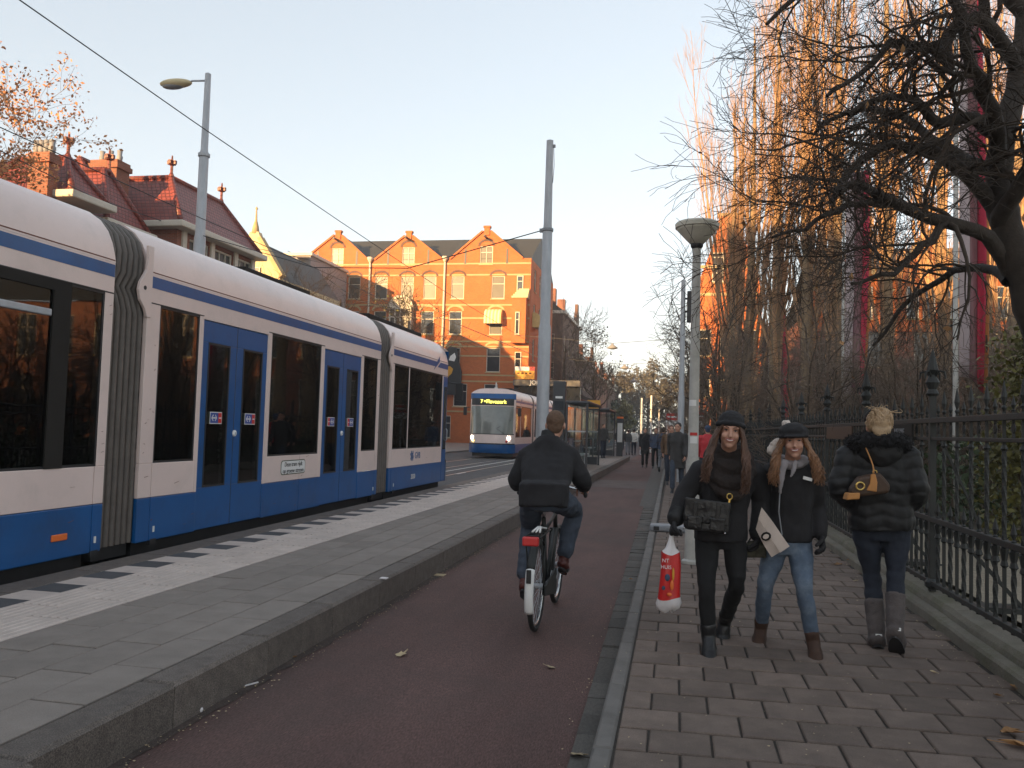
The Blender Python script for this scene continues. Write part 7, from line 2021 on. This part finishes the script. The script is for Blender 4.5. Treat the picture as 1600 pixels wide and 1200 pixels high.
# ---- the blonde woman walking away
def woman_three():
    t = thing('person', 'person walking away in a black puffer jacket with fur collar and grey boots', 'person', (1.45, 6.4, .1))
    J = dict(head=T(*(1.415, 6.340, 1.668)), shL=T(*(1.243, 6.420, 1.455)), shR=T(*(1.615, 6.420, 1.468)), elL=T(*(1.175, 6.400, 1.208)), wrL=T(*(1.326, 6.560, 1.087)), elR=T(*(1.688, 6.400, 1.217)), wrR=T(*(1.626, 6.560, 1.078)),
             hiL=T(*(1.357, 6.450, 0.937)), hiR=T(*(1.573, 6.450, 0.948)), knL=T(*(1.414, 6.500, 0.611)), anL=T(*(1.429, 6.420, 0.232)), toL=T(*(1.460, 6.620, 0.082)), knR=T(*(1.550, 6.400, 0.645)), anR=T(*(1.522, 6.280, 0.314)), toR=T(*(1.559, 6.360, 0.131)))
    F = V(0, 1, 0); J['hF'] = nv(V(-.05, 1, -.12)); J['hU'] = nv(V(0, .12, 1)); C, hF, hU = J['head'], J['hF'], J['hU']
    Rv = nv(J['shR'] - J['shL']); mid = (J['shL'] + J['shR']) / 2; hip = (J['hiL'] + J['hiR']) / 2; Fv = F
    hs = [(J['wr' + s], nv(J['wr' + s] - J['el' + s]), V(0, 0, -1), V(0, 1, 0), .6) for s in 'LR']
    b = body_common(t, J, F, hands=hs, wide=1.05); face_parts(b, C, hF, hU, smile=False)
    mb = MB()
    torso(mb, [(hip - V(0, 0, .01), .225, .15, Fv), (hip + V(0, 0, .08), .225, .16, Fv), (hip * .62 + mid * .38, .205, .15, Fv), (hip * .3 + mid * .7, .215, .155, Fv), (mid - V(0, 0, .01), .215, .135, Fv), (mid + V(0, 0, .07), .15, .11, Fv), (mid + V(0, 0, .13), .10, .09, Fv)], Rv)
    sleeves(mb, J, (.102, .088, .070), .02)
    remesh('puffer_jacket', mb, .011, M['black_puff'], t, 2, wrinkle(.010, 11, 2.2, 5, puff=(.95, .085, .009)))
    # hood lying on the back, and the fur round it
    mb = MB(); h0 = mid + V(0, -.11, .045); mb.ell(h0, (.155, .075, .105), None, 18, 12); mb.ell(h0 + V(0, .0, -.06), (.11, .06, .07), None, 14, 8); remesh('hood', mb, .011, M['black_puff'], t, 2, wrinkle(.008, 12, 1))
    mb = MB(); limb(mb, [mid + V(0, 0, .115) + Rv * .165 * math.cos(a) + V(0, -.02, 0) + Fv * .13 * math.sin(a) + V(0, 0, -.035 * abs(math.cos(a)) ** 2) for a in np.linspace(0, 2 * math.pi, 15)], [.060] * 15, 10, ends=False)
    fo = remesh('fur_collar', mb, .010, M['fur'], t, 1, wrinkle(.016, 38, 1))
    rg = np.random.default_rng(8)
    me = fo.data; nvx = len(me.vertices); idx = rg.choice(nvx, 1500); P = []; 
    for i in idx:
        v = me.vertices[int(i)]; p = np.array(v.co) + wloc(fo); n = np.array(v.normal) + rg.normal(0, .4, 3); n = nv(n); P.append([p, p + n * .014, p + n * .026 + V(0, 0, -.005)])
    tubes_obj('fur_hairs', [(np.array(P), np.array([.0028, .002, .0006])[None].repeat(len(P), 0), 3)], M['fur'], fo)
    legs_cloth(t, J, M['dark_jeans'], 'jeans', (.100, .062, .050), seed=13, top=.10, amp=.008)
    for s in 'LR':
        bo = boot(t, J['kn' + s], J['an' + s], J['to' + s], M['grey_boot'], shaft=.19, r=.066)
        up = nv(J['kn' + s] - J['an' + s]); p = J['an' + s] - up * .035 - V(0, .064, 0)
        mb = MB(); mb.obox(p, V(1, 0, 0), nv(np.cross(up, V(1, 0, 0))), up, .022, .003, .011); mb.build('heel_label', M['signwhite'], bo, bevel=.003)
    # hair drawn up in a loose knot, dark band
    mb = MB(); ax = (nv(np.cross(hF, hU)), hF, hU)
    mb.ell(C + hU * .030 - hF * .022, (.088, .104, .098), ax, 20, 14); mb.ell(C + hU * .085 - hF * .055, (.056, .045, .044), ax, 14, 8); mb.ell(C - hU * .03 - hF * .085, (.065, .03, .07), ax, 14, 8)
    ho = remesh('hair', mb, .008, M['hair_blonde'], t, 1, wrinkle(.004, 22, 3, 2))
    Rt = ax[0]; roots = []
    for k in range(320):
        a = rg.uniform(0, 2 * math.pi); e = rg.uniform(-.5, 1.0)
        p0 = C - hF * .02 + hU * .02 + Rt * .09 * math.cos(a) * math.cos(e) - hF * .10 * abs(math.sin(a)) * math.cos(e) + hU * .09 * math.sin(e)
        kc = C + hU * .085 - hF * .055; b0 = rg.uniform(0, 6.28); p2 = kc + Rt * .045 * math.cos(b0) + hU * .032 * math.sin(b0) - hF * .03
        p1 = (p0 + p2) / 2 + nv((p0 + p2) / 2 - C) * .022
        p3 = kc + Rt * .045 * math.cos(b0 + 1.6) + hU * .034 * math.sin(b0 + 1.6) - hF * .035; p4 = kc + Rt * .04 * math.cos(b0 + 2.8) + hU * .03 * math.sin(b0 + 2.8) - hF * rg.uniform(.0, .03)
        if k % 24 == 0: p3 = p2 + nv(p2 - C) * rg.uniform(.01, .05) + Rt * rg.normal(0, .03); p4 = p3 + nv(rg.normal(0, 1, 3)) * .03
        roots.append([p0, p1, p2, p3, p4])
    strands('hair_locks', M['hair_blonde'], ho, roots, .004, 9, .0042, 12)
    mb = MB(); mb.tube([C + hU * .055 - hF * .02 + Rt * .092 * math.cos(a) + (hU * .075 - hF * .03) * math.sin(a) for a in np.linspace(-.2, math.pi + .2, 14)], .008, 8); mb.build('hair_band', M['dark'], t, smooth=True)
    # bag on the left shoulder
    bag = thing('shoulder_bag', 'brown canvas shoulder bag with tan leather trim on the back of the puffer jacket', 'bag', tuple((1.307, 6.220, 1.271)))
    c = V(*(1.323, 6.215, 1.263)); bx = nv(V(1, .10, .16)); bz = nv(V(-.16, 0, 1)); by = nv(np.cross(bz, bx))
    mb = MB(); P = [(-.135, -.075), (.125, -.075), (.14, -.02), (.085, .075), (-.06, .06), (-.13, -.01)]
    mb.prism([c + bx * x + bz * z - by * .045 for x, z in P], by * .09); mb.build('bag_body', M['brownbag'], bag, bevel=.022)
    mb = MB(); mb.prism([c + bx * x + bz * z - by * .052 for x, z in ((-.175, -.085), (-.085, -.09), (-.075, -.045), (-.155, -.04))], by * .10); mb.build('corner_trim', M['tan'], bag, bevel=.008)
    mb = MB(); mb.prism([c + bx * x + bz * z - by * .056 for x, z in ((-.03, -.035), (.035, -.055), (.05, .01), (.045, .07), (.015, .07), (.0, .01))], by * .02); mb.build('flap_trim', M['tan'], bag, bevel=.006)
    mb = MB(); q = c - bx * .07 + bz * .0 - by * .056; mb.tube([q + bx * .028 * math.cos(a) + bz * .026 * math.sin(a) for a in np.linspace(0, 2 * math.pi, 13)], .006, 6); mb.build('ring_clasp', M['gold'], bag)
    mb = MB(); st = [c + bx * .05 + bz * .07, V(*(1.360, 6.235, 1.397)), V(*(1.321, 6.275, 1.516)), V(*(1.302, 6.350, 1.578))]
    Pp, _ = poly_resample(st, [1] * 4, 10)
    for a, b_ in zip(Pp[:-1], Pp[1:]): mb.bar(a, b_ + nv(b_ - a) * .004, .030, .008, ref=nv(V(.9, -.2, .4)))
    mb.build('strap', M['tan'], bag)
    mb = MB(); q = V(*(1.368, 6.215, 1.349)); mb.tube([q + V(.014 * math.cos(a), 0, .014 * math.sin(a)) for a in np.linspace(0, 2 * math.pi, 11)], .004, 6); mb.build('strap_ring', M['gold'], bag)
woman_three()

# ---- bicycle and its rider
def bicycle():
    t = thing('bicycle', 'black city bicycle with white rear mudguard and red tail light', 'bicycle', (-1.045, 6.5, .005))
    x = -1.045; z0 = .012; Rw = .345
    yr, yf = 6.50, 7.60
    def wheel(y):
        c = V(x, y, z0 + Rw)
        mb = MB(); mb.tube([c + V(0, (Rw - .02) * math.cos(a), (Rw - .02) * math.sin(a)) for a in np.linspace(0, 2 * math.pi, 41)], .021, 8, cap=False); wo = mb.build('wheel', M['tyre'], t, smooth=True)
        mb = MB(); mb.tube([c + V(0, (Rw - .045) * math.cos(a), (Rw - .045) * math.sin(a)) for a in np.linspace(0, 2 * math.pi, 41)], .012, 6, cap=False); mb.build('rim', M['chrome'], wo, smooth=True)
        mb = MB(); mb.tube([c + V(-.05, 0, 0), c + V(.05, 0, 0)], .022, 10); mb.build('hub', M['steel'], wo, smooth=True)
        mb = MB()
        for k in range(28):
            a = 2 * math.pi * k / 28; mb.bar(c + V(.03 if k % 2 else -.03, .02 * math.cos(a), .02 * math.sin(a)), c + V(0, (Rw - .05) * math.cos(a), (Rw - .05) * math.sin(a)), .0025)
        mb.build('spokes', M['steel'], wo)
        return c
    cr, cf = wheel(yr), wheel(yf)
    bb = V(x, yr + .46, z0 + .30); st = V(x, yr + .27, .86); hd0 = V(x, yf - .17, .83); hd1 = V(x, yf - .13, .70)
    mb = MB()
    for a, b, r in ((bb, st, .017), (bb, hd1, .020), (st + V(0, .02, -.12), hd0, .015), (hd0 + V(0, -.01, .06), hd1 + V(0, .01, -.03), .02)): mb.tube([a, b], r, 10)
    for e in (-.05, .05):
        mb.tube([bb + V(e * .5, 0, 0), cr + V(e, 0, 0)], .010, 8); mb.tube([st + V(e * .3, .01, -.06), cr + V(e, 0, 0)], .009, 8); mb.tube([hd1 + V(e * .8, 0, 0), hd1 + V(e, .04, -.1), cf + V(e, 0, 0)], .012, 8)
    mb.build('frame', M['iron'], t, smooth=True)
    def guard(c, a0, a1, m, name):
        mb = MB(); A_ = np.linspace(R(a0), R(a1), 16)
        mb.rings([[c + V(u * .034, (Rw + .022 - .012 * abs(u) ** 2) * math.cos(a), (Rw + .022 - .02 * abs(u) ** 2) * math.sin(a)) for u in (-1, -.5, 0, .5, 1)] for a in A_], cap=False, close=False)
        o = mb.build(name, m, t, smooth=True); s_ = o.modifiers.new('thick', 'SOLIDIFY'); s_.thickness = .003; return o
    guard(cr, 55, 150, M['iron'], 'mudguard'); guard(cr, 150, 205, M['signwhite'], 'mudguard_tail'); guard(cf, 40, 190, M['iron'], 'mudguard')
    mb = MB(); q = cr + V(0, -Rw * .92 - .03, .11 + .03); mb.box(x - .018, x + .018, cr[1] - Rw - .042, cr[1] - Rw - .026, .44, .54); mb.build('reflector', M['dark'], t, bevel=.004)
    # carrier with tail light
    mb = MB(); zc = .765
    for e in (-.06, .06): mb.tube([V(x + e, yr + .28, zc), V(x + e, yr - .30, zc)], .006, 6); mb.tube([V(x + e, yr - .22, zc), cr + V(e, 0, 0)], .006, 6)
    for y in np.linspace(yr - .30, yr + .25, 6): mb.tube([V(x - .06, y, zc), V(x + .06, y, zc)], .005, 6)
    mb.build('carrier', M['iron'], t, smooth=True)
    mb = MB(); mb.box(x - .062, x + .062, yr - .36, yr - .31, zc - .055, zc + .012); mb.build('tail_light', M['red'], t, bevel=.012)
    mb = MB()
    for k in range(3): mb.tube([V(x - .03 + .03 * k, yr - .1, zc + .02), V(x + .01 * k, yr + .0, zc + .05), V(x + .05 - .03 * k, yr + .1, zc + .03)], .008, 6)
    mb.build('elastic_straps', M['signwhite'], t, smooth=True)
    # saddle
    mb = MB(); s = st + V(0, -.02, .09); mb.ell(s + V(0, -.09, 0), (.088, .09, .035), None, 16, 8); limb(mb, [s + V(0, -.08, .0), s + V(0, .05, .0), s + V(0, .15, -.005)], [.055, .038, .022], 10, flat=.7); remesh('saddle', mb, .009, M['black_leather'], t, 2)
    mb = MB(); mb.tube([st, st + V(0, -.02, .08)], .013, 8); mb.build('seat_post', M['chrome'], t, smooth=True)
    # handlebar
    hb = hd0 + V(0, -.03, .22); mb = MB(); mb.tube([hd0, hb], .012, 8); mb.tube([hb + V(-.29, -.20, -.03), hb + V(-.27, -.05, .0), hb + V(-.12, .03, .02), hb, hb + V(.12, .03, .02), hb + V(.27, -.05, .0), hb + V(.29, -.20, -.03)], .011, 8); hbo = mb.build('handlebar', M['chrome'], t, smooth=True)
    for e in (-1, 1):
        mb = MB(); mb.tube([hb + V(e * .275, -.07, -.005), hb + V(e * .292, -.21, -.032)], .017, 10); mb.build('grip', M['tyre'], hbo, smooth=True)
    mb = MB(); mb.lathe([(0, 0), (.028, .004), (.03, .02), (.0, .032)], 12, hb + V(.2, -.0, .02)); mb.build('bell', M['chrome'], t, smooth=True)
    # cranks and pedals
    mb = MB(); mb.tube([bb + V(-.06, 0, 0), bb + V(.06, 0, 0)], .02, 10); mb.lathe([(.095, -.003), (.095, .003)], 24, bb + V(.05, 0, 0), (1, 0, 0)); pR, pL = V(x + .13, bb[1] + .15, bb[2] + .08), V(x - .13, bb[1] - .15, bb[2] - .08)
    mb.bar(bb + V(.07, 0, 0), pR - V(.05, 0, 0), .018); mb.bar(bb + V(-.07, 0, 0), pL + V(.05, 0, 0), .018); mb.build('crank', M['steel'], t)
    for p in (pR, pL): mb = MB(); mb.box(p[0] - .045, p[0] + .045, p[1] - .04, p[1] + .04, p[2] - .012, p[2] + .012); mb.build('pedal', M['tyre'], t, bevel=.004)
    mb = MB(); mb.prism([bb + V(.062, -.5, -.02), bb + V(.062, -.5, .06), bb + V(.062, .08, .11), bb + V(.062, .11, 0), bb + V(.062, .08, -.11)], (.02, 0, 0)); mb.build('chain_guard', M['iron'], t, bevel=.01)
    return pR, pL, hb, st
pR, pL, hb, sd = bicycle()
def cyclist():
    t = thing('person', 'person in black jacket and blue jeans riding the bicycle away', 'person', (-1.045, 6.75, .005))
    hx = -1.03; hip = V(hx, sd[1] - .09, sd[2] + .17)
    J = dict(hiL=hip + V(-.10, .0, 0), hiR=hip + V(.10, .0, 0), shL=V(*(-1.226, 7.000, 1.358)), shR=V(*(-0.881, 7.000, 1.370)), head=V(*(-1.009, 7.050, 1.620)))
    J['elL'], J['elR'] = V(*(-1.319, 7.000, 1.132)), V(*(-0.767, 7.000, 1.165))
    J['wrL'] = hb + V(-.285, -.21, .05); J['wrR'] = hb + V(.285, -.21, .05)
    J['anL'] = pL + V(-.01, -.05, .13); J['toL'] = pL + V(-.01, .12, .03); J['anR'] = pR + V(.01, -.05, .13); J['toR'] = pR + V(.01, .12, .03)
    J['knL'] = V(hx - .17, hip[1] + .34, (hip[2] + J['anL'][2]) / 2 + .06); J['knR'] = V(hx + .19, hip[1] + .43, (hip[2] + J['anR'][2]) / 2 + .12)
    F = nv(V(0, 1, -.15)); J['hF'] = nv(V(-.04, 1, -.08)); J['hU'] = nv(V(.0, .08, 1)); C, hF, hU = J['head'], J['hF'], J['hU']
    Rv = nv(J['shR'] - J['shL']); mid = (J['shL'] + J['shR']) / 2; Fv = nv(F - Rv * np.dot(F, Rv))
    hs = [(J['wrL'], V(.1, 1, -.25), V(0, -.2, -1), V(1, 0, 0), 1.2), (J['wrR'], V(-.1, 1, -.25), V(0, -.2, -1), V(-1, 0, 0), 1.2)]
    b = body_common(t, J, F, hands=hs, wide=1.15, head_s=1.03); face_parts(b, C, hF, hU, smile=False)
    mb = MB()
    torso(mb, [(hip + V(0, -.05, -.075), .20, .15, Fv), (hip + V(0, -.035, .02), .205, .15, Fv), (hip + V(0, -.02, .10), .205, .155, Fv), (hip * .62 + mid * .38, .205, .15, Fv), (hip * .3 + mid * .7, .222, .155, Fv), (mid + V(0, .0, .01), .228, .135, Fv), (mid + V(0, .01, .07), .20, .115, Fv), (mid + V(0, .01, .115), .135, .10, Fv), (mid + V(0, .02, .16), .082, .085, Fv)], Rv)
    sleeves(mb, J, (.092, .082, .058), .02)
    remesh('jacket', mb, .011, M['black_cloth'], t, 2, wrinkle(.011, 8, 1.3, 21))
    mb = MB(); limb(mb, [mid + V(0, .01, .11), mid + V(0, .03, .205)], [.082, .070], 16, ends=False); remesh('collar', mb, .009, M['black_puff'], t, 1)
    mb = MB(); mb.tube([V(*(-1.222, 6.860, 1.340)), V(*(-1.024, 6.830, 1.385)), V(*(-0.836, 6.860, 1.359))], .003, 5)
    # jeans
    mb = MB(); torso(mb, [(hip - V(0, 0, .10), .135, .12, V(0, 1, 0)), (hip - V(0, 0, .0), .185, .15, V(0, 1, 0)), (hip + V(0, 0, .09), .17, .125, V(0, 1, 0))], V(1, 0, 0))
    for s in 'LR':
        a = J['an' + s] + nv(J['kn' + s] - J['an' + s]) * .02
        limb(mb, [J['hi' + s], (J['hi' + s] + J['kn' + s]) / 2, J['kn' + s], (J['kn' + s] + a) / 2, a], [.108, .098, .080, .076, .068], 14)
    remesh('jeans', mb, .010, M['mid_jeans'], t, 2, wrinkle(.011, 10, .6, 30))
    for s in 'LR': boot(t, J['kn' + s], J['an' + s], J['to' + s], M['red_shoe'], shaft=.0, r=.050, name='shoe')
    mb = MB(); ax = (nv(np.cross(hF, hU)), hF, hU); mb.ell(C + hU * .036 - hF * .018, (.0795, .0985, .090), ax, 22, 14); mb.ell(C - hU * .015 - hF * .055, (.067, .048, .07), ax, 16, 10)
    remesh('hair', mb, .007, M['hair_short'], t, 1, wrinkle(.0025, 60, 1))
cyclist()

# ---- people further off
def walker(label, x, y, z0, h, face_deg, top, legs, hair, stride=.5, seed=0, long_coat=False, shoe='dark', hat=None, name='person', detail=True, arms=(.1, -.1)):
    """standing or walking figure of height h; face_deg 0 looks at the viewer, 180 away"""
    t = thing('person', label, 'person', (0, 0, 0))
    rd = random.Random(seed); s = h / 1.75
    st = .17 * stride
    J = dict(hiL=V(-.09, 0, .90) * s, hiR=V(.09, 0, .90) * s, knL=V(-.095, -st * 1.1 - .03, .49) * s, knR=V(.095, st * .6 - .03, .49) * s, anL=V(-.09, -st * 1.5, .10) * s, anR=V(.09, st * 1.7, .10 + .06 * stride) * s,
             shL=V(-.175, 0, 1.42) * s, shR=V(.175, 0, 1.42) * s, elL=V(-.22, .04 + arms[0], 1.15) * s, elR=V(.22, .04 + arms[1], 1.15) * s, wrL=V(-.21, -.04 + arms[0] * 1.8, .92) * s, wrR=V(.21, -.04 + arms[1] * 1.8, .92) * s, head=V(0, -.02, 1.62) * s)
    J['toL'] = J['anL'] + V(0, -.14, -.06) * s; J['toR'] = J['anR'] + V(0, -.14, -.06) * s
    # here the figure looks along -y; its left and right are swapped for the helpers, which only need them consistent
    F = V(0, -1, 0); J['hF'] = nv(V(rd.uniform(-.2, .2), -1, -.05)); J['hU'] = V(0, 0, 1.0); C = J['head']
    vx = .012 if detail else .02
    JJ = dict(J)
    hs = [(J['wr' + q], V(0, -.1, -1), V(-1 if q == 'R' else 1, 0, 0), V(0, -1, 0), .5) for q in 'LR']
    b = body_common(t, JJ, F, vox=.009 if detail else .014, hands=hs, head_s=s * 1.0, face=True)
    if detail: face_parts(b, C, J['hF'], J['hU'], s, False)
    mid = (J['shL'] + J['shR']) / 2; hip = (J['hiL'] + J['hiR']) / 2; Rv = V(1, 0, 0)
    mb = MB(); low = hip - V(0, 0, .30 if long_coat else .03) * s
    torso(mb, [(low, .20 * s, .145 * s, F), (hip + V(0, 0, .06) * s, .185 * s, .135 * s, F), (hip * .6 + mid * .4, .175 * s, .125 * s, F), (hip * .3 + mid * .7, .195 * s, .135 * s, F), (mid - V(0, 0, .02) * s, .195 * s, .115 * s, F), (mid + V(0, 0, .05) * s, .12 * s, .09 * s, F), (mid + V(0, 0, .09) * s, .075 * s, .075 * s, F)], Rv)
    sleeves(mb, J, (.082 * s, .066 * s, .054 * s), .01)
    remesh('coat' if long_coat else 'jacket', mb, vx + .002, M[top], t, 2, wrinkle(.009, 9, 1.2, seed))
    legs_cloth(t, J, M[legs], 'trousers', (.092 * s, .066 * s, .058 * s), vox=vx, seed=seed)
    for q in 'LR': boot(t, J['kn' + q], J['an' + q], J['to' + q], M[shoe], shaft=.0, r=.047, name='shoe', vox=vx)
    mb = MB(); ax = (nv(np.cross(J['hF'], J['hU'])), J['hF'], J['hU']); mb.ell(C + V(0, 0, .042) * s - J['hF'] * .022 * s, (.083 * s, .098 * s, .088 * s), ax, 16, 10); mb.ell(C - J['hF'] * .06 * s - V(0, 0, .01), (.068 * s, .045 * s, .07 * s), ax, 12, 8)
    remesh('hair' if not hat else 'hat', mb, vx, M[hair if not hat else hat], t, 1, wrinkle(.005, 40, 1))
    t.location = (x, y, z0); t.rotation_euler = (0, 0, R(face_deg))
    return t
walker('person in a long dark coat and jeans walking left of the lamp post', .05, 21.3, .1, 1.76, -8, 'cloth_grey', 'mid_jeans', 'hair_dk', .6, 1, True)
walker('person in a brown jacket half hidden behind the long dark coat', -.14, 24.5, .1, 1.72, 5, 'cloth_brown', 'dark_jeans', 'hair_br', .5, 2)
walker('person in a black coat, left of the pair walking on the cycle path', -1.36, 38.2, .005, 1.78, 4, 'black_cloth', 'black_tights', 'hair_short', .5, 3, True, arms=(.02, .02))
walker('person in a blue grey jacket, right of the pair walking on the cycle path', -.86, 37.4, .005, 1.80, -4, 'cloth_blue', 'black_tights', 'hair_short', .6, 4)
walker('walker in a dark blue jacket and grey jeans on the kerb', -.50, 34, .05, 1.76, 172, 'cloth_blue', 'grey_jeans', 'hair_dk', .9, 5)
walker('person in a white jacket seen from behind at the street end', *sight(990, 708, 58)[:2], .0, 1.78, 180, 'cloth_white', 'dark_jeans', 'hair_dk', .6, 6, detail=False)
walker('person in dark clothes beside the white jacket at the street end', *sight(981, 708, 58)[:2], .0, 1.74, 180, 'cloth_grey', 'grey_jeans', 'hair_dk', .6, 7, detail=False)
walker('dark figure waiting inside the farther shelter', *sight(942, 712, 42)[:2], PZ, 1.74, 40, 'cloth_grey', 'dark_jeans', 'hair_br', .1, 8, detail=False)
walker('person in a bright red jacket right of the lamp post', .82, 22.5, .1, 1.72, 185, 'cloth_red', 'dark_jeans', 'hair_dk', .5, 9, hat='cloth_blue')
walker('dark-clad person beside the red jacket behind the lamp post', 1.22, 24, .1, 1.66, 170, 'black_cloth', 'black_tights', 'hair_dk', .5, 10)
for k, (px, Y, tp, lb) in enumerate(((966, 66, 'cloth_grey', 'dark pedestrian just right of the shelter'), (972, 72, 'black_cloth', 'farther dark pedestrian right of the shelter'), (928, 62, 'cloth_blue', 'pedestrian seen through the shelter glass, nearest the orange sign'), (934, 68, 'black_cloth', 'pedestrian seen through the shelter glass, beside the waiting figure'), (1052, 47, 'cloth_brown', 'pedestrian under the no entry sign'), (1033, 52, 'black_cloth', 'dark pedestrian far behind the pair on the path'))):
    q = sight(px, 690, Y); walker(lb, q[0], Y, .02, 1.74, 15 + 160 * (k % 2), tp, 'dark_jeans', 'hair_dk', .5, 20 + k, detail=False)

for (y, x, lb, tp, rz) in ((11.1, -5.75, 'passenger in grey standing behind the middle tram window', 'cloth_grey', 100), (4.6, -5.8, 'passenger in brown behind the rearmost tram window', 'cloth_brown', 80), (17.3, -5.9, 'passenger in blue behind the front tram window', 'cloth_blue', 95)):
    walker(lb, x, y, .42, 1.70, rz, tp, 'dark_jeans', 'hair_dk', .05, int(y * 3), detail=False)   # standing in the tram

# ------------------------------------------------------------------ fallen leaves and litter
def leaf_mesh(seed, L, flat=1.0):
    rg = random.Random(seed); P = []
    for k in range(12):
        a = 2 * math.pi * k / 12; r = L * (.55 + .45 * abs(math.cos(a * 2.5 + rg.uniform(-.3, .3)))) * (1 if k % 2 else .62)
        P.append((r * math.cos(a), r * .75 * math.sin(a), .012 + L * .22 * flat * rg.uniform(-.3, 1)))
    mb = MB(); mb.add([(0, 0, .006)] + P, [(0, k + 1, (k + 1) % 12 + 1) for k in range(12)]); mb.bar((0, 0, .008), (-L * 1.3, .1 * L, .010), .003)
    return mb
def leaf(x, y, z, L, seed, label, m='leaf_dry', group=None):
    o = link('fallen_leaf', leaf_mesh(seed, L, .25 if m == 'leaf_pale' else 1.0).mesh('fallen_leaf', M[m])); o.location = (x, y, z); o.rotation_euler = (random.Random(seed).uniform(-.2, .2), random.Random(seed + 1).uniform(-.2, .2), seed * 1.3)
    return tag(o, label, 'leaf', group)
for px, py, z, L, m, lb in ((1310, 882, .11, .07, 'leaf_dry', 'flat orange brown leaf lying flat by the plinth left of the grey boots'), (1328, 876, .13, .075, 'leaf_dry', 'curled orange brown leaf standing against the plinth'), (1337, 908, .11, .045, 'leaf_pale', 'small pale leaf left of the puffer jacket and jeans'),
                            (902, 1180, .035, .065, 'leaf_pale', 'pale crumpled leaf in the gutter at the bottom edge'), (1590, 1165, .11, .10, 'leaf_dry', 'heap-like brown leaf at the lower right corner'), (1578, 1145, .11, .07, 'leaf_dry', 'brown leaf just behind the lower right corner one'),
                            (1558, 1087, .11, .035, 'leaf_dry', 'orange leaf on the tiles by the plinth, lower right'), (1582, 1073, .11, .03, 'leaf_dry', 'orange leaf closest to the plinth, lower right'), (1457, 1050, .11, .028, 'leaf_pale', 'pale leaf on the tiles below the grey boots'),
                            (984, 905, .035, .03, 'leaf_dry', 'tiny brown leaf in the gutter beside the kerb'), (627, 1023, .012, .07, 'leaf_pale', 'pale flattened leaf in the middle of the cycle path'), (860, 1043, .012, .05, 'leaf_pale', 'pale leaf on the cycle path left of the gutter'), (460, 1027, .012, .03, 'leaf_dry', 'brown leaf at the foot of the platform kerb')):
    q = ground_at(px, py, z); leaf(q[0], q[1], z - .006, L, px, lb, m)
q = ground_at(685, 898, .01); o = MB(); o.box(q[0] - .07, q[0] + .07, q[1] - .06, q[1] + .06, .006, .012); w_ = o.build('paper_wrapper', M['leaf_pale'], None); tag(w_, 'flat yellowish paper wrapper on the cycle path by the kerb', 'litter')
q = ground_at(312, 1112, .01); o = MB(); o.ell((q[0], q[1], .02), (.018, .018, .016), None, 10, 6); w_ = o.build('paper_ball', M['bag_white'], None); tag(w_, 'small white paper ball at the foot of the kerb', 'litter')
q = ground_at(392, 1070, .01); o = MB(); o.bar((q[0] - .03, q[1] - .05, .012), (q[0] + .02, q[1] + .05, .012), .008); w_ = o.build('cigarette_end', M['bag_white'], None); tag(w_, 'white cigarette end at the foot of the kerb', 'litter')
q = ground_at(600, 905, PZ); o = MB(); o.box(q[0] - .03, q[0] + .03, q[1] - .03, q[1] + .03, PZ + .006, PZ + .014); w_ = o.build('paper_scrap', M['bag_white'], None); tag(w_, 'white scrap of paper on the platform kerb', 'litter')
# crumbs of leaf and grit too small to pick apart
rg = np.random.default_rng(15); n = 3300
x = np.concatenate([rg.uniform(-.45, 2.05, 700), rg.normal(-2.41, .05, 1200), rg.normal(-.43, .06, 800), rg.normal(1.98, .06, 600)]); y = rg.uniform(2.8, 16, n)
z = np.where(x > -.31, .108, .014)
c = np.stack([x, y, z], 1); ang = rg.uniform(0, 6.28, n); s = rg.uniform(.002, .011, n) * rg.uniform(.5, 1, n)
e1 = np.stack([np.cos(ang), np.sin(ang), np.zeros(n)], 1) * s[:, None]; e2 = np.stack([-np.sin(ang), np.cos(ang), np.full(n, .25)], 1) * s[:, None] * .6
v = np.stack([c - e1, c - e2, c + e1, c + e2], 1).reshape(-1, 3)
o = link('leaf_crumbs', raw_mesh('leaf_crumbs', v, np.arange(4 * n).reshape(n, 4), M['leaf_pale'], False)); o['kind'] = 'stuff'

# thin autumn air over the whole street
hz = bpy.data.materials.new('haze'); hz.use_nodes = True
t = hz.node_tree; t.nodes.remove(t.nodes['Principled BSDF'])
pv = t.nodes.new('ShaderNodeVolumePrincipled'); pv.inputs['Color'].default_value = (.95, .96, 1, 1); pv.inputs['Density'].default_value = .0008
t.links.new(pv.outputs[0], t.nodes['Material Output'].inputs['Volume'])
mb = MB(); mb.box(-120, 120, -100, 320, -1.0, 33); o = mb.build('haze', hz); o['kind'] = 'stuff'
